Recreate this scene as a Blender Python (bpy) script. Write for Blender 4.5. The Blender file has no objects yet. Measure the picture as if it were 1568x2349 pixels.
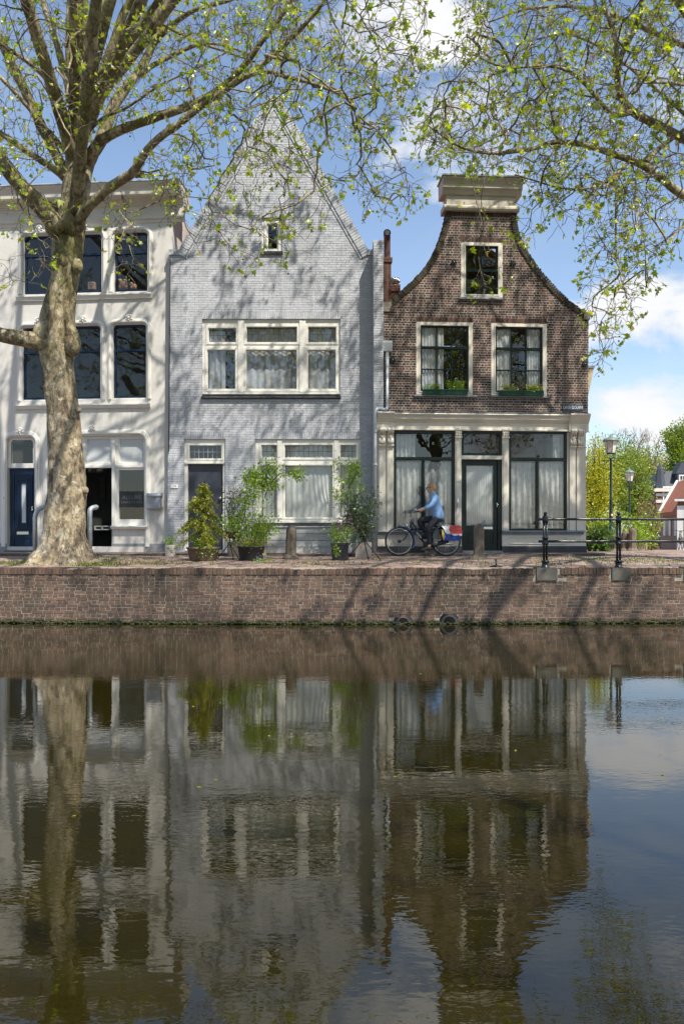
import bpy, math, random
import numpy as np
from mathutils import Vector, Matrix
R = math.radians
rng = random.Random(7)
nr = np.random.RandomState(11)
sc = bpy.context.scene
COL = sc.collection

# ------------------------------------------------------------------ measures taken from the photograph
F, YH, CX, ZC = 2000.0, 1219.0, 784.0, 1.70      # focal length, horizon, centre (photo units), eye height over the water

def W(px, py, Y):
    return Vector(((px - CX) * Y / F, Y, ZC - (py - YH) * Y / F))

def quayY(x):
    return 15.92 + 0.006 * x * x

def streetZ(x, Y):
    t = Y - quayY(max(-7.5, min(x, 9)))
    prof = [(0, 1.02), (1.1, 1.06), (3.1, 1.10), (4.5, 1.115), (5.0, 1.13), (5.8, 1.175), (6.1, 1.18)]
    if t >= 6.1:
        z = 1.18 - 0.0195 * (t - 6.1)
        return max(z, -0.45)
    for (a, za), (b, zb) in zip(prof, prof[1:]):
        if t <= b:
            z = za + (zb - za) * max(0, (t - a)) / (b - a)
            break
    z += 0.10 * math.exp(-((x + 4.45) / .35) ** 2 - ((Y - 17.9) / .55) ** 2)      # paving pushed up by the roots
    return z

# ------------------------------------------------------------------ mesh builder
class MB:
    def __init__(s):
        s.v = []; s.f = []; s.m = []; s.sm = []
    def add(s, vs, fs, mi=0, smooth=False):
        o = len(s.v)
        s.v.extend([tuple(p) for p in vs])
        for f in fs:
            s.f.append(tuple(i + o for i in f)); s.m.append(mi); s.sm.append(smooth)
    def box(s, x0, x1, y0, y1, z0, z1, mi=0):
        vs = [(x, y, z) for z in (z0, z1) for y in (y0, y1) for x in (x0, x1)]
        s.add(vs, [(0, 2, 3, 1), (4, 5, 7, 6), (0, 1, 5, 4), (2, 6, 7, 3), (0, 4, 6, 2), (1, 3, 7, 5)], mi)
    def quad(s, a, b, c, d, mi=0):
        s.add([a, b, c, d], [(0, 1, 2, 3)], mi)
    def prism(s, poly, y0, y1, mi=0):          # poly in (x, z), extruded in y
        n = len(poly)
        vs = [(x, y0, z) for x, z in poly] + [(x, y1, z) for x, z in poly]
        fs = [tuple(range(n)), tuple(range(2 * n - 1, n - 1, -1))]
        fs += [(i, i + n, (i + 1) % n + n, (i + 1) % n) for i in range(n)]
        s.add(vs, fs, mi)
    def exx(s, prof, x0, x1, mi=0):            # profile in (y, z), extruded in x
        n = len(prof)
        vs = [(x0, y, z) for y, z in prof] + [(x1, y, z) for y, z in prof]
        fs = [tuple(range(n)), tuple(range(2 * n - 1, n - 1, -1))]
        fs += [(i, i + n, (i + 1) % n + n, (i + 1) % n) for i in range(n)]
        s.add(vs, fs, mi)
    def tube(s, pts, rad, n=8, mi=0, cap=True, flat=1.0, wob=0.0, smooth=True):
        pts = [Vector(p) for p in pts]
        if not hasattr(rad, '__len__'):
            rad = [rad] * len(pts)
        o = len(s.v)
        prev = None
        for i, p in enumerate(pts):
            t = (pts[min(i + 1, len(pts) - 1)] - pts[max(i - 1, 0)])
            if t.length < 1e-9: t = Vector((0, 0, 1))
            t.normalize()
            if prev is None:
                a = Vector((0, 1, 0)) if abs(t.y) < .9 else Vector((1, 0, 0))
            else:
                a = prev
            a = (a - t * a.dot(t)).normalized()
            b = t.cross(a)
            prev = a
            for k in range(n):
                th = 2 * math.pi * k / n
                r = rad[i] * (1 + (rng.uniform(-wob, wob) if wob else 0))
                s.v.append(tuple(p + a * (math.cos(th) * r * flat) + b * (math.sin(th) * r)))
        for i in range(len(pts) - 1):
            for k in range(n):
                k2 = (k + 1) % n
                s.f.append((o + i * n + k, o + i * n + k2, o + (i + 1) * n + k2, o + (i + 1) * n + k)); s.m.append(mi); s.sm.append(smooth)
        if cap:
            s.f.append(tuple(o + k for k in range(n - 1, -1, -1))); s.m.append(mi); s.sm.append(False)
            e = o + (len(pts) - 1) * n
            s.f.append(tuple(e + k for k in range(n))); s.m.append(mi); s.sm.append(False)
    def lathe(s, prof, c=(0, 0, 0), n=16, mi=0, smooth=True, sx=1, sy=1, rot=0):   # prof (r, z)
        o = len(s.v)
        for r, z in prof:
            for k in range(n):
                th = 2 * math.pi * (k + .5) / n + rot
                s.v.append((c[0] + math.cos(th) * r * sx, c[1] + math.sin(th) * r * sy, c[2] + z))
        for i in range(len(prof) - 1):
            for k in range(n):
                k2 = (k + 1) % n
                s.f.append((o + i * n + k, o + i * n + k2, o + (i + 1) * n + k2, o + (i + 1) * n + k)); s.m.append(mi); s.sm.append(smooth)
        s.f.append(tuple(o + k for k in range(n - 1, -1, -1))); s.m.append(mi); s.sm.append(False)
        e = o + (len(prof) - 1) * n
        s.f.append(tuple(e + k for k in range(n))); s.m.append(mi); s.sm.append(False)
    def ball(s, c, rx, ry=None, rz=None, n=8, m=5, mi=0):
        ry = rx if ry is None else ry; rz = rx if rz is None else rz
        o = len(s.v)
        for i in range(m + 1):
            ph = math.pi * (i + .02) / (m + .04) - math.pi / 2
            for k in range(n):
                th = 2 * math.pi * k / n
                s.v.append((c[0] + rx * math.cos(ph) * math.cos(th), c[1] + ry * math.cos(ph) * math.sin(th), c[2] + rz * math.sin(ph)))
        for i in range(m):
            for k in range(n):
                k2 = (k + 1) % n
                s.f.append((o + i * n + k, o + i * n + k2, o + (i + 1) * n + k2, o + (i + 1) * n + k)); s.m.append(mi); s.sm.append(True)
    def torus(s, c, Rr, r, n=36, m=6, mi=0, flat=1.0, a0=0, a1=2 * math.pi):   # ring in the xz plane
        pts = [(c[0] + Rr * math.cos(a0 + (a1 - a0) * i / n), c[1], c[2] + Rr * math.sin(a0 + (a1 - a0) * i / n)) for i in range(n + 1)]
        s.tube(pts, r, m, mi, cap=(abs(a1 - a0) < 6.28), flat=flat)
    def panel(s, outer, holes, y0, y1, mi=0):  # slab in xz with rectangular holes, watertight
        eps = 1e-5
        xs = sorted({round(c, 5) for r in [outer] + holes for c in (r[0], r[2]) if outer[0] - eps <= c <= outer[2] + eps})
        zs = sorted({round(c, 5) for r in [outer] + holes for c in (r[1], r[3]) if outer[1] - eps <= c <= outer[3] + eps})
        nx, nz = len(xs) - 1, len(zs) - 1
        def solid(i, j):
            if i < 0 or j < 0 or i >= nx or j >= nz: return False
            cx = (xs[i] + xs[i + 1]) / 2; cz = (zs[j] + zs[j + 1]) / 2
            return not any(h[0] < cx < h[2] and h[1] < cz < h[3] for h in holes)
        for i in range(nx):
            for j in range(nz):
                if not solid(i, j): continue
                a, b, c, d = xs[i], xs[i + 1], zs[j], zs[j + 1]
                s.quad((a, y0, c), (b, y0, c), (b, y0, d), (a, y0, d), mi)
                s.quad((a, y1, c), (a, y1, d), (b, y1, d), (b, y1, c), mi)
                if not solid(i - 1, j): s.quad((a, y0, c), (a, y0, d), (a, y1, d), (a, y1, c), mi)
                if not solid(i + 1, j): s.quad((b, y0, c), (b, y1, c), (b, y1, d), (b, y0, d), mi)
                if not solid(i, j - 1): s.quad((a, y0, c), (a, y1, c), (b, y1, c), (b, y0, c), mi)
                if not solid(i, j + 1): s.quad((a, y0, d), (b, y0, d), (b, y1, d), (a, y1, d), mi)
    def build(s, name, mats, parent=None, loc=(0, 0, 0), rz=0.0):
        me = bpy.data.meshes.new(name)
        me.from_pydata(s.v, [], s.f)
        if not isinstance(mats, (list, tuple)): mats = [mats]
        for m in mats: me.materials.append(m)
        me.polygons.foreach_set('material_index', s.m)
        me.polygons.foreach_set('use_smooth', s.sm)
        me.update()
        o = bpy.data.objects.new(name, me)
        COL.objects.link(o)
        o.location = loc; o.rotation_euler = (0, 0, rz)
        if parent is not None: o.parent = parent
        return o

def tag(o, label=None, cat=None, group=None, kind=None):
    if label: o['label'] = label
    if cat: o['category'] = cat
    if group: o['group'] = group
    if kind: o['kind'] = kind
    return o

def empty(name, loc=(0, 0, 0), rz=0.0, label=None, cat=None, group=None):
    o = bpy.data.objects.new(name, None); COL.objects.link(o)
    o.empty_display_size = .2
    o.location = loc; o.rotation_euler = (0, 0, rz)
    return tag(o, label, cat, group)

def dup_tree(o, parent=None):
    c = o.copy(); COL.objects.link(c)
    if parent is not None: c.parent = parent
    for ch in list(o.children): dup_tree(ch, c)
    return c

def text_into(mb, txt, size, cx, cz, y, mi=0, thick=.004, sx=1.0):
    cu = bpy.data.curves.new('t', 'FONT'); cu.body = txt; cu.size = size
    cu.align_x = 'CENTER'; cu.align_y = 'CENTER'; cu.extrude = thick / 2; cu.resolution_u = 3
    ob = bpy.data.objects.new('t', cu); COL.objects.link(ob)
    dg = bpy.context.evaluated_depsgraph_get()
    me = bpy.data.meshes.new_from_object(ob.evaluated_get(dg))
    vs = [(cx + v.co.x * sx, y - v.co.z, cz + v.co.y) for v in me.vertices]
    mb.add(vs, [tuple(p.vertices) for p in me.polygons], mi)
    bpy.data.objects.remove(ob); bpy.data.meshes.remove(me); bpy.data.curves.remove(cu)

# ------------------------------------------------------------------ materials
def newmat(name):
    m = bpy.data.materials.new(name); m.use_nodes = True
    nt = m.node_tree
    return m, nt, nt.nodes, nt.links, nt.nodes['Principled BSDF']

def coords(nt, scale=(1, 1, 1), kind='Object'):
    tc = nt.nodes.new('ShaderNodeTexCoord'); mp = nt.nodes.new('ShaderNodeMapping')
    mp.inputs['Scale'].default_value = scale
    nt.links.new(tc.outputs[kind], mp.inputs['Vector'])
    return mp.outputs['Vector']

def noise(nt, vec, scale, detail=4, rough=.55, dist=0.0):
    n = nt.nodes.new('ShaderNodeTexNoise')
    n.inputs['Scale'].default_value = scale; n.inputs['Detail'].default_value = detail
    n.inputs['Roughness'].default_value = rough; n.inputs['Distortion'].default_value = dist
    nt.links.new(vec, n.inputs['Vector'])
    return n.outputs['Fac']

def ramp(nt, fac, stops, interp='LINEAR'):
    r = nt.nodes.new('ShaderNodeValToRGB'); cr = r.color_ramp; cr.interpolation = interp
    while len(cr.elements) < len(stops): cr.elements.new(.5)
    for e, (p, c) in zip(cr.elements, stops):
        e.position = p; e.color = (c[0], c[1], c[2], 1) if hasattr(c, '__len__') else (c, c, c, 1)
    nt.links.new(fac, r.inputs['Fac'])
    return r.outputs['Color']

def mixc(nt, fac, a, b, mode='MIX'):
    m = nt.nodes.new('ShaderNodeMix'); m.data_type = 'RGBA'; m.blend_type = mode
    for sock, val in ((m.inputs[0], fac), (m.inputs[6], a), (m.inputs[7], b)):
        if hasattr(val, 'links') or hasattr(val, 'is_linked'): nt.links.new(val, sock)
        elif hasattr(val, '__len__'): sock.default_value = (*val[:3], 1)
        else: sock.default_value = val
    return m.outputs[2]

def math2(nt, op, a, b=0.0):
    m = nt.nodes.new('ShaderNodeMath'); m.operation = op
    for sock, val in ((m.inputs[0], a), (m.inputs[1], b)):
        if hasattr(val, 'is_linked'): nt.links.new(val, sock)
        else: sock.default_value = val
    return m.outputs[0]

def bump(nt, h, strength, dist, bsdf):
    b = nt.nodes.new('ShaderNodeBump'); b.inputs['Strength'].default_value = strength
    b.inputs['Distance'].default_value = dist
    nt.links.new(h, b.inputs['Height']); nt.links.new(b.outputs['Normal'], bsdf.inputs['Normal'])

def pmat(name, c1, c2=None, scale=4.0, rough=.6, bmp=0.0, bscale=40.0, metal=0.0, spec=.5, stretch=(1, 1, 1), lo=.35, hi=.65):
    m, nt, N, L, b = newmat(name)
    b.inputs['Roughness'].default_value = rough; b.inputs['Metallic'].default_value = metal
    b.inputs['Specular IOR Level'].default_value = spec
    v = coords(nt, stretch)
    if c2 is None:
        b.inputs['Base Color'].default_value = (*c1, 1)
    else:
        L.new(ramp(nt, noise(nt, v, scale, 6, .6), [(lo, c1), (hi, c2)]), b.inputs['Base Color'])
    if bmp:
        bump(nt, noise(nt, v, bscale, 4), bmp, .01, b)
    return m

def brickmat(name, cols, dirt, dscale=.8, rough=.85, moss=None, mossz=None, bmp=.5, bsc=60, dfac=.5, streak=False):
    m, nt, N, L, b = newmat(name)
    g = N.new('ShaderNodeNewGeometry')
    n = len(cols)
    c = ramp(nt, g.outputs['Random Per Island'], [(i / n, k) for i, k in enumerate(cols)], 'CONSTANT')
    v = coords(nt, (1, 1, .45) if streak else (1, 1, 1))
    d = noise(nt, v, dscale, 7, .65)
    c = mixc(nt, math2(nt, 'MULTIPLY', ramp(nt, d, [(.42, 0), (.68, 1)]), dfac), c, dirt)
    f = noise(nt, coords(nt), 35, 4, .6)
    c = mixc(nt, .5, c, mixc(nt, 1.0, c, ramp(nt, f, [(.3, .55), (.7, 1.25)]), 'MULTIPLY'))
    if moss:
        sep = N.new('ShaderNodeSeparateXYZ'); L.new(coords(nt), sep.inputs[0])
        wob = math2(nt, 'ADD', sep.outputs['Z'], math2(nt, 'MULTIPLY', math2(nt, 'SUBTRACT', noise(nt, coords(nt, (1, 1, .4)), 5, 6, .7), .5), -mossz * 2.4))
        c = mixc(nt, ramp(nt, math2(nt, 'DIVIDE', wob, mossz * 2), [(.35, 1), (.75, 0)]), c, moss)
    L.new(c, b.inputs['Base Color'])
    b.inputs['Roughness'].default_value = rough
    b.inputs['Specular IOR Level'].default_value = .25
    bump(nt, f, bmp, .006, b)
    return m

def glassmat(name, tint=(1, 1, 1), boost=1.9, wavy=.25):
    m, nt, N, L, b = newmat(name)
    N.remove(b)
    out = N['Material Output']
    tr = N.new('ShaderNodeBsdfTransparent'); tr.inputs[0].default_value = (*tint, 1)
    gl = N.new('ShaderNodeBsdfGlossy'); gl.inputs['Roughness'].default_value = .0
    fr = N.new('ShaderNodeFresnel')
    gb = N.new('ShaderNodeNewGeometry')          # a thin pane reflects alike from both sides
    L.new(math2(nt, 'SUBTRACT', 1.5, math2(nt, 'MULTIPLY', gb.outputs['Backfacing'], 1.5 - 1 / 1.5)), fr.inputs['IOR'])
    bm = N.new('ShaderNodeBump'); bm.inputs['Strength'].default_value = wavy; bm.inputs['Distance'].default_value = .004
    L.new(noise(nt, coords(nt), 2.2, 2), bm.inputs['Height']); L.new(bm.outputs['Normal'], gl.inputs['Normal'])
    mx = N.new('ShaderNodeMixShader')
    fac = math2(nt, 'MINIMUM', math2(nt, 'MULTIPLY', fr.outputs[0], boost), 1.0)
    L.new(fac, mx.inputs[0]); L.new(tr.outputs[0], mx.inputs[1]); L.new(gl.outputs[0], mx.inputs[2])
    L.new(mx.outputs[0], out.inputs[0])
    return m

def clothmat(name, col, transl=.4, c2=None):
    m, nt, N, L, b = newmat(name)
    N.remove(b)
    out = N['Material Output']
    d = N.new('ShaderNodeBsdfDiffuse'); t = N.new('ShaderNodeBsdfTranslucent'); mx = N.new('ShaderNodeMixShader')
    if c2 is None:
        d.inputs[0].default_value = (*col, 1); t.inputs[0].default_value = (*col, 1)
    else:
        c = ramp(nt, noise(nt, coords(nt), 9, 3), [(.4, col), (.6, c2)])
        L.new(c, d.inputs[0]); L.new(c, t.inputs[0])
    mx.inputs[0].default_value = transl
    L.new(d.outputs[0], mx.inputs[1]); L.new(t.outputs[0], mx.inputs[2]); L.new(mx.outputs[0], out.inputs[0])
    return m

def leafmat(name, cols, transl=.45, gloss=.06):
    m, nt, N, L, b = newmat(name)
    N.remove(b)
    out = N['Material Output']
    g = N.new('ShaderNodeNewGeometry')
    c = ramp(nt, g.outputs['Random Per Island'], [((i + .5) / len(cols), k) for i, k in enumerate(cols)])
    d = N.new('ShaderNodeBsdfDiffuse'); t = N.new('ShaderNodeBsdfTranslucent'); mx = N.new('ShaderNodeMixShader')
    L.new(c, d.inputs[0])
    hs = N.new('ShaderNodeHueSaturation'); hs.inputs['Saturation'].default_value = 1.15; hs.inputs['Value'].default_value = 1.55
    L.new(c, hs.inputs['Color']); L.new(hs.outputs[0], t.inputs[0])
    mx.inputs[0].default_value = transl
    L.new(d.outputs[0], mx.inputs[1]); L.new(t.outputs[0], mx.inputs[2])
    gl = N.new('ShaderNodeBsdfGlossy'); gl.inputs['Roughness'].default_value = .35
    m2 = N.new('ShaderNodeMixShader'); m2.inputs[0].default_value = gloss
    L.new(mx.outputs[0], m2.inputs[1]); L.new(gl.outputs[0], m2.inputs[2])
    L.new(m2.outputs[0], out.inputs[0])
    return m

def plastermat(name, c1, c2, stain):
    m, nt, N, L, b = newmat(name)
    v = coords(nt)
    c = ramp(nt, noise(nt, v, 1.3, 6, .6), [(.35, c1), (.65, c2)])
    s = noise(nt, coords(nt, (2.2, 1, .22)), 2.4, 6, .7)
    c = mixc(nt, math2(nt, 'MULTIPLY', ramp(nt, s, [(.50, 0), (.74, 1)]), .5), c, stain)
    L.new(c, b.inputs['Base Color']); b.inputs['Roughness'].default_value = .75
    b.inputs['Specular IOR Level'].default_value = .3
    bump(nt, noise(nt, v, 9, 6, .6), .25, .02, b)
    return m

M = {}
M['plaster'] = plastermat('white_plaster', (.60, .58, .545), (.66, .645, .61), (.42, .39, .33))
M['trimwhite'] = pmat('white_trim_paint', (.68, .67, .63), (.74, .72, .68), 3, .45, .1, 30)
M['cornice'] = pmat('cornice_paint', (.58, .54, .47), (.66, .62, .55), 2, .5, .1, 30, stretch=(1, 1, 3))
M['plinth'] = pmat('grey_plinth', (.20, .21, .22), (.28, .29, .30), 3, .8, .3, 30)
M['darkplinth'] = pmat('dark_plinth', (.035, .035, .04), (.07, .07, .075), 3, .7, .4, 30)
M['navy'] = pmat('navy_gloss_paint', (.008, .022, .055), (.009, .024, .055), 5, .4, .05, 20, spec=.25)
M['green'] = pmat('dark_green_gloss_paint', (.003, .010, .009), (.006, .016, .014), 5, .3, .05, 20, spec=.3)
M['door_grey'] = pmat('slate_door_paint', (.030, .034, .050), (.040, .044, .062), 4, .38, .05, 20)
M['cream'] = pmat('cream_paint', (.62, .57, .48), (.69, .645, .555), 2.2, .45, .15, 25)
M['framewhite'] = pmat('window_frame_paint', (.70, .68, .62), (.77, .75, .70), 3, .4, .1, 25)
M['greybrick'] = brickmat('painted_grey_brick', [(.52, .54, .58), (.56, .57, .61), (.49, .51, .555), (.58, .59, .63), (.53, .54, .59), (.56, .575, .62)], (.38, .39, .41), 1.6, .8, bmp=.9, bsc=45, dfac=.65, streak=True)
M['greymortar'] = pmat('painted_joint', (.34, .35, .39), (.42, .43, .46), 6, .9)
M['brownbrick'] = brickmat('old_red_brown_brick', [(.118, .058, .048), (.062, .036, .033), (.155, .077, .062), (.09, .048, .042), (.19, .10, .08), (.034, .024, .024), (.13, .066, .054), (.11, .067, .052)], (.10, .078, .05), 1.1, .85, dfac=.5)
M['brownmortar'] = pmat('pale_lime_joint', (.31, .28, .24), (.46, .42, .375), 2.2, .95)
M['darkbrick'] = brickmat('weathered_coping_brick', [(.05, .042, .035), (.075, .06, .045), (.10, .08, .055), (.06, .05, .04)], (.09, .085, .04), 1.5, .9)
M['quaybrick'] = brickmat('quay_brick', [(.178, .113, .086), (.145, .095, .075), (.205, .128, .097), (.160, .103, .080), (.118, .081, .066), (.190, .117, .088), (.175, .122, .088), (.225, .138, .098)], (.085, .066, .048), .8, .85, moss=(.022, .026, .006), mossz=.06, dfac=.85, streak=True)
M['quaymortar'] = brickmat('quay_joint', [(.40, .355, .295)], (.20, .17, .13), 1.0, .95, moss=(.018, .022, .005), mossz=.05, dfac=.7)
M['chimbrick'] = brickmat('chimney_brick', [(.13, .062, .045), (.10, .05, .04), (.16, .08, .055)], (.08, .05, .04), 2, .85)
M['tiles'] = brickmat('red_roof_tile', [(.30, .10, .05), (.24, .085, .045), (.34, .13, .07), (.20, .08, .05)], (.10, .06, .04), 1.5, .8)
M['slate'] = brickmat('blue_slate', [(.055, .065, .085), (.075, .085, .105), (.045, .052, .068)], (.08, .08, .08), 1.2, .55)
M['stone'] = pmat('weathered_stone', (.13, .11, .085), (.24, .21, .17), 7, .85, .6, 30)
M['bluestone'] = pmat('blue_stone_sill', (.16, .18, .21), (.24, .26, .29), 6, .6, .3, 40)
M['darksill'] = pmat('black_glazed_tile', (.02, .022, .028), (.06, .062, .07), 14, .3, .2, 30)
M['concrete'] = pmat('mossy_concrete', (.065, .06, .05), (.13, .122, .105), 4, .9, .5, 40)
M['gravelconc'] = pmat('pebbled_concrete', (.22, .19, .16), (.42, .37, .32), 45, .9, .8, 60)
M['zinc'] = pmat('zinc_pipe', (.42, .45, .48), (.54, .57, .60), 5, .5, .1, 20, metal=.2)
M['galv'] = pmat('galvanised_steel', (.30, .34, .38), (.44, .48, .52), 18, .42, .15, 50, metal=.45)
M['mailgrey'] = pmat('mailbox_grey', (.30, .33, .37), (.34, .37, .41), 6, .45)
M['black'] = pmat('black_iron_paint', (.010, .013, .014), (.018, .022, .023), 8, .28, .1, 30)
M['blackplastic'] = pmat('black_plastic', (.014, .015, .017), (.026, .027, .03), 6, .5)
M['lead'] = pmat('lead_came', (.05, .05, .055))
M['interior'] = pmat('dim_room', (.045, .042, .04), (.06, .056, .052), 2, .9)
M['shade'] = pmat('frosted_film', (.52, .55, .57), (.57, .60, .62), 2, .6)
M['curtain'] = clothmat('net_curtain', (.70, .70, .70), .2)
M['curtain2'] = clothmat('patterned_net', (.58, .58, .57), .2, (.72, .72, .70))
M['glass'] = glassmat('window_glass', (.90, .93, .93), 1.7)
M['glassdark'] = glassmat('dim_window_glass', (.90, .92, .92), 2.2, .5)
M['glassup'] = glassmat('coated_window_glass', (.88, .9, .92), 3.4, .5)
M['steel'] = pmat('bright_steel', (.60, .60, .60), None, rough=.25, metal=1)
M['white'] = pmat('white_enamel', (.78, .78, .76), None, rough=.3)
M['blueenamel'] = pmat('blue_enamel', (.022, .036, .075), (.03, .045, .09), 8, .3)
M['terracotta'] = pmat('brown_tub', (.105, .072, .05), (.16, .115, .08), 6, .6, .2, 20)
M['wood'] = pmat('weathered_wood', (.20, .15, .10), (.33, .26, .19), 3, .75, .4, 20, stretch=(.4, 4, 8))
M['palewood'] = pmat('pale_grey_boards', (.36, .37, .37), (.44, .45, .45), 2, .65, .2, 20, stretch=(.5, 3, 6))
M['soil'] = pmat('potting_soil', (.03, .022, .015), (.06, .045, .03), 20, .95, .8, 60)
M['cratebrown'] = pmat('wicker_brown', (.07, .045, .025), (.15, .10, .06), 40, .8, .6, 60)
# ------------------------------------------------------------------ camera, world, sun
cam = bpy.data.cameras.new('camera'); camo = bpy.data.objects.new('camera', cam); COL.objects.link(camo)
camo.location = (0, 0, ZC); camo.rotation_euler = (R(90), 0, 0)
cam.sensor_fit = 'HORIZONTAL'; cam.sensor_width = 24; cam.lens = F / 1568 * 24
cam.shift_y = (YH - 2349 / 2) / 1568
cam.clip_start = .1; cam.clip_end = 3000
sc.camera = camo

SUN_EL, SUN_AZ = 55, 34          # azimuth to the right of straight behind the camera
s = Vector((math.sin(R(SUN_AZ)) * math.cos(R(SUN_EL)), -math.cos(R(SUN_AZ)) * math.cos(R(SUN_EL)), math.sin(R(SUN_EL))))
sl = bpy.data.lights.new('sun', 'SUN'); so = bpy.data.objects.new('sun', sl); COL.objects.link(so)
sl.energy = 5.0; sl.angle = R(.53); sl.color = (1, .94, .83)
so.rotation_euler = s.to_track_quat('Z', 'Y').to_euler(); so.location = (20, -30, 60)

w = bpy.data.worlds.new('World'); sc.world = w; w.use_nodes = True
nt = w.node_tree; bg = nt.nodes['Background']
sky = nt.nodes.new('ShaderNodeTexSky'); sky.sky_type = 'NISHITA'; sky.sun_disc = False
sky.sun_elevation = R(SUN_EL); sky.sun_rotation = math.atan2(s.x, s.y)
sky.air_density = 1.0; sky.dust_density = .6; sky.ozone_density = 1.6
tc = nt.nodes.new('ShaderNodeTexCoord')
sep = nt.nodes.new('ShaderNodeSeparateXYZ'); nt.links.new(tc.outputs['Generated'], sep.inputs[0])
ysafe = math2(nt, 'MAXIMUM', math2(nt, 'ABSOLUTE', sep.outputs['Y']), .05)
X = math2(nt, 'DIVIDE', sep.outputs['X'], ysafe); Z = math2(nt, 'DIVIDE', sep.outputs['Z'], ysafe)
mp = nt.nodes.new('ShaderNodeMapping'); mp.inputs['Scale'].default_value = (1, 1, 1.9)
nt.links.new(tc.outputs['Generated'], mp.inputs['Vector'])
n1 = noise(nt, mp.outputs['Vector'], 7.5, 10, .58, .25)
mp2 = nt.nodes.new('ShaderNodeMapping'); mp2.inputs['Scale'].default_value = (1, 1, 3.2); mp2.inputs['Rotation'].default_value = (.12, .2, .3)
nt.links.new(tc.outputs['Generated'], mp2.inputs['Vector'])
n2 = noise(nt, mp2.outputs['Vector'], 3.2, 8, .6, .6)
blobs = [(1510, 715, 190, 105, 1.0), (1400, 760, 120, 50, .8), (1490, 945, 190, 95, 1.0), (1380, 960, 90, 60, .8), (1010, 45, 120, 110, 1.0), (1100, 330, 260, 190, .62),
         (1050, 440, 150, 60, .7), (830, 60, 200, 110, .62), (1560, 200, 160, 160, .6), (250, 60, 120, 90, .35), (1300, 1060, 500, 90, .45),
         (1000, 590, 200, 90, .3)]
tot = None
for (bx, by, rx, ry, amp) in blobs:
    dx = math2(nt, 'DIVIDE', math2(nt, 'SUBTRACT', X, (bx - CX) / F), rx / F)
    dz = math2(nt, 'DIVIDE', math2(nt, 'SUBTRACT', Z, (YH - by) / F), ry / F)
    d2 = math2(nt, 'ADD', math2(nt, 'MULTIPLY', dx, dx), math2(nt, 'MULTIPLY', dz, dz))
    g = math2(nt, 'MULTIPLY', math2(nt, 'MAXIMUM', math2(nt, 'SUBTRACT', 1.0, math2(nt, 'MULTIPLY', d2, .5)), 0.0), amp)
    tot = g if tot is None else math2(nt, 'MAXIMUM', tot, g)
dens = math2(nt, 'ADD', tot, math2(nt, 'MULTIPLY', math2(nt, 'SUBTRACT', n1, .5), 2.3))
cl = ramp(nt, dens, [(.50, 0), (.86, 1)])
wisp = math2(nt, 'MULTIPLY', ramp(nt, n2, [(.48, 0), (.80, 1)]), .35)
fac = math2(nt, 'MAXIMUM', cl, wisp)
ccol = ramp(nt, math2(nt, 'ADD', math2(nt, 'MULTIPLY', n1, .7), math2(nt, 'MULTIPLY', tot, .3)), [(.3, (5.4, 5.8, 6.3)), (.7, (7.4, 7.4, 7.5))])
skyc = nt.nodes.new('ShaderNodeHueSaturation'); skyc.inputs['Saturation'].default_value = .95; skyc.inputs['Value'].default_value = 1.42
nt.links.new(sky.outputs[0], skyc.inputs['Color'])
colr = mixc(nt, fac, skyc.outputs[0], ccol)
nt.links.new(colr, bg.inputs['Color']); bg.inputs['Strength'].default_value = .1
sc.view_settings.view_transform = 'Standard'; sc.view_settings.look = 'None'
sc.view_settings.exposure = 0.46; sc.view_settings.gamma = 1
sc.render.engine = 'CYCLES'
sc.cycles.max_bounces = 8; sc.cycles.transparent_max_bounces = 16; sc.cycles.sample_clamp_indirect = 6
sc.cycles.caustics_reflective = False; sc.cycles.caustics_refractive = False

# ------------------------------------------------------------------ water, street, ground
m, nt, N, L, b = newmat('canal_water')
b.inputs['Base Color'].default_value = (.0165, .0135, .0022, 1); b.inputs['Roughness'].default_value = .012
b.inputs['IOR'].default_value = 1.62; b.inputs['Specular IOR Level'].default_value = .5
v = coords(nt, (1, 1, 1))
h1 = noise(nt, coords(nt, (.75, 1.6, 1)), 4.2, 3, .5, .4)
h2 = noise(nt, coords(nt, (.8, 1.5, 1)), 15.0, 2, .5, .3)
h3 = noise(nt, coords(nt, (.6, 1, 1)), .55, 2, .5)
patch = ramp(nt, noise(nt, coords(nt, (.5, 1, 1)), .35, 3, .6), [(.40, .25), (.62, 1.0)])
hh = math2(nt, 'ADD', math2(nt, 'MULTIPLY', math2(nt, 'MULTIPLY', h1, .0014), patch), math2(nt, 'MULTIPLY', math2(nt, 'MULTIPLY', h2, .0007), patch))
hh = math2(nt, 'ADD', hh, math2(nt, 'MULTIPLY', h3, .004))
bp = N.new('ShaderNodeBump'); bp.inputs['Strength'].default_value = 1.0; bp.inputs['Distance'].default_value = 1.0
L.new(hh, bp.inputs['Height']); L.new(bp.outputs['Normal'], b.inputs['Normal'])
M['water'] = m

mb = MB()
xs = [-70 + i * 1.0 for i in range(141)]
vs, fs = [], []
for x in xs:
    xx = max(-9, min(x, 11))
    vs += [(x, -.6, 0), (x, quayY(xx) + .15, 0)]
for i in range(len(xs) - 1):
    fs.append((2 * i, 2 * i + 2, 2 * i + 3, 2 * i + 1))
mb.add(vs, fs)
tag(mb.build('water', M['water']), 'dark green canal water mirroring the houses', 'water', kind='structure')

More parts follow.
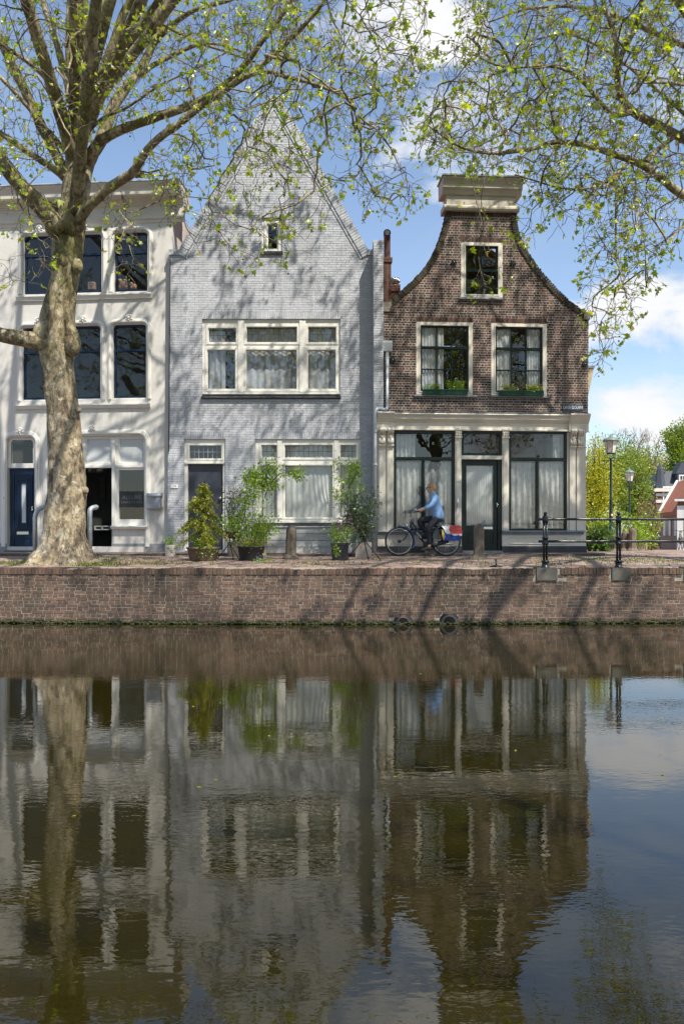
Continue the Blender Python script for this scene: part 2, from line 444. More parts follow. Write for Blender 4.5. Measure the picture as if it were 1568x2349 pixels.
# brick paving of the street
m, nt, N, L, b = newmat('street_clinker')
v = coords(nt)
br = N.new('ShaderNodeTexBrick'); br.offset = .5
br.inputs['Scale'].default_value = 1.0; br.inputs['Brick Width'].default_value = .21; br.inputs['Row Height'].default_value = .075
br.inputs['Mortar Size'].default_value = .006; br.inputs['Bias'].default_value = -.1
br.inputs['Color1'].default_value = (.36, .24, .20, 1); br.inputs['Color2'].default_value = (.24, .165, .14, 1); br.inputs['Mortar'].default_value = (.12, .10, .075, 1)
dv = N.new('ShaderNodeVectorMath'); dv.operation = 'ADD'
nz = N.new('ShaderNodeTexNoise'); nz.inputs['Scale'].default_value = 1.1; L.new(v, nz.inputs['Vector'])
sc_ = N.new('ShaderNodeVectorMath'); sc_.operation = 'SCALE'; sc_.inputs['Scale'].default_value = .12
L.new(nz.outputs['Color'], sc_.inputs[0]); L.new(v, dv.inputs[0]); L.new(sc_.outputs[0], dv.inputs[1])
L.new(dv.outputs[0], br.inputs['Vector'])
c = mixc(nt, math2(nt, 'MULTIPLY', ramp(nt, noise(nt, v, .9, 7, .65), [(.45, 0), (.68, 1)]), .65), br.outputs['Color'], (.42, .35, .30))
c = mixc(nt, math2(nt, 'MULTIPLY', ramp(nt, noise(nt, coords(nt, (1, .7, 1)), 2.3, 7, .75), [(.60, 0), (.70, 1)]), .55), c, (.075, .085, .025))
L.new(c, b.inputs['Base Color']); b.inputs['Roughness'].default_value = .9; b.inputs['Specular IOR Level'].default_value = .2
bump(nt, math2(nt, 'ADD', math2(nt, 'MULTIPLY', br.outputs['Fac'], -1.0), noise(nt, v, 12, 5)), .7, .012, b)
M['street'] = m

mb = MB()
xs = [-40] + [-14 + i * .25 for i in range(113)] + [22, 32, 50]
ts = [.20, .5, .8, 1.1, 1.4, 1.7, 2.0, 2.3, 2.6, 3.1, 3.6, 4.1, 4.5, 4.75, 5.0, 5.4, 5.8, 6.1, 7, 9, 12, 20, 30, 45]
vs = []; fs = []
for i, x in enumerate(xs):
    xx = max(-7.5, min(x, 9))
    for t in ts:
        Y = quayY(xx) + t
        z = streetZ(x, Y)
        if .2 < t < 5: z += nr.normal(0, .006)
        vs.append((x, Y, z))
n = len(ts)
for i in range(len(xs) - 1):
    for j in range(n - 1):
        fs.append((i * n + j, (i + 1) * n + j, (i + 1) * n + j + 1, i * n + j + 1))
mb.add(vs, fs, 0, True)
tag(mb.build('street', M['street']), 'worn red brick street along the canal', 'street', kind='structure')

M['ground'] = pmat('far_ground', (.12, .10, .08), (.18, .15, .12), .5, .9)
mb = MB()
for (x0, x1) in ((-300, 400),):
    prev = None
    for Y, z in ((60, .42), (75, .15), (105, -.45), (160, -.5), (900, -.5)):
        if prev: mb.quad((x0, prev[0], prev[1]), (x1, prev[0], prev[1]), (x1, Y, z), (x0, Y, z))
        prev = (Y, z)
mb.quad((-300, -120, 1.0), (300, -120, 1.0), (300, -.62, 1.0), (-300, -.62, 1.0))
mb.quad((-300, -.6, -1), (300, -.6, -1), (300, -.6, 1.0), (-300, -.6, 1.0))
tag(mb.build('ground', M['ground']), 'flat paved town ground behind the street', 'ground', kind='structure')

# stone kerb of the narrow pavement in front of the houses
mb = MB()
x = -11.0
while x < 6.2:
    ln = rng.uniform(.7, 1.1)
    yk = quayY(max(-7.5, min(x, 9))) + 4.62
    yk = min(yk, 20.78)
    z0 = streetZ(x, yk - .3)
    mb.box(x, x + ln - .01, yk, yk + .16, z0 - .05, z0 + .055 + rng.uniform(-.008, .008))
    x += ln
tag(mb.build('kerb', M['concrete']), 'pale stone kerb before the house fronts', 'kerb', kind='structure')
# pavement bed behind the kerb
mb = MB()
mb.box(-11, 6.3, 20.92, 23, .9, streetZ(0, 20.9) + .05)
tag(mb.build('pavement', M['street']), 'narrow brick pavement against the house fronts', 'pavement', kind='structure')

# ------------------------------------------------------------------ quay wall built of single bricks
quay = empty('quay_wall', (0, quayY(0), 0), 0, 'low red brick quay wall rising from the canal water', 'quay wall')
mb = MB(); mm = MB()
def qp(u, y, z):                       # u runs along the wall; y is measured out of its face
    Y = quayY(max(-9, min(u, 11)))
    return (u, Y + y - quayY(0), z)
def qbox(mb, u0, u1, y0, y1, z0, z1, mi=0):
    vs = [qp(u, y, z) for z in (z0, z1) for y in (y0, y1) for u in (u0, u1)]
    mb.add(vs, [(0, 2, 3, 1), (4, 5, 7, 6), (0, 1, 5, 4), (2, 6, 7, 3), (0, 4, 6, 2), (1, 3, 7, 5)], mi)
outs = [((924 - CX) * 15.95 / F, .02, .105), ((1030 - CX) * 15.95 / F, .035, .115)]
blocks = [(W(1230, 0, 15.98).x, W(1278, 0, 15.98).x), (W(1402, 0, 16.08).x, W(1446, 0, 16.08).x)]
blocks += [(blocks[1][0] + 1.37 * k, blocks[1][1] + 1.37 * k) for k in (1, 2)]
ch = .0605
def hit(u0, u1, z0, z1):
    for (cx, cz, r) in outs:
        if math.hypot(max(u0, min(cx, u1)) - cx, max(z0, min(cz, z1)) - cz) < r - .004: return True
    for (a, b_) in blocks:
        if u1 > a and u0 < b_ and z1 > .80: return True
    return False
row = 0; z = -.06
while z < .90:
    u = -12 + (row % 2) * .11 + rng.uniform(-.02, .02)
    while u < 14:
        ln = (.205 if row % 2 == 0 else .212) * rng.uniform(.95, 1.04)
        if row % 2: ln *= .5
        if not hit(u, u + ln, z, z + ch):
            qbox(mb, u + .006, u + ln - .006, -.005 + rng.uniform(-.004, .003), .05, z + .006 + rng.uniform(-.002, .002), z + ch - .006)
        u += ln
    z += ch; row += 1
ztop = z
u = -12
while u < 14:                       # rowlock coping
    ln = .066 * rng.uniform(.94, 1.06)
    if not hit(u, u + ln, ztop, ztop + .1):
        dz = rng.uniform(-.008, .007) + .009 * math.sin(u * 1.7) + .006 * math.sin(u * 4.3 + 1)
        qbox(mb, u + .004, u + ln - .004, -.018 + rng.uniform(-.008, .006), .21, ztop + .002, 1.020 + dz)
    u += ln
us = [-40] + [-12 + .25 * i for i in range(105)] + [40]
def strip(mm, za, zb, y):
    for a, b_ in zip(us, us[1:]):
        mm.quad(qp(a, y, za), qp(b_, y, za), qp(b_, y, zb), qp(a, y, zb))
strip(mm, -.6, 1.005, 0.0)
for a, b_ in zip(us, us[1:]):
    mm.quad(qp(a, 0, 1.005), qp(b_, 0, 1.005), qp(b_, .24, 1.008), qp(a, .24, 1.008))
mb2 = MB(); mb2.v, mb2.f, mb2.m, mb2.sm = mb.v, mb.f, mb.m, mb.sm
mb2.build('brickwork', M['quaybrick'], quay)
mm.build('joints', M['quaymortar'], quay)
# moss along the waterline
ms = MB()
mv = -12.0
while mv < 14:
    ms.ball(qp(mv, -.012, rng.uniform(.0, .035)), rng.uniform(.02, .06), .018, rng.uniform(.012, .03), 5, 3)
    mv += rng.uniform(.012, .05)
M['moss'] = pmat('wet_moss', (.016, .020, .004), (.055, .06, .012), 14, .7, .8, 60)
tag(ms.build('moss_fringe', M['moss'], quay), kind='stuff')
for k, (cx, cz, r) in enumerate(outs):
    o = MB()
    o.torus(qp(cx, -.004, cz), r, .012, 28, 6)
    o.tube([qp(cx, -.009, cz), qp(cx, -.007, cz)], [r - .004, r - .004], 28, 1)  # flat black disc: shade inside the pipe mouth, put in as colour
    o.lathe([(r + .075, 0), (r, .0)], (0, 0, 0), 28)
    k0 = len(o.v) - 56
    for i in range(k0, len(o.v)): a_, c_, _z = o.v[i]; o.v[i] = tuple(qp(cx + a_, -.003, cz + c_))
    o.build('drain_outfall', [M['darkplinth'], pmat('drain_mouth_shade', (.003, .003, .003), rough=1)], quay)
for a, b_ in blocks:
    o = MB(); qbox(o, a, b_, -.03, .28, .80, 1.03); o.build('coping_block', M['concrete'], quay)
# ------------------------------------------------------------------ houses
class House:
    def __init__(s, name, label, px, Y, deg, base):
        s.rz = R(deg); s.o = Vector(((px - CX) * Y / F, Y, base)); s.base = base
        s.e = empty(name, s.o, s.rz, label, 'house')
    def L(s, px, py, d=0.0):             # photo point -> local x, z on the plane y = d
        c, sn = math.cos(-s.rz), math.sin(-s.rz)
        C = Vector((-s.o.x, -s.o.y)); D = Vector(((px - CX) / F, 1.0))
        cl = Vector((c * C.x - sn * C.y, sn * C.x + c * C.y)); dl = Vector((c * D.x - sn * D.y, sn * D.x + c * D.y))
        t = (d - cl.y) / dl.y
        return cl.x + t * dl.x, ZC - (py - YH) / F * t - s.base
    def rect(s, x0, y0, x1, y1, d=0.0):  # photo rectangle -> (x0, z0, x1, z1)
        mx, my = (x0 + x1) / 2, (y0 + y1) / 2
        return (s.L(x0, my, d)[0], s.L(mx, y1, d)[1], s.L(x1, my, d)[0], s.L(mx, y0, d)[1])
    def part(s, mb, name, mats, parent=None):
        return mb.build(name, mats, parent or s.e)
    def world(s, x, y, z):
        c, sn = math.cos(s.rz), math.sin(s.rz)
        return (s.o.x + c * x - sn * y, s.o.y + sn * x + c * y, s.base + z)

def inset(r, a, b=None, c=None, d=None):
    b = a if b is None else b; c = a if c is None else c; d = b if d is None else d
    return (r[0] + a, r[1] + b, r[2] - c, r[3] - d)

def bricks(mb, mort, left, right, z0, z1, ops, ch=.0588, bl=.215, proud=.008, j=.009, vj=.007, skip=None, bond=0, mi=0, ym=0.0):
    """courses of single bricks between left(z) and right(z), leaving out the rectangles ops"""
    z = z0; row = 0
    while z < z1 - ch * .3:
        zt = min(z + ch, z1); zc = (z + zt) / 2
        iv = [(left, right)]
        segs = []
        lo0, hi0, lo1, hi1 = left(z), right(z), left(zt), right(zt)
        cuts = sorted([(o[0], o[2]) for o in ops if o[1] <= zc <= o[3]])
        cur0, cur1 = lo0, lo1
        for a, b in cuts:
            if a > min(cur0, cur1): segs.append((cur0, cur1, a, a))
            cur0 = cur1 = b
        segs.append((cur0, cur1, hi0, hi1))
        for a0, a1, b0, b1 in segs:
            if b0 - a0 < .01: continue
            mort.quad((a0, ym, z), (b0, ym, z), (b1, ym, zt), (a1, ym, zt), mi)
            amin, bmax = min(a0, a1), max(b0, b1)
            step = bl
            off = (row % 2) * bl * .5
            if bond == 1: step = bl if row % 2 == 0 else bl * .5; off = 0 if row % 2 == 0 else bl * .25
            k = math.floor((amin - off) / step)
            u = off + k * step + rng.uniform(-.012, .012)
            while u < bmax:
                w_ = step
                l0 = max(u + vj / 2, a0); l1 = max(u + vj / 2, a1); r0 = min(u + w_ - vj / 2, b0); r1 = min(u + w_ - vj / 2, b1)
                if max(r0 - l0, r1 - l1) > .015:
                    r0 = max(r0, l0 + .002); r1 = max(r1, l1 + .002)
                    p = ym - proud + rng.uniform(-.0025, .0025); jz = rng.uniform(-.0015, .0015)
                    zb, zz = z + j / 2 + jz, zt - j / 2 + jz
                    mb.add([(l0, p, zb), (r0, p, zb), (r1, p, zz), (l1, p, zz), (l0, ym + .002, zb), (r0, ym + .002, zb), (r1, ym + .002, zz), (l1, ym + .002, zz)],
                           [(0, 1, 2, 3), (3, 2, 6, 7), (1, 5, 6, 2), (0, 3, 7, 4), (0, 4, 5, 1)])
                u += w_
        z = zt; row += 1

def soldiers(mb, r, proud=.010, w=.058, y=0.0):
    n = max(1, round((r[2] - r[0]) / w)); w = (r[2] - r[0]) / n
    for i in range(n):
        p = y - proud + rng.uniform(-.003, .003)
        mb.box(r[0] + i * w + .004, r[0] + (i + 1) * w - .004, p, y + .01, r[1] + .004, r[3] - .004 + rng.uniform(-.003, .003))

def reveals(mb, r, y0, y1, mi=0):
    mb.quad((r[0], y0, r[1]), (r[0], y0, r[3]), (r[0], y1, r[3]), (r[0], y1, r[1]), mi)
    mb.quad((r[2], y0, r[1]), (r[2], y1, r[1]), (r[2], y1, r[3]), (r[2], y0, r[3]), mi)
    mb.quad((r[0], y0, r[3]), (r[2], y0, r[3]), (r[2], y1, r[3]), (r[0], y1, r[3]), mi)
    mb.quad((r[0], y0, r[1]), (r[0], y1, r[1]), (r[2], y1, r[1]), (r[2], y0, r[1]), mi)

def window(h, r, cells, mat, gmat, y, name='window', fr=.0, sash=.03, depth=.09, parent=None, extra=None, lab=None, bars=None, barmat=None, glaze=.03):
    """frame r with openings cells [(x0,z0,x1,z1)]; every opening gets a set-back sash bead and its pane"""
    mb = MB()
    mb.panel(r, cells, y, y + depth)
    for c in cells:
        if sash: mb.panel(inset(c, -.001), [inset(c, sash)], y + .018, y + depth - .002)
    if extra: extra(mb)
    o = h.part(mb, name, [mat], parent)
    if lab: o['label'] = lab
    g = MB()
    for c in cells:
        g.quad((c[0], y + glaze, c[1]), (c[2], y + glaze, c[1]), (c[2], y + glaze, c[3]), (c[0], y + glaze, c[3]))
    h.part(g, 'pane', [gmat], o)
    if bars:
        k = MB()
        for q in bars: k.box(q[0], q[2], y + glaze - .012, y + glaze - .002, q[1], q[3])
        h.part(k, 'glazing_bars', [barmat], o)
    return o

def curtain(h, x0, x1, z0, z1, y, label, mat='curtain', fold=.11, amp=.022, group=None, gather=None, name='net_curtain', seed=1):
    rr = random.Random(seed)
    nx = max(10, int((x1 - x0) / fold * 8)); nz = 8
    ph = [rr.uniform(.7, 1.35) for _ in range(200)]
    mb = MB(); vs = []; fs = []
    acc = 0; offs = []
    for i in range(nx + 1):
        acc += ph[int(i / 8) % 200] * 2 * math.pi / 8
        offs.append((math.sin(acc), .6 + .4 * ph[(i * 3) % 200]))
    for k in range(nz + 1):
        t = k / nz
        for i in range(nx + 1):
            sx = i / nx
            xx = x0 + (x1 - x0) * sx
            a = amp * (.35 + .65 * (1 - t) ** .6) * offs[i][1]
            if gather:
                f = max(0, 1 - abs(t - gather[1]) / .5)
                xx = xx + (gather[0] - xx) * .8 * f * f * sx if gather[2] > 0 else xx
            vs.append((xx - (x0 + x1) / 2, offs[i][0] * a, t * (z1 - z0) + (rr.uniform(-.01, 0.0) if k == nz else 0)))
    for k in range(nz):
        for i in range(nx):
            p = k * (nx + 1) + i
            fs.append((p, p + 1, p + nx + 2, p + nx + 1))
    mb.add(vs, fs, 0, True)
    o = mb.build(name, M[mat], None, h.world((x0 + x1) / 2, y, z0), h.rz)
    return tag(o, label, 'curtain', group)

def arc_path(r, rad, n=6, bottom=True):   # open path up the left side, round the corners, down the right side
    x0, z0, x1, z1 = r
    p = [(x0, z0)]
    for i in range(n + 1):
        a = math.pi - i / n * math.pi / 2
        p.append((x0 + rad + rad * math.cos(a), z1 - rad + rad * math.sin(a)))
    for i in range(n + 1):
        a = math.pi / 2 - i / n * math.pi / 2
        p.append((x1 - rad + rad * math.cos(a), z1 - rad + rad * math.sin(a)))
    p.append((x1, z0))
    return p

def sweep(mb, path, prof, mi=0):          # prof: closed list of (offset outward, y)
    P = [Vector((a, b)) for a, b in path]; n = len(P); m_ = len(prof)
    vs = []
    for i, p in enumerate(P):
        t = (P[min(i + 1, n - 1)] - P[max(i - 1, 0)]).normalized()
        nrm = Vector((-t.y, t.x))
        for o_, y in prof: vs.append((p.x + nrm.x * o_, y, p.y + nrm.y * o_))
    fs = []
    for i in range(n - 1):
        for k in range(m_):
            k2 = (k + 1) % m_
            fs.append((i * m_ + k, (i + 1) * m_ + k, (i + 1) * m_ + k2, i * m_ + k2))
    fs += [tuple(range(m_)), tuple(range((n - 1) * m_, n * m_))[::-1]]
    mb.add(vs, fs, mi)

def corner_fill(mb, r, rad, y0, y1, mi=0, n=6):
    for sx in (0, 1):
        cx = r[0] + rad if sx == 0 else r[2] - rad
        X = r[0] - .001 if sx == 0 else r[2] + .001
        pts = [(X, r[3] + .001)]
        for i in range(n + 1):
            a = math.pi / 2 + i / n * math.pi / 2 if sx == 0 else math.pi / 2 - i / n * math.pi / 2
            pts.append((cx + rad * math.cos(a), r[3] - rad + rad * math.sin(a)))
        mb.prism(pts, y0, y1, mi)

def ornament(mb, x, z, y, k=1.0):        # shell and leaf keystone
    mb.ball((x, y, z), .055 * k, .05, .06 * k)
    for a in (-70, -35, 0, 35, 70):
        mb.ball((x + math.sin(R(a)) * .07 * k, y - .01, z + .015 + math.cos(R(a)) * .06 * k), .026 * k, .03, .034 * k, 6, 4)
    for sx in (-1, 1):
        mb.ball((x + sx * .085 * k, y, z - .045 * k), .035 * k, .03, .022 * k, 6, 4)
    mb.ball((x, y - .01, z - .065 * k), .03 * k, .03, .03 * k, 6, 4)

def shell(h, x0, x1, z1, depth, wallmat, y0=.26, roofpoly=None, roofmat=None, name='side_wall'):
    mb = MB()
    mb.box(x0, x0 + .2, y0, depth, -.3, z1); mb.box(x1 - .2, x1, y0, depth, -.3, z1); mb.box(x0 + .2, x1 - .2, depth - .2, depth, -.3, z1)
    h.part(mb, 'side_wall', [wallmat])
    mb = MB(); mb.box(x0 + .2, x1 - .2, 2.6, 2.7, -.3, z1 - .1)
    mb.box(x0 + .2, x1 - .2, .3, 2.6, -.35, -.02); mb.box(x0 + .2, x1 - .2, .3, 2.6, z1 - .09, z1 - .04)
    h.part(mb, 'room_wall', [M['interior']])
    if roofpoly:
        mb = MB()
        for a, b in zip(roofpoly, roofpoly[1:]):
            mb.add([(a[0], y0 - .02, a[1]), (b[0], y0 - .02, b[1]), (b[0], depth, b[1]), (a[0], depth, a[1]),
                    (a[0], y0 - .02, a[1] - .12), (b[0], y0 - .02, b[1] - .12), (b[0], depth, b[1] - .12), (a[0], depth, a[1] - .12)],
                   [(0, 1, 2, 3), (7, 6, 5, 4), (0, 4, 5, 1), (1, 5, 6, 2), (2, 6, 7, 3), (3, 7, 4, 0)])
        h.part(mb, 'roof', [roofmat])
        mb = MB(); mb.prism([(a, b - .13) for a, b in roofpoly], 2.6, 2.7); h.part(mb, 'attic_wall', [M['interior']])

# ================================================================== white plastered house
hw = House('plastered_house', 'white plastered townhouse with dark blue sash windows behind the plane tree trunk', 396, 21.9, -5.5, 1.22)
xr = 0.0; xl = hw.L(-330, 900)[0]
ztop_ = hw.L(396, 470)[1]
wins = []
for px0, px1, y20, y21, y10, y11 in ((54, 130, 540, 674.5, 751, 919), (157, 233, 536.5, 671, 747, 917), (262, 338, 532, 668, 744, 915)):
    wins.append(hw.rect(px0, y20, px1, y21)); wins.append(hw.rect(px0 - 3, y10, px1 - 3, y11))
door_o = hw.rect(16, 1003, 79, 1254)
shop_o = hw.rect(112, 1000, 331, 1254)
holes = wins + [door_o, shop_o]
# below the shop side windows the plaster continues: separate dado pieces
mb = MB()
outer = (xl, -.25, xr, ztop_)
mb.panel(outer, holes, 0, .25)
for r in wins: corner_fill(mb, r, .10, 0.002, .2)
corner_fill(mb, door_o, .14, .002, .2); corner_fill(mb, shop_o, .14, .002, .2)
zj = [hw.L(380, y)[1] for y in (545, 598, 668, 743, 925, 1040)]
hw.part(mb, 'wall', [M['plaster']])
mb = MB()                                  # plinth and string mouldings
pz = hw.L(330, 1247)[1]
for a, b in ((xl, door_o[0]), (door_o[2], shop_o[0]), (shop_o[2], xr)):
    mb = MB(); mb.box(a, b + (.02 if b == xr else 0), -.025, 0.0, -.25, pz)
    hw.part(mb, 'plinth', [M['plinth']])
for r in wins:
    mb = MB(); sweep(mb, arc_path(inset(r, -.035, 0, -.035, -.035), .13), [(.0, .0), (.0, -.03), (.03, -.055), (.055, -.055), (.055, -.035), (.085, -.035), (.10, -.02), (.10, .0)])
    hw.part(mb, 'window_moulding', [M['trimwhite']])
for r in (door_o, shop_o):
    mb = MB(); sweep(mb, arc_path(inset(r, -.03, 0, -.03, -.03), .18), [(.0, .0), (.0, -.03), (.03, -.05), (.07, -.05), (.07, -.03), (.11, -.03), (.12, -.015), (.12, .0)])
    hw.part(mb, 'opening_moulding', [M['trimwhite']])
for x_o, z_o in [((r[0] + r[2]) / 2, r[3] + .16) for r in wins + [door_o]] + [((shop_o[0] + shop_o[2]) / 2 - .1, shop_o[3] + .19)]:
    mb = MB(); ornament(mb, x_o, z_o, -.05, .85); hw.part(mb, 'keystone_ornament', [M['trimwhite']])
for k, (ya, yb) in enumerate(((672, 684), (925, 935))):     # sills running under all windows of a storey
    mb = MB(); z1 = hw.L(340, ya)[1]; z0 = hw.L(340, yb)[1]
    for a, b in ((wins[k][0] - .17, wins[4 + k][2] + .12),):
        mb.exx([(.0, z1), (-.10, z1), (-.10, z1 - .035), (-.07, z1 - .05), (-.05, z0), (0, z0)], a, b)
    hw.part(mb, 'window_sill', [M['trimwhite']])
for i, r in enumerate(wins):               # sashes
    fl1 = i % 2 == 1
    bot = .03 if fl1 else .0
    rr_ = (r[0], r[1] + bot, r[2], r[3])
    zt = rr_[1] + (rr_[3] - rr_[1]) * (.655 if fl1 else .668)
    cells = [(r[0] + .05, rr_[1] + .06, r[2] - .05, zt - .03), (r[0] + .05, zt + .03, r[2] - .05, r[3] - .05)]
    def ex(mb, r=r, rr_=rr_, zt=zt):
        corner_fill(mb, inset(r, .05, .06, .05, .05), .07, .076, .13)
        mb.box(r[0] + .01, r[2] - .01, .055, .075, zt - .03, zt + .02)
    window(hw, inset(r, .001), cells, M['navy'], M['glass'], .075, sash=.0, depth=.07, extra=ex)
    if fl1:
        mb = MB(); mb.box(r[0] + .001, r[2] - .001, .03, .2, r[1] - .002, r[1] + bot); hw.part(mb, 'window_sill', [M['trimwhite']])
# entrance door with fanlight
zr0 = hw.L(47, 1073)[1]; zr1 = hw.L(47, 1065)[1]
fan = (door_o[0] + .07, zr1 + .03, door_o[2] - .07, door_o[3] - .06)
def ex(mb): corner_fill(mb, fan, .09, .072, .10)
window(hw, (door_o[0] + .001, zr0, door_o[2] - .001, door_o[3] - .001), [fan], M['trimwhite'], M['glass'], .07, depth=.09, extra=ex, sash=0, name='fanlight')
dl = (door_o[0] + .04, .0, door_o[2] - .04, zr0)
mb = MB()
gx = hw.rect(44, 1109, 54.5, 1199)
mb.panel(dl, [gx], .12, .17)
for a, b_ in ((.07, .0), (.13, .012), (.19, .0)):
    q = (dl[0] + a, .42 + a, dl[2] - a, dl[3] - .08 - a)
    mb.panel(q, [inset(q, .035)], .098 + b_, .121)
q = (dl[0] + .07, .05, dl[2] - .07, .34); mb.panel(q, [inset(q, .03)], .10, .121); mb.box(q[0] + .06, q[2] - .06, .105, .121, q[1] + .06, q[3] - .06)
do = hw.part(mb, 'door', [M['navy']])
mb = MB(); mb.quad((gx[0], .14, gx[1]), (gx[2], .14, gx[1]), (gx[2], .14, gx[3]), (gx[0], .14, gx[3])); hw.part(mb, 'pane', [M['shade']], do)
q = hw.rect(34, 1219.5, 61, 1226)
mb = MB(); mb.panel(q, [inset(q, .05, .02)], .108, .119); mb.box(q[0] + .05, q[2] - .05, .112, .119, q[1] + .02, q[3] - .02); hw.part(mb, 'letter_slot', [M['steel']], do)
mb = MB(); mb.box(dl[2] - .08, dl[2] - .045, .09, .12, 1.02, 1.12); mb.ball((dl[2] - .062, .07, 1.09), .025); hw.part(mb, 'door_handle', [M['steel']], do)
mb = MB(); mb.box(door_o[0] - .02, door_o[2] + .02, -.12, .12, -.12, -.005); hw.part(mb, 'door_step', [M['concrete']])
mb = MB(); q = hw.rect(8, 1130, 12.5, 1147); mb.box(q[0], q[2], -.03, 0, q[1], q[3]); mb.ball(((q[0] + q[2]) / 2, -.04, q[1] + .04), .018); hw.part(mb, 'bell_pull', [M['steel']])
# shop front inside the big opening
z_d = hw.L(220, 1073)[1]; z_s = hw.L(300, 1207)[1]
xd0, xd1 = hw.L(190, 1100)[0], hw.L(253.5, 1100)[0]; xm1 = hw.L(264, 1100)[0]
xl1 = hw.L(180, 1100)[0]
so_ = shop_o
mb = MB()
fr = (so_[0] + .002, z_s, so_[2] - .002, so_[3] - .002)
op1 = hw.rect(193.6, 1004, 252.5, 1061); op2 = hw.rect(270, 1004, 328, 1061); op0 = (so_[0] + .09, op1[1], xl1 - .06, op1[3])
lw = hw.rect(270, 1077, 328, 1191); lw0 = (so_[0] + .09, lw[1], xl1 - .06, lw[3])
dw = (xd0, z_s - 1, xd1, z_d)
window(hw, fr, [op0, op1, op2], M['trimwhite'], M['glass'], .08, name='shop_fanlight', sash=.0) if False else None
mb.panel(fr, [op0, op1, op2, lw, lw0, dw], .08, .17)
for c in (op0, op1, op2): mb.panel(inset(c, -.001), [inset(c, .025)], .095, .165)
mb.box(xd1 + .02, xm1 - .02, .03, .08, -.0, so_[3] - .12)
mb.box(so_[0] + .01, so_[2] - .01, .05, .08, z_d + .01, z_d + .07)
sf = hw.part(mb, 'shop_window', [M['trimwhite']])
for c in (lw, lw0): mb = MB(); mb.quad((c[0], .11, c[1]), (c[2], .11, c[1]), (c[2], .11, c[3]), (c[0], .11, c[3])); hw.part(mb, 'pane', [M['glassdark']], sf)
for c in (op0, op1, op2): mb = MB(); mb.quad((c[0], .13, c[1]), (c[2], .13, c[1]), (c[2], .13, c[3]), (c[0], .13, c[3])); hw.part(mb, 'frosted_pane', [M['shade']], sf)
mb = MB()                                   # dado walls under the two side windows, their sills and plinth
for a, b in ((so_[0] + .001, xd0 - .03), (xd1 + .02, so_[2] - .001)):
    mb = MB(); mb.box(a, b, .03, .2, -.2, z_s - .03); hw.part(mb, 'shop_dado', [M['plaster']])
mb = MB()
for a, b in ((so_[0] + .001, xd0 - .03), (xd1 + .02, so_[2] - .001)): mb = MB(); mb.box(a, b, .008, .03, -.2, pz); hw.part(mb, 'shop_plinth', [M['plinth']])
mb = MB(); z1 = hw.L(300, 1206)[1]; z0 = hw.L(300, 1214)[1]
for a, b in ((so_[0] - .12, xd0 - .02), (xd1 + .03, so_[2] + .10)): mb = MB(); mb.exx([(.08, z1), (-.10, z1), (-.10, z1 - .03), (-.06, z0), (0.03, z0)], a, b); hw.part(mb, 'shop_sill', [M['trimwhite']])
# lettering band on the lower shop window
band = hw.rect(270, 1127, 328, 1164, .10)
mb = MB(); mb.box(lw[0] + .002, lw[2] - .002, .098, .104, band[1], band[3], 0)
cx_ = (lw[0] + lw[2]) / 2
text_into(mb, 'ALLURE', .145, cx_, band[1] + .25, .096, 1, sx=1.0); text_into(mb, 'HAIRSTYLING', .088, cx_, band[1] + .13, .096, 1)
hw.part(mb, 'window_lettering', [pmat('dark_window_film', (.012, .012, .014), rough=.4), pmat('faint_lettering', (.10, .11, .12), rough=.4)], sf)
# cornice
zc = lambda y: hw.L(380, y)[1]
mb = MB()
zA, zB, zC, zD, zE = zc(430), zc(443), zc(458), zc(471), zc(497)
prof = [(.0, zA), (-.46, zA), (-.47, zA - .03), (-.45, zA - .07), (-.40, zB), (-.38, zB - .03), (-.37, zC + .03), (-.33, zC), (-.16, zC - .005), (-.13, zC - .04), (-.10, zC - .09), (-.06, zD), (-.035, zD - .01), (-.035, zE), (-.055, zE - .01), (-.055, zE - .04), (-.02, zE - .07), (-.02, zE - .13), (0, zE - .15)]
mb.exx(prof, xl, xr + .30)
mb.box(xl, xr + .30, .0, .5, zD, zA - .004)
hw.part(mb, 'cornice', [M['cornice']])
mb = MB(); mb.box(xl, xr - .0, .25, 9, ztop_ - .1, ztop_); mb.box(xl, xr + .32, -.49, .5, zA + .001, zA + .03); hw.part(mb, 'roof', [M['zinc']])
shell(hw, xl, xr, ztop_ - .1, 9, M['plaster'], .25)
# doorway interior seen through the open shop door
def picture(px0, py0, px1, py1, lab):
    x0, z0 = hw.L(px0, py1, 2.5); x1, z1 = hw.L(px1, py0, 2.5)
    mb = MB(); mb.panel((x0 - (x0 + x1) / 2, 0, x1 - (x0 + x1) / 2, z1 - z0), [inset((x0 - (x0 + x1) / 2, 0, x1 - (x0 + x1) / 2, z1 - z0), .04)], 0, .04)
    mb.box(x0 - (x0 + x1) / 2 + .04, x1 - (x0 + x1) / 2 - .04, .015, .035, .04, z1 - z0 - .04, 1)
    tag(mb.build('picture_frame', [M['blackplastic'], pmat('dark_print', (.03, .02, .015), (.08, .07, .05), 6)], None, hw.world((x0 + x1) / 2, 2.5, z0), hw.rz), lab, 'picture')
picture(225, 1092, 241, 1146, 'dark framed picture on the wall inside the open shop doorway')
x0, z0 = hw.L(216, 1216, 2.2); x1, z1 = hw.L(252, 1206, 2.2)
mb = MB(); mb.panel((0, 0, x1 - x0, z1 - z0), [(.04, .03, (x1 - x0) / 2 - .02, z1 - z0 - .03), ((x1 - x0) / 2 + .02, .03, x1 - x0 - .04, z1 - z0 - .03)], 0, .3)
tag(mb.build('wall_shelf', [M['shade']], None, hw.world(x0, 2.2, z0), hw.rz), 'low white wall shelf inside the open shop doorway', 'shelf')
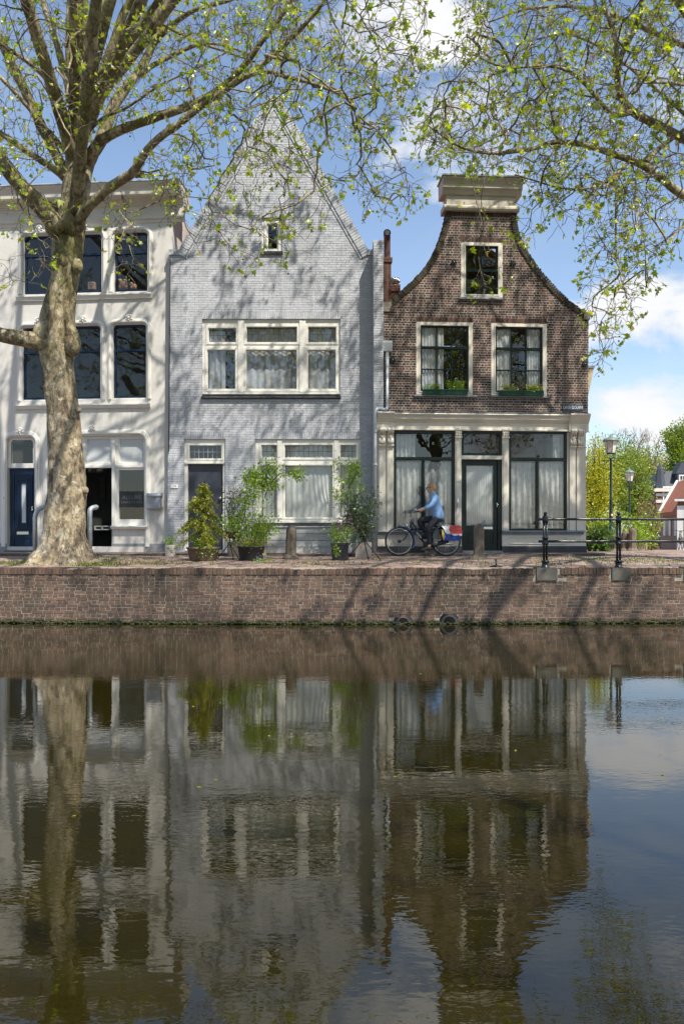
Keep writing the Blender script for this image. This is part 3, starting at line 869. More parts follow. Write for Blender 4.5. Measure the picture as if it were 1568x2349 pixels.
# things in the upstairs window
def figurine(px, py, k, lab, name, hump):
    x, z = hw.L(px, py, .22)
    mb = MB()
    mb.ball((0, 0, .10 * k), .11 * k, .07 * k, .10 * k); mb.ball((-.08 * k, 0, .19 * k), .06 * k, .05 * k, .06 * k); mb.ball((-.13 * k, 0, .17 * k), .035 * k, .035 * k, .03 * k)
    for sx in (-.07, .07): mb.tube([(sx * k, -.02, 0), (sx * k, -.02, .09 * k)], [.035 * k, .04 * k], 6)
    if hump: mb.ball((.03 * k, 0, .19 * k), .06 * k, .05 * k, .05 * k)
    tag(mb.build(name, [pmat(name + '_glaze', (.20, .09, .04), (.33, .17, .08), 12, .4)], None, hw.world(x, .22, z), hw.rz), lab, 'figurine')
figurine(283, 663, 1.1, 'larger humped brown animal figurine in the top right sash window of the white house', 'animal_figurine', True)
figurine(307, 663, .75, 'smaller brown animal figurine beside the humped one in the top right sash window', 'animal_figurine', False)
x, z = hw.L(209.5, 662, .2)
mb = MB(); mb.panel((-.09, 0, .09, .18), [(-.06, .03, .06, .15)], 0, .10); mb.box(-.06, .06, .02, .08, .03, .15); mb.ball((0, .0, .09), .03, .02, .03)
tag(mb.build('square_box', [pmat('inlaid_wood', (.33, .19, .11), (.42, .27, .18), 20, .5)], None, hw.world(x, .2, z), hw.rz), 'square tan decorated box in the upstairs window right of the plane trunk', 'box')
# mailbox
x0, z0 = hw.L(340, 1169, -.0); x1, z1 = hw.L(374, 1131, 0)
ww = (x1 - x0) / 2; hh_ = z1 - z0
me_ = empty('mailbox', hw.world((x0 + x1) / 2, 0, z0), hw.rz, 'grey steel mailbox numbered 116 on the white plaster wall', 'mailbox')
mb = MB(); mb.prism([(-ww * .86, .07), (ww * .86, .07), (ww * .86, hh_ - .08), (-ww * .86, hh_ - .08)], -.16, 0); mb.exx([(0, hh_ - .08), (-.18, hh_ - .09), (-.185, hh_ - .07), (-.10, hh_), (0, hh_)], -ww, ww)
mb.build('box_body', [M['mailgrey']], me_)
mb = MB()
pts = [(0, -.08 + .08 * math.cos(a), .05 + .055 * math.sin(a)) for a in [R(180 + 18 * i) for i in range(11)]]
mb.exx([(p[1], p[2]) for p in pts] + [(0, .075), (-.16, .075)], -ww * .9, ww * .9); mb.build('newspaper_roll', [M['mailgrey']], me_)
mb = MB(); text_into(mb, '116', .085, 0, hh_ - .135, -.164, 0); mb.build('lettering', [M['black']], me_)

# ================================================================== grey gabled house
hg = House('gabled_house', 'tall house of grey painted brick with a steep pointed gable', 387, 21.74, 0, 1.22)
g = lambda a, b, d=0: hg.L(a, b, d)
lft = [g(384, 1300)[1], g(387.5, 591)[1]]
xL0 = g(384, 1250)[0]; xL1 = g(388, 590)[0]; xR = g(857, 800)[0]
zsh = g(400, 582)[1]; zap = g(628, 229)[1]; xap = g(629, 0)[0]
gl_x, gl_z = g(412, 584); gr_x, gr_z = g(843, 584)
def gleft(z):
    if z < zsh: return xL0 + (xL1 - xL0) * max(0, min(1, (z) / zsh))
    return min(xap - .10, gl_x + .02 + (xap - gl_x) * (z - gl_z) / (g(628, 208)[1] - gl_z))
def gright(z):
    if z < zsh: return xR
    return max(xap + .10, gr_x - .02 + (xap - gr_x) * (z - gr_z) / (g(628, 208)[1] - gr_z))
o_att = hg.rect(600, 498, 647, 581); o_up = hg.rect(463.5, 734, 780, 914); o_door = hg.rect(422, 1009, 517, 1262); o_big = hg.rect(585.5, 1009, 827.5, 1208.5)
s_att = hg.rect(600, 479.5, 647, 498); s_up = hg.rect(463.5, 717.5, 780, 734); s_door = hg.rect(422, 992, 517, 1009); s_big = hg.rect(585.5, 992, 827.5, 1009)
def snap(r, ch=.0588, z0=-.1): return (r[0], z0 + round((r[1] - z0) / ch) * ch, r[2], z0 + round((r[3] - z0) / ch) * ch)
o_att, o_up, o_door, o_big, s_att, s_up, s_door, s_big = map(snap, (o_att, o_up, o_door, o_big, s_att, s_up, s_door, s_big))
mb = MB(); mm = MB()
bricks(mb, mm, gleft, gright, -.1, zap, [o_att, o_up, o_door, o_big, s_att, s_up, s_door, s_big])
for r in (s_att, s_up, s_door, s_big): soldiers(mb, r); mm.quad((r[0], 0, r[1]), (r[2], 0, r[1]), (r[2], 0, r[3]), (r[0], 0, r[3]))
# brick-on-edge verge up both slopes
for sgn, (ax, az) in ((-1, (gl_x, gl_z)), (1, (gr_x, gr_z))):
    A = Vector((ax, az)); B = Vector((xap + sgn * .12, zap - .02)); T = (B - A); ln = T.length; T.normalize()
    Nn = Vector((-T.y, T.x)) if sgn < 0 else Vector((T.y, -T.x))
    n = int(ln / .066)
    for i in range(n):
        a = A + T * (i * ln / n); b = A + T * ((i + 1) * ln / n - .008)
        p = -.05 + rng.uniform(-.006, .006); up = .07 + rng.uniform(-.008, .008); dn = -.145
        mb.add([(q.x, y, q.y) for y in (p, .27) for q in (a + Nn * dn, b + Nn * dn, b + Nn * up, a + Nn * up)],
               [(0, 1, 2, 3), (7, 6, 5, 4), (0, 4, 5, 1), (1, 5, 6, 2), (2, 6, 7, 3), (3, 7, 4, 0)])
    n = int(ln / .22)
    for i in range(n):
        a = A + T * (i * ln / n); b = A + T * ((i + 1) * ln / n - .008)
        mb.add([(q.x, y, q.y) for y in (-.028, .02) for q in (a + Nn * -.21, b + Nn * -.21, b + Nn * -.152, a + Nn * -.152)],
               [(0, 1, 2, 3), (7, 6, 5, 4), (0, 4, 5, 1), (1, 5, 6, 2), (2, 6, 7, 3), (3, 7, 4, 0)])
for a, b in ((xL1 - .01, gl_x + .02), (gr_x - .02, xR)):     # shoulders: brick-on-edge caps
    n = max(2, int((b - a) / .066))
    for i in range(n):
        mb.box(a + (b - a) * i / n, a + (b - a) * (i + 1) / n - .008, -.045 + rng.uniform(-.005, .005), .27, zsh - .03, zsh + .10)
mb.box(xap - .13, xap + .13, -.055, .27, zap - .05, zap + .09)
hg.part(mb, 'brickwork', [M['greybrick']])
for r in (o_att, o_up, o_door, o_big): reveals(mm, r, 0, .2)
hg.part(mm, 'joints', [M['greymortar']])
# right-hand pilaster
mb = MB(); mm = MB()
px0, px1 = hg.L(856.6, 700, -.5)[0], hg.L(879, 700, -.5)[0]
zpt = hg.L(868, 555, -.5)[1]
bricks(mb, mm, lambda z: px0, lambda z: px1, -.1, zpt, [], ym=-.5)
k = 0; z = -.1
while z < zpt - .02:                                          # its left flank
    y = -.5 + (k % 2) * .1
    while y < 0:
        y2 = min(y + .21, 0.0)
        if y2 - y > .03: mb.add([(px0 - .008, y + .004, z + .005), (px0 - .008, y2 - .004, z + .005), (px0 - .008, y2 - .004, z + .054), (px0 - .008, y + .004, z + .054), (px0 + .002, y + .004, z + .005), (px0 + .002, y2 - .004, z + .005), (px0 + .002, y2 - .004, z + .054), (px0 + .002, y + .004, z + .054)],
               [(0, 3, 2, 1), (3, 7, 6, 2), (0, 1, 5, 4), (0, 4, 7, 3), (1, 2, 6, 5)])
        y = y2
    z += .0588; k += 1
mm.box(px0, px1, -.499, .3, -.1, zpt - .003)
mb.box(px0 - .01, px1 + .01, -.51, .3, zpt, zpt + .05)
pl = hg.part(mb, 'pilaster', [M['greybrick']]); hg.part(mm, 'joints', [M['greymortar']], pl)
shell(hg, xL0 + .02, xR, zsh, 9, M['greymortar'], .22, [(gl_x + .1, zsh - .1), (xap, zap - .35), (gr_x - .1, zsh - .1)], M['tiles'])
mb = MB(); mb.prism([(xL1 + .05, zsh - .1), (xR - .05, zsh - .1), (xap, zap - .35)], .21, .24)
hg.part(mb, 'gable_backing', [M['interior']]) if False else None
# windows
fy = .05
att_c = hg.rect(611.5, 511, 637.5, 571)
r = (o_att[0] + .002, o_att[1] + .03, o_att[2] - .002, o_att[3] - .002)
window(hg, r, [att_c], M['framewhite'], M['glass'], fy, extra=lambda mb: mb.panel(inset(att_c, -.06), [inset(att_c, 0)], fy - .02, fy))
mb = MB(); mb.box(o_att[0] - .02, o_att[2] + .02, -.06, .1, o_att[1] - .04, o_att[1] + .03); hg.part(mb, 'attic_sill', [M['darksill']])
def leads(c, n, rows=2, t=.009):
    out = [(c[0] + (c[2] - c[0]) * i / n - t / 2, c[1], c[0] + (c[2] - c[0]) * i / n + t / 2, c[3]) for i in range(1, n)]
    out += [(c[0], c[1] + (c[3] - c[1]) * i / rows - t / 2, c[2], c[1] + (c[3] - c[1]) * i / rows + t / 2) for i in range(1, rows)]
    return out
ub = hg.L(600, 904)[1]
tops = [hg.rect(478, 752, 540, 783), hg.rect(565.5, 749, 680, 783), hg.rect(707, 749, 769.7, 783)]
bots = [hg.rect(475.7, 802, 538, 890.6), hg.rect(564.6, 802, 679, 890.6), hg.rect(706, 802, 768.7, 890.6)]
r = (o_up[0] + .002, ub, o_up[2] - .002, o_up[3] - .002)
def ex(mb):
    for c in tops + bots: mb.panel(inset(c, -.065), [inset(c, -.012)], fy - .016, fy)
    for px in (545, 686.5):
        q = hg.rect(px, 740, px + 14, 900); mb.box(q[0], q[2], fy - .035, fy - .001, q[1] + .02, r[3] - .01)
    mb.box(r[0], r[2], fy - .06, fy - .0005, r[1] - .001, r[1] + .045)
lb = leads(tops[0], 6) + leads(tops[1], 11) + leads(tops[2], 6)
window(hg, r, [inset(c, -.012) for c in tops + bots], M['framewhite'], M['glassup'], fy, extra=ex, sash=.012, bars=lb, barmat=M['lead'])
mb = MB(); n = 34
for i in range(n):
    a = o_up[0] - .02 + (o_up[2] - o_up[0] + .04) * i / n; b = a + (o_up[2] - o_up[0] + .04) / n - .004
    mb.add([(a, -.085, o_up[1] + .01), (b, -.085, o_up[1] + .01), (b, -.085, o_up[1] + .04), (a, -.085, o_up[1] + .04), (a, .06, ub), (b, .06, ub), (b, .06, o_up[1] + .01), (a, .06, o_up[1] + .01)],
           [(0, 1, 2, 3), (3, 2, 5, 4), (0, 7, 6, 1), (0, 3, 4, 7), (1, 6, 5, 2)])
hg.part(mb, 'tiled_sill', [M['darksill']])
# ground floor window
gb = hg.L(700, 1199)[1]
tops = [hg.rect(599.5, 1021, 633.5, 1049), hg.rect(653, 1021, 761.5, 1049), hg.rect(781, 1021, 816, 1049)]
bots = [hg.rect(599.5, 1068, 633.5, 1186), hg.rect(653.5, 1068, 761.5, 1186), hg.rect(781, 1068, 816, 1186)]
r = (o_big[0] + .002, gb, o_big[2] - .002, o_big[3] - .002)
def ex(mb):
    for c in tops + bots: mb.panel(inset(c, -.055), [inset(c, -.012)], fy - .016, fy)
    for px in (636, 766):
        q = hg.rect(px, 1020, px + 10.5, 1190); mb.box(q[0], q[2], fy - .035, fy - .001, q[1] + .02, r[3] - .01)
    mb.box(r[0], r[2], fy - .06, fy - .0005, r[1] - .001, r[1] + .045)
lb = leads(tops[0], 3) + leads(tops[1], 10) + leads(tops[2], 4)
window(hg, r, [inset(c, -.012) for c in tops + bots], M['framewhite'], M['glass'], fy, extra=ex, sash=.012, bars=lb, barmat=M['lead'])
mb = MB(); mb.box(o_big[0] - .02, o_big[2] + .02, -.09, .06, o_big[1] + .005, gb); hg.part(mb, 'tiled_sill', [M['darksill']])
for j, (px0_, px1_, gth) in enumerate(((596, 636, None), (650, 706, None), (706, 765, (1.0, .25, 1)), (778, 819, None))):
    xa, z0 = hg.L(px0_, 1192, .22); xb, z1 = hg.L(px1_, 1062, .22)
    lab = ['white net curtain behind the left narrow pane of the ground floor window', 'white net curtain in the left half of the wide ground floor pane', 'white curtain tied back low in the right half of the wide ground floor pane', 'white net curtain behind the right narrow pane beside the climbing rose'][j]
    if gth: gth = (xb, .22, 1)
    curtain(hg, xa, xb, z0, z1, .17, lab, fold=.12, amp=.02, gather=gth, group='net curtains of the grey house', seed=j + 3)
q = hg.rect(596, 1015, 820, 1055, .2)
curtain(hg, q[0], q[2], q[1], q[3], .20, 'pale valance curtain behind the leaded top panes of the ground floor window', mat='curtain2', fold=.09, amp=.012, name='valance_curtain', seed=9)
q = hg.rect(474, 760, 517, 894, .2)
curtain(hg, q[0], q[2], q[1], q[3], .18, 'white curtain drawn aside at the left of the wide upstairs window', fold=.16, amp=.04, name='side_curtain', seed=12)
for pa, pb, lb_, sd in ((563, 682, 'thin grey net curtain behind the wide middle pane of the upstairs window', 14), (704, 771, 'thin grey net curtain behind the right pane of the upstairs window', 15)):
    q = hg.rect(pa, 752, pb, 894, .2)
    curtain(hg, q[0], q[2], q[1], q[3], .30, lb_, mat='curtain2', fold=.2, amp=.02, group='net curtains upstairs in the grey house', seed=sd)
# door
dl = hg.rect(430, 1064, 510.5, 1262); tl = hg.rect(434, 1021, 507, 1051)
r = (o_door[0] + .002, -.05, o_door[2] - .002, o_door[3] - .002)
window(hg, r, [tl, (dl[0], -.06, dl[2], dl[3])][:1], M['framewhite'], M['glassdark'], fy, name='transom_window', sash=.012, bars=leads(tl, 7), barmat=M['white']) if False else None
mb = MB(); mb.panel(r, [tl, (dl[0], -.06, dl[2], dl[3])], fy, fy + .1); mb.panel(inset(tl, -.05), [tl], fy - .016, fy)
mb.box(r[0] + .02, r[2] - .02, fy - .04, fy - .001, dl[3] + .01, dl[3] + .05)
fo = hg.part(mb, 'door_frame', [M['framewhite']])
mb = MB(); mb.quad((tl[0], fy + .05, tl[1]), (tl[2], fy + .05, tl[1]), (tl[2], fy + .05, tl[3]), (tl[0], fy + .05, tl[3])); hg.part(mb, 'pane', [M['glassdark']], fo)
mb = MB()
for q in leads(tl, 7, t=.011): mb.box(q[0], q[2], fy + .035, fy + .045, q[1], q[3])
hg.part(mb, 'glazing_bars', [M['mailgrey']], fo)
st = hg.rect(465.5, 1104, 477, 1166); cells = []
for k in range(4):
    zz = st[1] + (st[3] - st[1]) * k / 4
    cells.append((st[0], zz + .02, st[2], zz + (st[3] - st[1]) / 4 - .02))
mb = MB(); mb.panel((dl[0] + .004, -.0, dl[2] - .004, dl[3] - .005), cells, .13, .18)
mb.panel(inset(st, -.025, -.03), cells, .122, .13)
do = hg.part(mb, 'door', [M['door_grey']])
mb = MB()
for c in cells: mb.quad((c[0], .16, c[1]), (c[2], .16, c[1]), (c[2], .16, c[3]), (c[0], .16, c[3]))
hg.part(mb, 'pane', [M['glassdark']], do)
mb = MB(); q = hg.L(504, 1142.5); mb.ball((q[0], .09, q[1]), .045); mb.tube([(q[0], .13, q[1]), (q[0], .09, q[1])], .02); hg.part(mb, 'door_knob', [M['steel']], do)
mb = MB(); mb.box(dl[0] - .05, dl[2] + .05, -.15, .2, -.12, -.002); hg.part(mb, 'door_step', [M['bluestone']])
# cable down the left side
mb = MB(); c0 = [hg.L(391, y)[0] for y in (590, 700, 850, 1036)]
mb.tube([(hg.L(391 - .9 * i, y)[0], -.028, hg.L(391, y)[1]) for i, y in enumerate((588, 700, 820, 940, 1036))], .013, 6)
hg.part(mb, 'cable', [M['lead']])
# house number plate
x, z = hg.L(400, 1115.3)
mb = MB(); mb.box(-.095, .095, -.03, -.012, -.048, .048, 0); text_into(mb, '114', .062, 0, 0, -.031, 1)
tag(mb.build('number_plate', [M['white'], M['lead']], None, hg.world(x, 0, z)), 'small white enamel plate reading 114 on grey brick', 'number plate')
# boarded bench-height box under the big window
q = hg.rect(604, 1209.5, 776, 1264, -.42)
bx = empty('cellar_box', hg.world((q[0] + q[2]) / 2, -.42, -.06), 0, 'pale grey boarded box under the ground floor window of the grey house', 'box')
hw_ = (q[2] - q[0]) / 2; hz = q[3] + .06
mb = MB()
for k in range(4):
    mb.box(-hw_ + .03, hw_ - .03, 0 + rng.uniform(0, .006), .03, hz * k / 4 + .006, hz * (k + 1) / 4 - .006)
    mb.box(-hw_ + .01, -hw_ + .03, .03, .41, hz * k / 4 + .006, hz * (k + 1) / 4 - .006); mb.box(hw_ - .03, hw_ - .01, .03, .41, hz * k / 4 + .006, hz * (k + 1) / 4 - .006)
mb.build('side_boards', [M['palewood']], bx)
mb = MB(); mb.box(-hw_ - .02, hw_ + .02, -.03, .41, hz, hz + .03); mb.build('lid', [M['palewood']], bx)
mb = MB(); mb.box(-hw_, -hw_ + .06, -.02, .0, 0, hz - .002); mb.build('corner_post', [M['palewood']], bx)
# ================================================================== brown brick house with the bell-shaped gable
hb = House('bell_gable_house', 'brown brick house with a curved bell gable above a cream shopfront', 878, 21.45, 4.1, 1.18)
b_ = lambda a, c, d=0: hb.L(a, c, d)
Lp = [(879, 1290), (879, 699), (892.6, 695.5), (920.7, 671), (948.8, 646), (977, 614.7), (998, 579.6), (1012, 544.5), (1022.5, 513), (1026.5, 486)]
Rp = [(1345, 1290), (1349.5, 722), (1342, 720), (1303.4, 693.7), (1275.4, 667), (1247, 636), (1222.7, 604), (1198, 565.6), (1184, 530), (1178.8, 486)]
LP = [b_(*p) for p in Lp]; RP = [b_(*p) for p in Rp]
LP[1] = (LP[1][0], LP[2][1] - .01); RP[1] = (RP[1][0], RP[2][1] - .005)
def interp(P):
    zs = [p[1] for p in P]; xs_ = [p[0] for p in P]
    return lambda z: float(np.interp(z, zs, xs_))
bl_, br_ = interp(LP), interp(RP)
zg = (LP[-1][1] + RP[-1][1]) / 2
shop_top = b_(1105, 952)[1]
snapb = lambda r: (r[0], shop_top - .06 + round((r[1] - shop_top + .06) / .0605) * .0605, r[2], shop_top - .06 + round((r[3] - shop_top + .06) / .0605) * .0605)
o_at = hb.rect(1056.6, 556.8, 1152.5, 684); o_l = hb.rect(954, 739, 1084, 907); o_r = hb.rect(1126, 743.5, 1253.6, 910)
o_at, o_l, o_r = map(snapb, (o_at, o_l, o_r))
s_at = (o_at[0], o_at[3], o_at[2], o_at[3] + .121); s_l = (o_l[0], o_l[3], o_l[2], o_l[3] + .121); s_r = (o_r[0], o_r[3], o_r[2], o_r[3] + .121)
s_top = (LP[-1][0] + .05, zg - .12, RP[-1][0] - .05, zg)
mb = MB(); mm = MB()
bricks(mb, mm, bl_, br_, shop_top - .06, zg, [o_at, o_l, o_r, s_at, s_l, s_r, s_top], ch=.0605, bl=.172, proud=.003, j=.0165, vj=.014, bond=1)
for r in (s_at, s_l, s_r, s_top):
    soldiers(mb, r, w=.052); mm.quad((r[0], 0, r[1]), (r[2], 0, r[1]), (r[2], 0, r[3]), (r[0], 0, r[3]))
mm.quad((s_top[0] - .1, .004, s_top[1] - .08), (s_top[2] + .1, .004, s_top[1] - .08), (s_top[2] + .05, .004, s_top[3]), (s_top[0] - .05, .004, s_top[3]))
hb.part(mb, 'brickwork', [M['brownbrick']])
for r in (o_at, o_l, o_r): reveals(mm, r, 0, .12)
hb.part(mm, 'joints', [M['brownmortar']])
# weathered brick verge along the curves
for P, sgn in ((LP[2:], -1), (RP[2:], 1)):
    mb = MB()
    pts = [Vector(p) for p in P]
    dist = [0]
    for p, q in zip(pts, pts[1:]): dist.append(dist[-1] + (q - p).length)
    n = int(dist[-1] / .062)
    at = lambda d: Vector((float(np.interp(d, dist, [p.x for p in pts])), float(np.interp(d, dist, [p.y for p in pts]))))
    for i in range(n):
        a, c = at(dist[-1] * i / n), at(dist[-1] * (i + 1) / n)
        T = (c - a).normalized(); Nn = Vector((-T.y, T.x)) if sgn < 0 else Vector((T.y, -T.x))
        c = c - T * .007; p = -.035 + rng.uniform(-.008, .008); up = .045 + rng.uniform(-.012, .012)
        mb.add([(q.x, y, q.y) for y in (p, .25) for q in (a - Nn * .10, c - Nn * .10, c + Nn * up, a + Nn * up)],
               [(0, 1, 2, 3), (7, 6, 5, 4), (0, 4, 5, 1), (1, 5, 6, 2), (2, 6, 7, 3), (3, 7, 4, 0)])
    hb.part(mb, 'verge_bricks', [M['darkbrick']])
mb = MB(); mb.box(LP[1][0] - .02, LP[2][0] + .06, -.05, .25, LP[1][1] - .20, LP[1][1] + .03); hb.part(mb, 'shoulder_stone', [M['stone']])
mb = MB(); mb.box(RP[2][0] - .05, RP[1][0] + .02, -.05, .25, RP[1][1] - .14, RP[1][1] + .04)
hb.part(mb, 'shoulder_stone', [M['stone']])
# crown: frieze and projecting cornice
mb = MB()
fz0, fz1 = b_(1100, 487)[1], b_(1100, 474)[1]; cz0, cz1, cz2 = b_(1100, 452)[1], b_(1100, 437)[1], b_(1100, 417)[1]
x0, x1 = b_(1022, 460)[0], b_(1181, 460)[0]
mb.box(x0, x1, -.10, .35, fz0, cz0 + .02)
mb.exx([(.35, fz0 - .002), (-.13, fz0 - .002), (-.16, fz0 + .05), (-.16, fz0 + .09), (-.12, fz1), (.35, fz1)], x0 - .07, x1 + .07)
mb.exx([(.37, cz0), (-.14, cz0), (-.17, cz0 + .05), (-.19, cz0 + .11), (-.25, cz1 - .02), (-.25, cz1 + .06), (-.30, cz1 + .13), (-.34, cz2 - .05), (-.34, cz2), (.37, cz2)], x0 - .12, x1 + .12)
cro = hb.part(mb, 'gable_cornice', [pmat('shaded_cream_paint', (.38, .335, .26), (.50, .45, .36), 2.5, .55, .15, 25, stretch=(1, 1, 4))])  # cream darkened in the colour itself, standing in for shade on the crown
mb = MB(); mb.box(x0 - .15, x1 + .15, -.38, .40, cz2 + .001, cz2 + .035); hb.part(mb, 'lead_capping', [pmat('green_lead', (.20, .25, .23), (.28, .33, .30), 5, .6)], cro)
depth = 8.5
zsd = LP[1][1]
shell(hb, LP[0][0] + .02, RP[0][0] - .02, RP[1][1] - .2, depth, M['chimbrick'], .26, [(LP[1][0] + .05, zsd - .12), ((LP[-1][0] + RP[-1][0]) / 2, zg - .6), (RP[1][0] - .05, RP[1][1] - .12)], M['tiles'])
mb = MB(); pg = [(bl_(z) + .12, z) for z in np.linspace(shop_top - .1, zg, 16)] + [(br_(z) - .12, z) for z in np.linspace(zg, shop_top - .1, 16)]
# upstairs windows
def upper(o, cols, zt_f, name, attic=False):
    fr = inset(o, .002)
    w_ = .105 if not attic else .115
    inn = (fr[0] + w_, fr[1] + .09, fr[2] - w_, fr[3] - .09)
    mb = MB(); mb.panel(fr, [inn], .0, .12); mb.panel(inset(inn, -.03), [inn], -.012, 0)
    wo = hb.part(mb, name, [M['cream']])
    t = .032
    zt = inn[1] + (inn[3] - inn[1]) * zt_f
    cells = []
    def row(z0, z1):
        for k in range(cols):
            a = inn[0] + .045 + (inn[2] - inn[0] - .09) * k / cols; c = inn[0] + .045 + (inn[2] - inn[0] - .09) * (k + 1) / cols
            cells.append((a + t / 2 * (k > 0), z0, c - t / 2 * (k < cols - 1), z1))
    row(zt + .03, inn[3] - .045)
    if attic: row(inn[1] + .05, zt - .03)
    else:
        zm = (inn[1] + .05 + zt - .03) / 2
        row(inn[1] + .05, zm - t / 2); row(zm + t / 2, zt - .03)
    mb = MB(); mb.panel(inset(inn, .001), cells, .045, .09); mb.box(inn[0], inn[2], .03, .045, zt - .035, zt + .035)
    so2 = hb.part(mb, 'sash', [M['green']], wo)
    g_ = MB()
    for c in cells: g_.quad((c[0], .07, c[1]), (c[2], .07, c[1]), (c[2], .07, c[3]), (c[0], .07, c[3]))
    hb.part(g_, 'pane', [M['glassdark']], wo)
    return inn
i1 = upper(o_l, 3, .665, 'window'); i2 = upper(o_r, 3, .665, 'window'); i3 = upper(o_at, 2, .50, 'attic_window', True)
for o, nm in ((o_l, 0), (o_r, 0), (o_at, 1)):
    mb = MB(); mb.box(o[0] - .06, o[2] + .10 * (1 - nm), -.09, .05, o[1] - .045, o[1] + .0); hb.part(mb, 'window_sill', [M['bluestone']])
for k, (i_, fa, fb, lab) in enumerate(((i1, .02, .36, 'pale net curtain at the left of the left upstairs window in brown brick'), (i1, .34, .50, 'narrow net curtain strip near the middle of the left upstairs window in brown brick'),
                                  (i2, .02, .34, 'pale net curtain at the left of the right upstairs window in brown brick'), (i2, .70, .98, 'pale net curtain at the right of the right upstairs window in brown brick'))):
    wd = i_[2] - i_[0]
    curtain(hb, i_[0] + wd * fa, i_[0] + wd * fb, i_[1] + .02, i_[3] - .02, .12, lab, fold=.09, amp=.022, group='curtains upstairs in the brown house', seed=20 + k)
# wall anchors
for (zx, zy) in ((610, 605), (995, 612), (210, 1245), (1463, 1270)):
    x, z = b_(zx / 2.8479 * 1.0 * 1.0 / 1.0 + 825.9, zy / 2.8479 + 390)
    mb = MB(); mb.lathe([(.075, 0), (.07, .02), (.03, .035), (.01, .05)], (0, 0, 0), 8)
    for k in range(6):
        a = k * math.pi / 3; mb.ball((math.cos(a) * .055, math.sin(a) * .055, .025), .028, .028, .02, 6, 4)
    vs = [(x + v[0], -.012 - v[2], z + v[1]) for v in mb.v]; mb.v = vs
    hb.part(mb, 'wall_anchor', [M['black']])
# downpipe with hopper, left
mb = MB()
hx, hz1 = b_(887.5, 783, -.1); hz0 = b_(887, 806, -.1)[1]
mb.exx([(-.19, hz1), (-.19, hz1 - .04), (-.15, hz0), (-.05, hz0), (-.02, hz1 - .04), (-.02, hz1)], hx - .12, hx + .12)
zz = b_(887, 940, -.1)[1]; xe = b_(860, 950, -.45)[0]
mb.tube([(hx, -.1, hz0 + .02), (hx, -.1, zz + .06), (hx - .02, -.11, zz + .02), (hx - .06, -.14, zz), (xe + .06, -.40, zz - .01), (xe + .01, -.44, zz - .05), (xe, -.45, zz - .1), (xe, -.45, .0)], .042, 10)
for zq in (zz - .6, zz - 1.4, zz - 2.2): mb.tube([(xe, -.45, zq), (xe, -.45, zq + .05)], .052, 10)
dp = hb.part(mb, 'downpipe', [M['zinc']])
# chimneys on the left behind the verge
def chim(pxa, pxb, pyt, pyb, yd, name='chimney'):
    a, zt = b_(pxa, pyt, yd); c, zb = b_(pxb, pyb, yd)
    mb = MB(); mm = MB(); w_ = c - a
    z = zb; k = 0
    mm.box(a + .006, c - .006, yd + .006, yd + w_, zb, zt - .01)
    while z < zt - .03:
        n = max(2, round(w_ / .11)); e = .03 if z > zt - .2 else 0
        for i in range(n):
            mb.box(a - e + (w_ + 2 * e) * i / n + .004, a - e + (w_ + 2 * e) * (i + 1) / n - .004, yd - e, yd + w_ + e, z + .004, z + .058)
        z += .062; k += 1
    o = hb.part(mb, name, [M['chimbrick']]); hb.part(mm, 'joints', [M['brownmortar']], o)
    return a, c, zt, o
a, c, zt, o = chim(880, 897, 588, 712, .9)
mb = MB(); xc = (a + c) / 2; yc = 1.0
mb.tube([(xc, yc, zt - .05), (xc, yc, zt + .42), (xc - .0, yc - .03, zt + .50), (xc - .02, yc - .12, zt + .55), (xc - .03, yc - .26, zt + .56)], [.085, .085, .088, .09, .095], 12, cap=False)
mb.tube([(xc - .03, yc - .26, zt + .56), (xc - .03, yc - .18, zt + .555)], [.07, .07], 12, 1)
hb.part(mb, 'flue_pipe', [pmat('rusty_clay', (.075, .035, .03), (.12, .055, .045), 9, .6), M['blackplastic']], o)
a, c, zt, o = chim(898, 915, 654, 712, 1.3)
mb = MB(); xc = a + .1; mb.tube([(xc, 1.4, zt - .03), (xc, 1.4, zt + .06)], .07, 10)
for k in range(12):
    aa = k * math.pi / 6
    mb.tube([(xc + .05 * math.cos(aa), 1.4 + .05 * math.sin(aa), zt + .06), (xc + .11 * math.cos(aa + .5), 1.4 + .11 * math.sin(aa + .5), zt + .13), (xc + .09 * math.cos(aa + 1), 1.4 + .09 * math.sin(aa + 1), zt + .20), (xc, 1.4, zt + .235)], [.03, .032, .03, .01], 4)
hb.part(mb, 'turbine_vent', [M['steel']], o)
# side eaves gutter on the right
mb = MB(); gx, gz = RP[0][0], b_(1349, 843)[1]
mb.add([(gx, .05, gz), (gx + .20, .05, gz), (gx + .18, .05, gz - .12), (gx + .04, .05, gz - .75), (gx, .05, gz - .95)] + [(gx, 8, gz), (gx + .20, 8, gz), (gx + .18, 8, gz - .12), (gx + .04, 8, gz - .75), (gx, 8, gz - .95)],
       [(0, 1, 2, 3, 4), (9, 8, 7, 6, 5), (0, 5, 6, 1), (1, 6, 7, 2), (2, 7, 8, 3), (3, 8, 9, 4)])
hb.part(mb, 'eaves_board', [pmat('tan_eaves_paint', (.40, .31, .20), (.48, .38, .26), 3, .6)])
mb = MB(); mb.box(gx - .02, gx + .22, .03, 8, gz + .001, gz + .06); hb.part(mb, 'gutter', [M['zinc']])
# street sign
x0, z0 = b_(1289, 941.5); x1, z1 = b_(1337.5, 929)
w_ = (x1 - x0) / 2; h_ = (z1 - z0) / 2
mb = MB(); mb.box(-w_, w_, -.03, -.012, -h_, h_, 0); text_into(mb, 'LAGE GOUWE', .112, 0, 0, -.0315, 1, sx=.70)
tag(mb.build('street_sign', [M['blueenamel'], M['white']], None, hb.world((x0 + x1) / 2, 0, (z0 + z1) / 2), hb.rz), 'dark blue enamel street name sign on the brown brick corner', 'street sign')

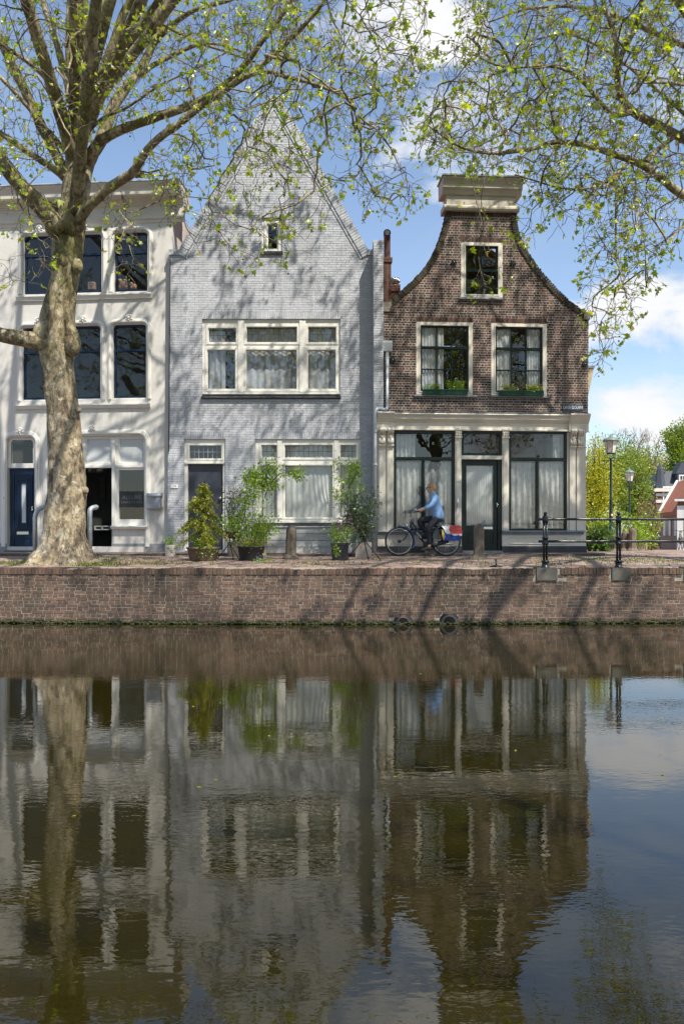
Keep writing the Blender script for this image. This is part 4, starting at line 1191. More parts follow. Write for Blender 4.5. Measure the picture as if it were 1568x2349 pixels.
# ---------------------------------------------------------------- cream shopfront
D = -.30
S = lambda a, c: hb.L(a, c, D)
sr = lambda *q: hb.rect(*q, d=D)
X0, X1 = S(866, 1100)[0], S(1344, 1100)[0]
ze = [S(1100, y)[1] for y in (950, 963, 969, 983, 988)]
mb = MB()
mb.exx([(.02, ze[0]), (D - .17, ze[0]), (D - .18, ze[0] - .03), (D - .13, ze[1] + .05), (D - .12, ze[1]), (D - .05, ze[2]), (D - .02, ze[2] - .02), (D - .02, ze[3] - .0), (D - .045, ze[3] - .02), (D - .045, ze[4]), (.0, ze[4])], X0 + .02, X1 - .02)
for a, c in ((S(863, 0)[0], S(902, 0)[0]), (S(1302, 0)[0], S(1346.5, 0)[0])):      # blocks above the end pilasters
    mb.exx([(.0, ze[0] + .01), (D - .24, ze[0] + .01), (D - .25, ze[0] - .02), (D - .20, ze[1] + .05), (D - .17, ze[1]), (D - .12, ze[2]), (D - .09, ze[2] - .02), (D - .09, ze[4] - .02), (.0, ze[4] - .02)], a, c)
    for k in range(3):
        mb.box(a + .06 + .035 * k, a + .075 + .035 * k, D - .098, D - .08, ze[4], ze[2] - .05); mb.box(c - .075 - .035 * k, c - .06 - .035 * k, D - .098, D - .08, ze[4], ze[2] - .05)
ent = hb.part(mb, 'entablature', [M['cream']])
mb = MB(); mb.box(X0 - .02, X1 + .0, D - .185, .0, ze[0] + .012, ze[0] + .03); hb.part(mb, 'lead_flashing', [M['bluestone']], ent)
# pilasters
zs1, zs0 = S(1100, 1217)[1], S(1100, 1226.5)[1]; zp = S(1100, 1253)[1]
mb = MB()
for a, c in ((866, 903), (1301, 1344)):
    q = (S(a, 1100)[0], -.1, S(c, 1100)[0], ze[4]); mb = MB(); mb.box(q[0], q[2], D + .03, .25 if a < 900 else 2.0, q[1], q[3]); hb.part(mb, 'corner_pier', [M['cream']])
for a, c in ((869, 884), (887, 900), (1305.5, 1318.5), (1322, 1336)):
    q = (S(a, 1100)[0], zs0, S(c, 1100)[0], S(1100, 1028)[1]); mb = MB(); mb.box(q[0], q[2], D - .02, D + .031, q[1], q[3]); hb.part(mb, 'pilaster', [M['cream']])
for a, c in ((1043.5, 1058), (1151.5, 1166.5)):
    q = (S(a, 1100)[0], -.05, S(c, 1100)[0], ze[4]); mb = MB(); mb.box(q[0], q[2], D, D + .2, q[1], q[3])
    mb.box(q[0] + .03, q[2] - .03, D - .02, D + .001, zs0 + .02, q[3] - .32); hb.part(mb, 'pilaster', [M['cream']])
# scroll brackets and capitals
for a in (868, 887.5, 1305, 1322.5):
    xa = S(a, 1000)[0] + .01; xc = xa + .14; zt_, zb_ = S(1100, 984)[1], S(1100, 1029)[1]; H = zt_ - zb_
    mb = MB()
    mb.exx([(D, zt_), (D - .14, zt_), (D - .17, zt_ - H * .10), (D - .13, zt_ - H * .22), (D - .08, zt_ - H * .36), (D - .06, zt_ - H * .50), (D - .085, zt_ - H * .64), (D - .09, zt_ - H * .72), (D - .05, zt_ - H * .80), (D, zt_ - H * .82)], xa, xc)
    for k in range(3): mb.tube([(xa + .025 + .045 * k, D - .15, zt_ - .02), (xa + .025 + .045 * k, D - .16, zt_ - H * .12), (xa + .025 + .045 * k, D - .10, zt_ - H * .34)], .014, 6)
    mb.ball(((xa + xc) / 2, D - .075, zt_ - H * .45), .036, .035, .06); mb.ball(((xa + xc) / 2, D - .07, zt_ - H * .58), .025, .035, .05)
    for sx in (-1, 1): mb.ball(((xa + xc) / 2 + sx * .045, D - .075, zt_ - H * .70), .018, .03, .06)
    mb.ball(((xa + xc) / 2, D - .085, zt_ - H * .72), .03, .04, .06)
    mb.exx([(D, zt_ - H * .84), (D - .09, zt_ - H * .84), (D - .09, zt_ - H * .89), (D - .06, zt_ - H * .94), (D - .04, zb_), (D, zb_)], xa - .01, xc + .01)
    hb.part(mb, 'scroll_bracket', [M['cream']])
for a, c in ((1042.5, 1059), (1150.5, 1167.5)):
    xa, xc = S(a, 1000)[0], S(c, 1000)[0]; zt_, zb_ = S(1100, 983)[1], S(1100, 1003)[1]
    mb = MB(); mb.box(xa, xc, D - .06, D, zt_ - .04, zt_ - .001); mb.box(xa + .015, xc - .015, D - .03, D, zb_ + .02, zt_ - .04); mb.box(xa - .0, xc + .0, D - .045, D, zb_ - .02, zb_ + .02)
    for i in range(3):
        for j in range(2): mb.ball((xa + (xc - xa) * (i + .5) / 3, D - .035, zb_ + .05 + .06 * j), .022, .03, .03, 6, 4)
    hb.part(mb, 'capital', [M['cream']])
# display windows
for k, (a, c, sp) in enumerate(((903, 1042, 970.5), (1167, 1300.5, 1233))):
    q = sr(a, 988, c, 1219); zb1 = S(1100, 1052.5)[1]; xs_ = S(sp, 1100)[0]
    f = .05
    cells = [(q[0] + f, zb1 + .03, q[2] - f, q[3] - .06), (q[0] + f, q[1] + .06, xs_ - .028, zb1 - .03), (xs_ + .028, q[1] + .06, q[2] - f, zb1 - .03)]
    def ex(mb, q=q, zb1=zb1, f=f): mb.box(q[0] + .01, q[2] - .01, D + .03, D + .05, zb1 - .028, zb1 + .028); mb.box(q[0] + .01, q[2] - .01, D + .01, D + .05, q[1], q[1] + .05)
    window(hb, q, cells, M['green'], M['glassdark'], D + .05, name='display_window', sash=.012, extra=ex)
    yc = D + .185
    lab = [('white pleated curtain behind the lower left pane of the left display window', 'white pleated curtain behind the lower right pane of the left display window'), ('white pleated curtain behind the lower left pane of the right display window', 'white pleated curtain behind the lower right pane of the right display window')][k]
    curtain(hb, q[0] + .03, xs_, q[1] + .04, zb1 - .06, yc, lab[0], mat='curtain2', fold=.13, amp=.055, group='pleated curtains of the shopfront', seed=40 + k * 5)
    curtain(hb, xs_ + .02, q[2] - .03, q[1] + .04, zb1 - .06, yc, lab[1], mat='curtain2', fold=.135, amp=.055, group='pleated curtains of the shopfront', seed=42 + k * 5)
    if k == 0: curtain(hb, q[0] + .03, q[0] + .56, zb1 + .0, q[3] - .04, yc + .05, 'grey curtain drawn to the left behind the upper pane of the left display window', mat='curtain2', fold=.1, amp=.03, name='drape', seed=51)
    else: curtain(hb, q[2] - .28, q[2] - .05, zb1 + .0, q[3] - .04, yc + .05, 'grey curtain drawn to the right behind the upper pane of the right display window', mat='curtain2', fold=.1, amp=.03, name='drape', seed=52)
# dado under the windows with panels, sill moulding and dark plinth
for a, c in ((866, 1058), (1151, 1344)):
    mb = MB(); pm = MB(); sm_ = MB()
    xa, xc = S(a, 1240)[0], S(c, 1240)[0]
    mb.box(xa + .002, xc - .002, D + .01, D + .2, zp - .02, zs0 + .002)
    sm_.exx([(D + .05, zs1), (D - .09, zs1), (D - .10, zs1 - .03), (D - .06, zs0 + .03), (D - .05, zs0), (D + .05, zs0)], xa - .01, xc + (.01 if c < 1100 else -.08))
    pm.box(xa - .01, xc + .01, D - .025, D + .21, -.15, zp)
    x2, x3 = S(a + 37 if a < 900 else a + 12, 1240)[0], S(c - 14 if c < 1100 else c - 43, 1240)[0]
    z2, z3 = zp + .06, zs0 - .07
    n_ = .05
    pth = [(x2 + n_, z2), (x2, z2 + n_), (x2, z3 - n_), (x2 + n_, z3), (x3 - n_, z3), (x3, z3 - n_), (x3, z2 + n_), (x3 - n_, z2), (x2 + n_, z2)]
    sweep(mb, pth, [(-.012, D + .011), (-.012, D - .006), (.0, D - .012), (.012, D - .006), (.012, D + .011)])
    hb.part(mb, 'dado', [M['cream']]); hb.part(sm_, 'sill_moulding', [M['bluestone']]); hb.part(pm, 'plinth', [M['darkplinth']])
# shop door
q = sr(1058.5, 988, 1151, 1266); zb1, zb2 = S(1100, 1045)[1], S(1100, 1053.5)[1]
mb = MB(); mb.box(q[0], q[2], D - .02, D + .15, zb2, zb1); hb.part(mb, 'door_beam', [M['cream']])
tq = (q[0] + .002, zb1 + .001, q[2] - .002, q[3] - .002)
window(hb, tq, [inset(tq, .05, .06)], M['green'], M['glassdark'], D + .05, name='transom_window', sash=.012)
dq = (q[0] + .09, .06, q[2] - .09, zb2 - .03); zt0 = 0.0
mb = MB(); mb.panel((q[0] + .002, .05, q[2] - .002, zb2 - .001), [dq], D + .06, D + .16); df = hb.part(mb, 'door_frame', [M['green']])
gq = sr(1066, 1067, 1135, 1205)
gq = (dq[0] + .05, gq[1], dq[2] - .10, gq[3])
lq = (gq[0], .20, gq[2], gq[1] - .17)
mb = MB(); mb.panel(inset(dq, .004), [gq, lq], D + .11, D + .16); mb.box(lq[0] - .001, lq[2] + .001, D + .135, D + .155, lq[1] - .001, lq[3] + .001)
l2 = inset(lq, .05); mb.panel(l2, [inset(l2, .02)], D + .12, D + .136)
do = hb.part(mb, 'door', [M['green']])
mb = MB(); mb.quad((gq[0], D + .13, gq[1]), (gq[2], D + .13, gq[1]), (gq[2], D + .13, gq[3]), (gq[0], D + .13, gq[3])); hb.part(mb, 'pane', [M['glassdark']], do)
curtain(hb, gq[0] - .02, gq[2] + .02, gq[1] - .02, gq[3] + .02, D + .165, 'finely pleated net curtain behind the glass of the dark green shop door', mat='curtain', fold=.05, amp=.012, name='door_curtain', seed=61)
mb = MB(); xk, zk = S(1141, 1156); mb.ball((xk, D + .07, zk), .03); mb.ball((xk, D + .08, zk - .06), .022); hb.part(mb, 'door_knob', [M['steel']], do)
mb = MB(); zl = S(1100, 1211)[1]; mb.box(gq[2] - .28, gq[2] - .02, D + .098, D + .112, zl - .03, zl + .03); hb.part(mb, 'letter_slot', [M['steel']], do)
mb = MB(); mb.box(q[0] + .002, q[2] - .002, D - .06, D + .2, -.15, .05); hb.part(mb, 'threshold', [M['bluestone']])
mb = MB(); x, z = S(1050.5, 1106); text_into(mb, '112', .085, x, z, D - .024); hb.part(mb, 'lettering', [M['black']])
mb = MB(); x, z = S(1049, 1148); mb.box(x - .02, x + .02, D - .05, D - .02, z - .05, z + .05); mb.ball((x, D - .06, z - .1), .025); mb.tube([(x, D - .06, z - .11), (x, D - .07, z - .18)], .01, 6); hb.part(mb, 'bell_pull', [M['steel']])
# ================================================================== plane trees
def barkmat(name, cols, sc1=5.0, moss=True):
    m, nt, N, L, b = newmat(name)
    v = coords(nt)
    n0 = noise(nt, v, 3.5, 4, .6)
    vo = N.new('ShaderNodeTexVoronoi'); vo.inputs['Scale'].default_value = sc1 * 1.7; vo.feature = 'F1'
    wv = N.new('ShaderNodeVectorMath'); wv.operation = 'ADD'
    nz = N.new('ShaderNodeTexNoise'); nz.inputs['Scale'].default_value = 7; nz.inputs['Detail'].default_value = 4; L.new(v, nz.inputs['Vector'])
    sx = N.new('ShaderNodeVectorMath'); sx.operation = 'SCALE'; sx.inputs['Scale'].default_value = .35; L.new(nz.outputs['Color'], sx.inputs[0])
    L.new(coords(nt, (1, 1, .6)), wv.inputs[0]); L.new(sx.outputs[0], wv.inputs[1]); L.new(wv.outputs[0], vo.inputs['Vector'])
    sepc = N.new('ShaderNodeSeparateColor'); L.new(vo.outputs['Color'], sepc.inputs[0])
    c = ramp(nt, sepc.outputs[0], [(i / len(cols), k) for i, k in enumerate(cols)], 'CONSTANT')
    c = mixc(nt, .3, c, ramp(nt, n0, [(.3, cols[0]), (.7, cols[2])]))
    if moss:                                   # green algae on the upper boughs, in patches
        g = ramp(nt, noise(nt, coords(nt, (1, 1, .5)), 1.1, 5, .6), [(.38, 0), (.60, 1)])
        sp = N.new('ShaderNodeSeparateXYZ'); L.new(v, sp.inputs[0])
        hz = ramp(nt, math2(nt, 'DIVIDE', sp.outputs['Z'], 8.0), [(.42, .05), (.68, 1)])
        c = mixc(nt, math2(nt, 'MULTIPLY', math2(nt, 'MULTIPLY', g, hz), .8), c, (.15, .145, .045))
    f = noise(nt, coords(nt, (1, 1, .55)), 16, 8, .7)
    c = mixc(nt, .7, c, mixc(nt, 1.0, c, ramp(nt, f, [(.36, .25), (.56, 1.2)]), 'MULTIPLY'))
    dk = ramp(nt, noise(nt, coords(nt, (1.3, 1.3, .5)), 2.2, 6, .7), [(.55, 0), (.60, 1)])
    c = mixc(nt, math2(nt, 'MULTIPLY', dk, .72), c, (.075, .052, .038))
    L.new(c, b.inputs['Base Color']); b.inputs['Roughness'].default_value = .85; b.inputs['Specular IOR Level'].default_value = .2
    bump(nt, math2(nt, 'ADD', f, math2(nt, 'MULTIPLY', sepc.outputs[0], .6)), .9, .03, b)
    return m
M['bark'] = barkmat('plane_bark', [(.30, .235, .145), (.43, .36, .25), (.58, .50, .37), (.19, .14, .095), (.37, .30, .19)])
M['twig'] = pmat('twig_bark', (.10, .078, .055), (.22, .185, .14), 2.5, .8)
M['leaf'] = leafmat('spring_plane_leaf', [(.18, .29, .022), (.30, .40, .024), (.40, .47, .028), (.50, .52, .035), (.23, .34, .027), (.56, .57, .14), (.29, .39, .027), (.36, .30, .11)], .5, .07)
M['seedball'] = pmat('seed_ball', (.05, .035, .02), (.09, .06, .035), 30, .9)

LEAF_T = np.array([[0, 0, 0], [.16, -.02, .03], [.50, .10, -.02], [.27, .26, .02], [.42, .62, -.06], [.16, .52, .02], [0, 1.0, -.10], [-.16, .52, .02], [-.42, .62, -.06], [-.27, .26, .02], [-.50, .10, -.02], [-.16, -.02, .03], [0, .36, -.05]], float)
LEAF_F = [(0, 1, 2, 3, 12), (12, 3, 4, 5), (12, 5, 6, 7), (12, 7, 8, 9), (0, 12, 9, 10, 11)]
DIA_T = np.array([[0, 0, 0], [.32, .45, .05], [0, 1, -.05], [-.32, .45, .05]], float); DIA_F = [(0, 1, 2, 3)]
BLADE_T = np.array([[-.07, 0, 0], [.07, 0, 0], [.05, .6, .03], [0, 1, 0], [-.05, .6, .03]], float); BLADE_F = [(0, 1, 2, 3, 4)]

def frames(up, rs):
    """random rotation matrices whose y axis follows the given directions"""
    n = len(up)
    y = up / np.maximum(np.linalg.norm(up, axis=1, keepdims=True), 1e-6)
    a = rs.normal(size=(n, 3)); x = np.cross(y, a); x /= np.maximum(np.linalg.norm(x, axis=1, keepdims=True), 1e-6)
    z = np.cross(x, y)
    return np.stack([x, y, z], axis=2)

def add_leaves(mb, pos, dirs, size, mi=0, T=LEAF_T, Fc=LEAF_F, rs=nr):
    pos = np.asarray(pos, float); dirs = np.asarray(dirs, float); size = np.asarray(size, float)
    Mx = frames(dirs, rs)
    V = np.einsum('nij,kj->nki', Mx, T) * size[:, None, None] + pos[:, None, :]
    o = len(mb.v); k = len(T)
    mb.v.extend(map(tuple, V.reshape(-1, 3)))
    for i in range(len(pos)):
        b0 = o + i * k
        for f in Fc:
            mb.f.append(tuple(b0 + j for j in f)); mb.m.append(mi); mb.sm.append(False)

def in_poly(px, py, poly):
    c = False; j = len(poly) - 1
    for i in range(len(poly)):
        xi, yi = poly[i]; xj, yj = poly[j]
        if (yi > py) != (yj > py) and px < (xj - xi) * (py - yi) / (yj - yi) + xi: c = not c
        j = i
    return c

def grow(base, boughs, targets, rs, droop=.10, tip_n=(1, 2), leaves_per=(2, 4), leaf=(.038, .108), hid=None, trunk=None, flex=.5):
    """boughs: list of (points, radii) in the world. Twigs run from the nearest wood to every target, ends carry leaves."""
    base = Vector(base)
    wood = MB(); crown = MB()
    if trunk: trunk(wood)
    npos = []; ndir = []
    for pts, rad in boughs:
        P = [Vector(p) for p in pts]
        d = [0]
        for a, c in zip(P, P[1:]): d.append(d[-1] + (c - a).length)
        k = max(3, int(d[-1] / .16))
        ss = np.linspace(0, d[-1], k)
        # smooth curve through the traced points, with slight wander
        xs_ = []
        for ax in range(3):
            v = np.interp(ss, d, [p[ax] for p in P])
            for _ in range(3): v[1:-1] = (v[:-2] + 2 * v[1:-1] + v[2:]) / 4
            xs_.append(v)
        arr = np.stack(xs_, 1)
        wn = rs.normal(0, .012, arr.shape); wn = np.cumsum(wn, 0) * .35; wn -= np.linspace(0, 1, k)[:, None] * wn[-1]
        arr[1:-1] += wn[1:-1]
        rr_ = np.interp(ss, d, rad) * (1 + rs.normal(0, .035, k))
        wood.tube([Vector(p) - base for p in arr], list(rr_), 12 if rad[0] > .08 else 8, 0)
        st = max(1, int(k * .12))
        for i in range(st, k, 2):
            npos.append(arr[i]); t = arr[min(i + 1, k - 1)] - arr[i - 1]; ndir.append(t / max(np.linalg.norm(t), 1e-6))
    nb = len(npos)
    cap = nb + len(targets) * 14 + 10
    NP = np.zeros((cap, 3)); ND = np.zeros((cap, 3)); NP[:nb] = npos; ND[:nb] = ndir
    par = [-1] * nb; n = nb
    T = np.asarray(targets)
    dmin = np.array([((NP[:nb] - t) ** 2).sum(1).min() for t in T])
    order = np.argsort(dmin)
    tips = []
    for ti in order:
        t = T[ti]
        dv = t - NP[:n]; dd = np.sqrt((dv ** 2).sum(1))
        al = (dv * ND[:n]).sum(1) / np.maximum(dd, 1e-6)
        score = dd * (1.25 - .35 * al) + .12 * np.maximum(0, NP[:n, 2] * 0)
        i = int(score.argmin()); L_ = dd[i]
        if L_ < .12 or L_ > 4.5: continue
        p0 = NP[i]; d0 = ND[i] * .55 + dv[i] / L_ * .7 + np.array([0, 0, .22])
        c1 = p0 + d0 * L_ * flex
        k = max(2, int(L_ / .17))
        prev = i
        c2 = t + np.array([rs.normal(0, .1), rs.normal(0, .1), droop * L_ + .08])
        for q in range(1, k + 1):
            u = q / k
            pnt = (1 - u) ** 3 * p0 + 3 * (1 - u) ** 2 * u * c1 + 3 * (1 - u) * u * u * c2 + u ** 3 * t
            if q < k: pnt = pnt + rs.normal(0, .018, 3)
            NP[n] = pnt; tt = pnt - NP[prev]; ND[n] = tt / max(np.linalg.norm(tt), 1e-6)
            par.append(prev); prev = n; n += 1
        tips.append(prev)
    # pipe model
    cnt = np.zeros(n)
    for t in tips: cnt[t] += 1
    for i in range(n - 1, nb - 1, -1):
        if par[i] >= 0: cnt[par[i]] += cnt[i]
    rad = .0042 * np.maximum(cnt, 1) ** .44
    # chains of wood
    child = {}
    for i in range(nb, n): child.setdefault(par[i], []).append(i)
    done = np.zeros(n, bool)
    def chain(i, start):
        pts = [start, i]
        while True:
            cs = child.get(i, [])
            if not cs: break
            i2 = max(cs, key=lambda q: cnt[q])
            pts.append(i2); done[i2] = True
            i = i2
        return pts
    for i in range(nb, n):
        if done[i]: continue
        done[i] = True
        ch_ = chain(i, par[i])
        r_ = [min(rad[q], rad[ch_[1]]) if q >= nb else rad[ch_[1]] for q in ch_]
        mx = max(r_)
        (wood if mx > .016 else crown).tube([Vector(NP[q]) - base for q in ch_], r_, 6 if mx > .016 else (4 if mx > .009 else 3), 0, cap=False)
    # leafy twiglets
    lp, ld, ls = [], [], []; balls = []
    b0 = np.array(base)
    sites = [(t, True) for t in tips] + [(i, False) for i in range(nb, n) if rad[i] < .012 and rs.rand() < .46]
    for i, tip in sites:
        hidden = hid is not None and hid(NP[i])
        for _ in range(rs.randint(tip_n[0], tip_n[1] + 1) if tip else 1):
            kk = 1.2 if hidden else 1.0  # out-of-view leaves enlarged to cast heavier shade
            p = NP[i].copy(); d = ND[i] * .7 + rs.normal(0, .75, 3); d[2] -= .10
            d /= np.linalg.norm(d)
            m_ = rs.randint(3, 6); pts = [Vector(p - b0)]
            for q in range(m_):
                d = d + rs.normal(0, .36, 3) + np.array([0, 0, -.07]); d /= np.linalg.norm(d)
                p = p + d * rs.uniform(.05, .10); pts.append(Vector(p - b0))
            crown.tube(pts, [.0048] * (len(pts) - 1) + [.0030], 3, 0, cap=False)
            nl = rs.randint(leaves_per[0] + hidden, leaves_per[1] + 1 + hidden)
            if not hidden and rs.rand() < .25: nl = 0
            big = rs.rand() < .22
            for q in range(nl):
                dd = d * .5 + rs.normal(0, .7, 3); dd[2] -= .35
                lp.append(p - b0 + rs.normal(0, .06 if hidden else .03, 3)); ld.append(dd)
                sz = rs.uniform(.075, leaf[1] * 1.3) if big else leaf[0] + (leaf[1] - leaf[0]) * rs.rand() ** 1.7
                ls.append(sz * kk)
            if rs.rand() < .06: balls.append(p - b0 + np.array([0, 0, -.06]))
    add_leaves(crown, lp, ld, ls, 1, rs=rs)
    for q in balls: crown.ball(tuple(q), .016, n=6, m=4, mi=2)
    print('tree: nodes', n, 'leaves', len(lp))
    return wood, crown

def traced(pts, w0, w1, y0, y1, pre=None):
    """traced bough: photo points, widths in photo units at both ends, depth at both ends"""
    n = len(pts); out = []; rad = []
    for i, (px, py) in enumerate(pts):
        u = i / max(1, n - 1); Y = y0 + (y1 - y0) * u
        out.append(W(px, py, Y)); rad.append((w0 + (w1 - w0) * u) / 2 * Y / F)
    return out, rad

def sample_targets(polys, n, rs, ymid, ysd, ylo, yhi):
    """photo regions with weights -> points at various depths over the canal and street"""
    out = []
    tot = sum(wt for _, wt in polys)
    for poly, wt in polys:
        x0 = min(p[0] for p in poly); x1 = max(p[0] for p in poly); y0 = min(p[1] for p in poly); y1 = max(p[1] for p in poly)
        k = int(n * wt / tot); c = 0; g = 0
        while c < k and g < k * 60:
            g += 1
            px, py = rs.uniform(x0, x1), rs.uniform(y0, y1)
            if not in_poly(px, py, poly): continue
            Y = min(yhi, max(ylo, rs.normal(ymid, ysd)))
            out.append(np.array(W(px, py, Y))); c += 1
    return out

def outside(P):                              # not in the picture
    px = CX + P[0] * F / P[1]; py = YH - (P[2] - ZC) * F / P[1]
    return not (-20 < px < 1590 and -20 < py < 2349)

def ellipsoid_targets(c, r, n, rs, cond):
    out = []
    while len(out) < n:
        q = rs.uniform(-1, 1, 3)
        if (q ** 2).sum() > 1: continue
        P = np.array(c) + q * np.array(r)
        if P[1] < 5 or P[1] > 20.6: continue
        if outside(P) and cond(P): out.append(P)
    return out

# ---------------------------------------------------------------- left tree
TY = 17.5
tb = W(155, 1292, TY); tb.z = streetZ(tb.x, TY) - .02
prof = [(1300, 66, 232), (1288, 74, 222), (1262, 88, 208), (1240, 98, 201), (1220, 104, 197.5), (1181, 108, 196), (1128, 113, 201), (1076, 115, 196), (997, 113, 187.5), (931, 108.5, 182), (890, 103, 172.5), (838, 96, 168.5), (811, 91, 170), (785, 84, 172),
        (760, 82, 171), (735, 88, 169), (706, 97, 168.5), (680, 104, 172), (653, 112, 176.5), (601, 120, 183), (560, 119, 189), (535, 119, 188), (505, 128, 186), (470, 143, 184)]
def trunk_left(mb):
    pts, rad = [], []
    for y, a, b in prof:
        pts.append(W((a + b) / 2, y, TY) - tb); rad.append((b - a) / 2 * TY / F)
    # resample and roughen the surface into ribs and burrs
    n = 28; m_ = len(pts)
    zs = [p.z for p in pts]; zz = np.linspace(zs[0], zs[-1], 90)
    cx = np.interp(zz, zs, [p.x for p in pts]); cr = np.interp(zz, zs, rad)
    o = len(mb.v)
    ph = nr.uniform(0, 6.28, 12)
    for k, z in enumerate(zz):
        for j in range(n):
            th = 2 * math.pi * j / n
            fl = max(0, 1 - (z + .05) / .55)
            lob = 1 + .05 * math.sin(3 * th + ph[0] + z * .5) + .04 * math.sin(5 * th + ph[1] - z * .9) + .025 * math.sin(9 * th + ph[2] + z * 4) + .022 * math.sin(2 * th + z * 7.3) + fl * .22 * math.sin(5 * th + 1.0) + nr.normal(0, .010)
            r = cr[k] * lob
            mb.v.append((cx[k] + math.cos(th) * r, math.sin(th) * r * .95, z))
    for k in range(len(zz) - 1):
        for j in range(n):
            j2 = (j + 1) % n
            mb.f.append((o + k * n + j, o + k * n + j2, o + (k + 1) * n + j2, o + (k + 1) * n + j)); mb.m.append(0); mb.sm.append(True)
    # roots over the paving
    for (a, ln, r0) in ((184, 1.35, .17), (205, .95, .16), (236, .75, .17), (262, .55, .18), (292, .6, .17), (318, .75, .16), (345, .75, .15), (10, .65, .13), (150, .8, .13), (60, .6, .14), (110, .6, .14)):
        q = []; rr_ = []
        for i in range(9):
            u = i / 8; d = .22 + u * ln * .8; aa = R(a + 10 * math.sin(u * 5 + a))
            x_, y_ = math.cos(aa) * d, math.sin(aa) * d * .8
            if y_ + TY < quayY(tb.x) + .28: y_ = quayY(tb.x) + .28 - TY
            gz = streetZ(tb.x + x_, TY + y_) - tb.z
            q.append((x_, y_, gz + .36 * (1 - u) ** 2.2 - .02 - .05 * u)); rr_.append(r0 * (1 - u) ** .7 + .02)
        mb.tube(q, rr_, 10, 0, wob=.05)
    # burrs, knots and pruning scars
    for (px, py, r) in ((146, 600, 20), (177, 610, 17), (98, 770, 30), (166, 790, 26), (165, 770, 20), (196, 1125, 9), (120, 520, 22), (150, 520, 20), (182, 515, 18), (110, 905, 8), (180, 940, 8)):
        p = W(px, py, TY - .18) - tb; rr_ = r * TY / F * .8
        mb.ball(tuple(p), rr_, rr_ * .9, rr_ * 1.3, 10, 7)
B = []
Bf = lambda pts, w0, w1, dy0=0.0, dy1=0.0: B.append(traced(pts, w0, w1, TY + dy0, TY + dy1))
Bf([(158, 540), (161, 494), (168, 428), (174, 329), (178, 230), (183, 170)], 52, 36, -.1, -.3)           # main stem
Bf([(183, 180), (188, 132), (191, 66), (191, 0), (190, -120), (186, -300), (190, -480)], 30, 9, -.3, -1.0)
Bf([(181, 190), (196, 132), (212, 66), (234, 0), (262, -110), (300, -250), (330, -400)], 26, 8, -.2, .6)
Bf([(172, 560), (182, 490), (190, 430), (196, 380), (210, 350), (230, 325), (263, 230), (290, 197), (313, 171), (346, 115), (362, 66), (380, 8), (400, -90), (430, -240)], 40, 9, .12, 2.2)
Bf([(200, 372), (214, 338), (235, 318), (263, 303), (329, 280), (395, 260), (461, 234), (517, 195), (560, 150), (593, 104), (640, 46), (668, 0), (700, -80), (740, -200)], 27, 6, .0, -2.4)
Bf([(178, 512), (186, 490), (200, 476), (247, 434), (280, 411), (312, 398), (318, 380), (326, 355), (362, 316), (411, 286), (461, 242), (517, 204), (560, 175), (601, 150), (650, 108), (690, 66), (722, 35), (745, 0), (780, -60)], 26, 7, -.2, -3.0)
Bf([(560, 178), (601, 157), (670, 180), (728, 192), (766, 207), (805, 227), (812, 250), (820, 276)], 11, 4, -2.2, -3.6)
Bf([(312, 398), (322, 396), (326, 400)], 20, 16, -.55, -.6)
Bf([(182, 245), (204, 214), (230, 178), (280, 125), (313, 72), (346, 26), (372, -8), (420, -90), (470, -220)], 27, 8, -.25, -1.6)
Bf([(196, 308), (215, 285), (247, 263), (296, 253), (340, 215), (400, 182), (470, 150), (520, 118)], 9, 3, -.3, -1.6)
Bf([(322, 172), (346, 148), (411, 118), (461, 95), (510, 98), (560, 120)], 14, 4, 1.2, 2.0)
Bf([(352, 100), (362, 84), (411, 43), (444, 20), (516, 3), (580, -20), (650, -60)], 16, 5, 1.6, .2)
Bf([(160, 205), (152, 175), (141, 138), (125, 72), (100, 16), (92, -30), (80, -120), (60, -260)], 21, 6, -.1, 1.6)
Bf([(164, 230), (161, 165), (161, 66), (165, 0), (168, -120), (150, -300)], 27, 10, .35, 1.5)
Bf([(150, 265), (141, 230), (122, 197), (99, 165), (59, 138), (16, 109), (-40, 75), (-120, 30)], 17, 7, -.2, -1.8)
Bf([(153, 350), (132, 322), (92, 276), (49, 224), (0, 171), (-60, 120), (-140, 60)], 12, 6, -.3, -2.0)
Bf([(150, 410), (145, 402), (132, 392), (82, 359), (33, 326), (-20, 290), (-100, 240), (-200, 170)], 19, 10, -.2, -1.2)
Bf([(140, 530), (122, 505), (82, 460), (58, 435), (33, 410), (0, 358), (-40, 300), (-90, 210), (-130, 100)], 44, 22, -.22, -1.4)
Bf([(122, 480), (100, 470), (66, 440), (20, 398), (-20, 350), (-80, 280), (-140, 200)], 28, 16, .15, 1.6)
Bf([(115, 790), (92, 785), (70, 780), (40, 773), (0, 770), (-40, 758), (-90, 720), (-150, 640)], 44, 24, -.15, -.5)
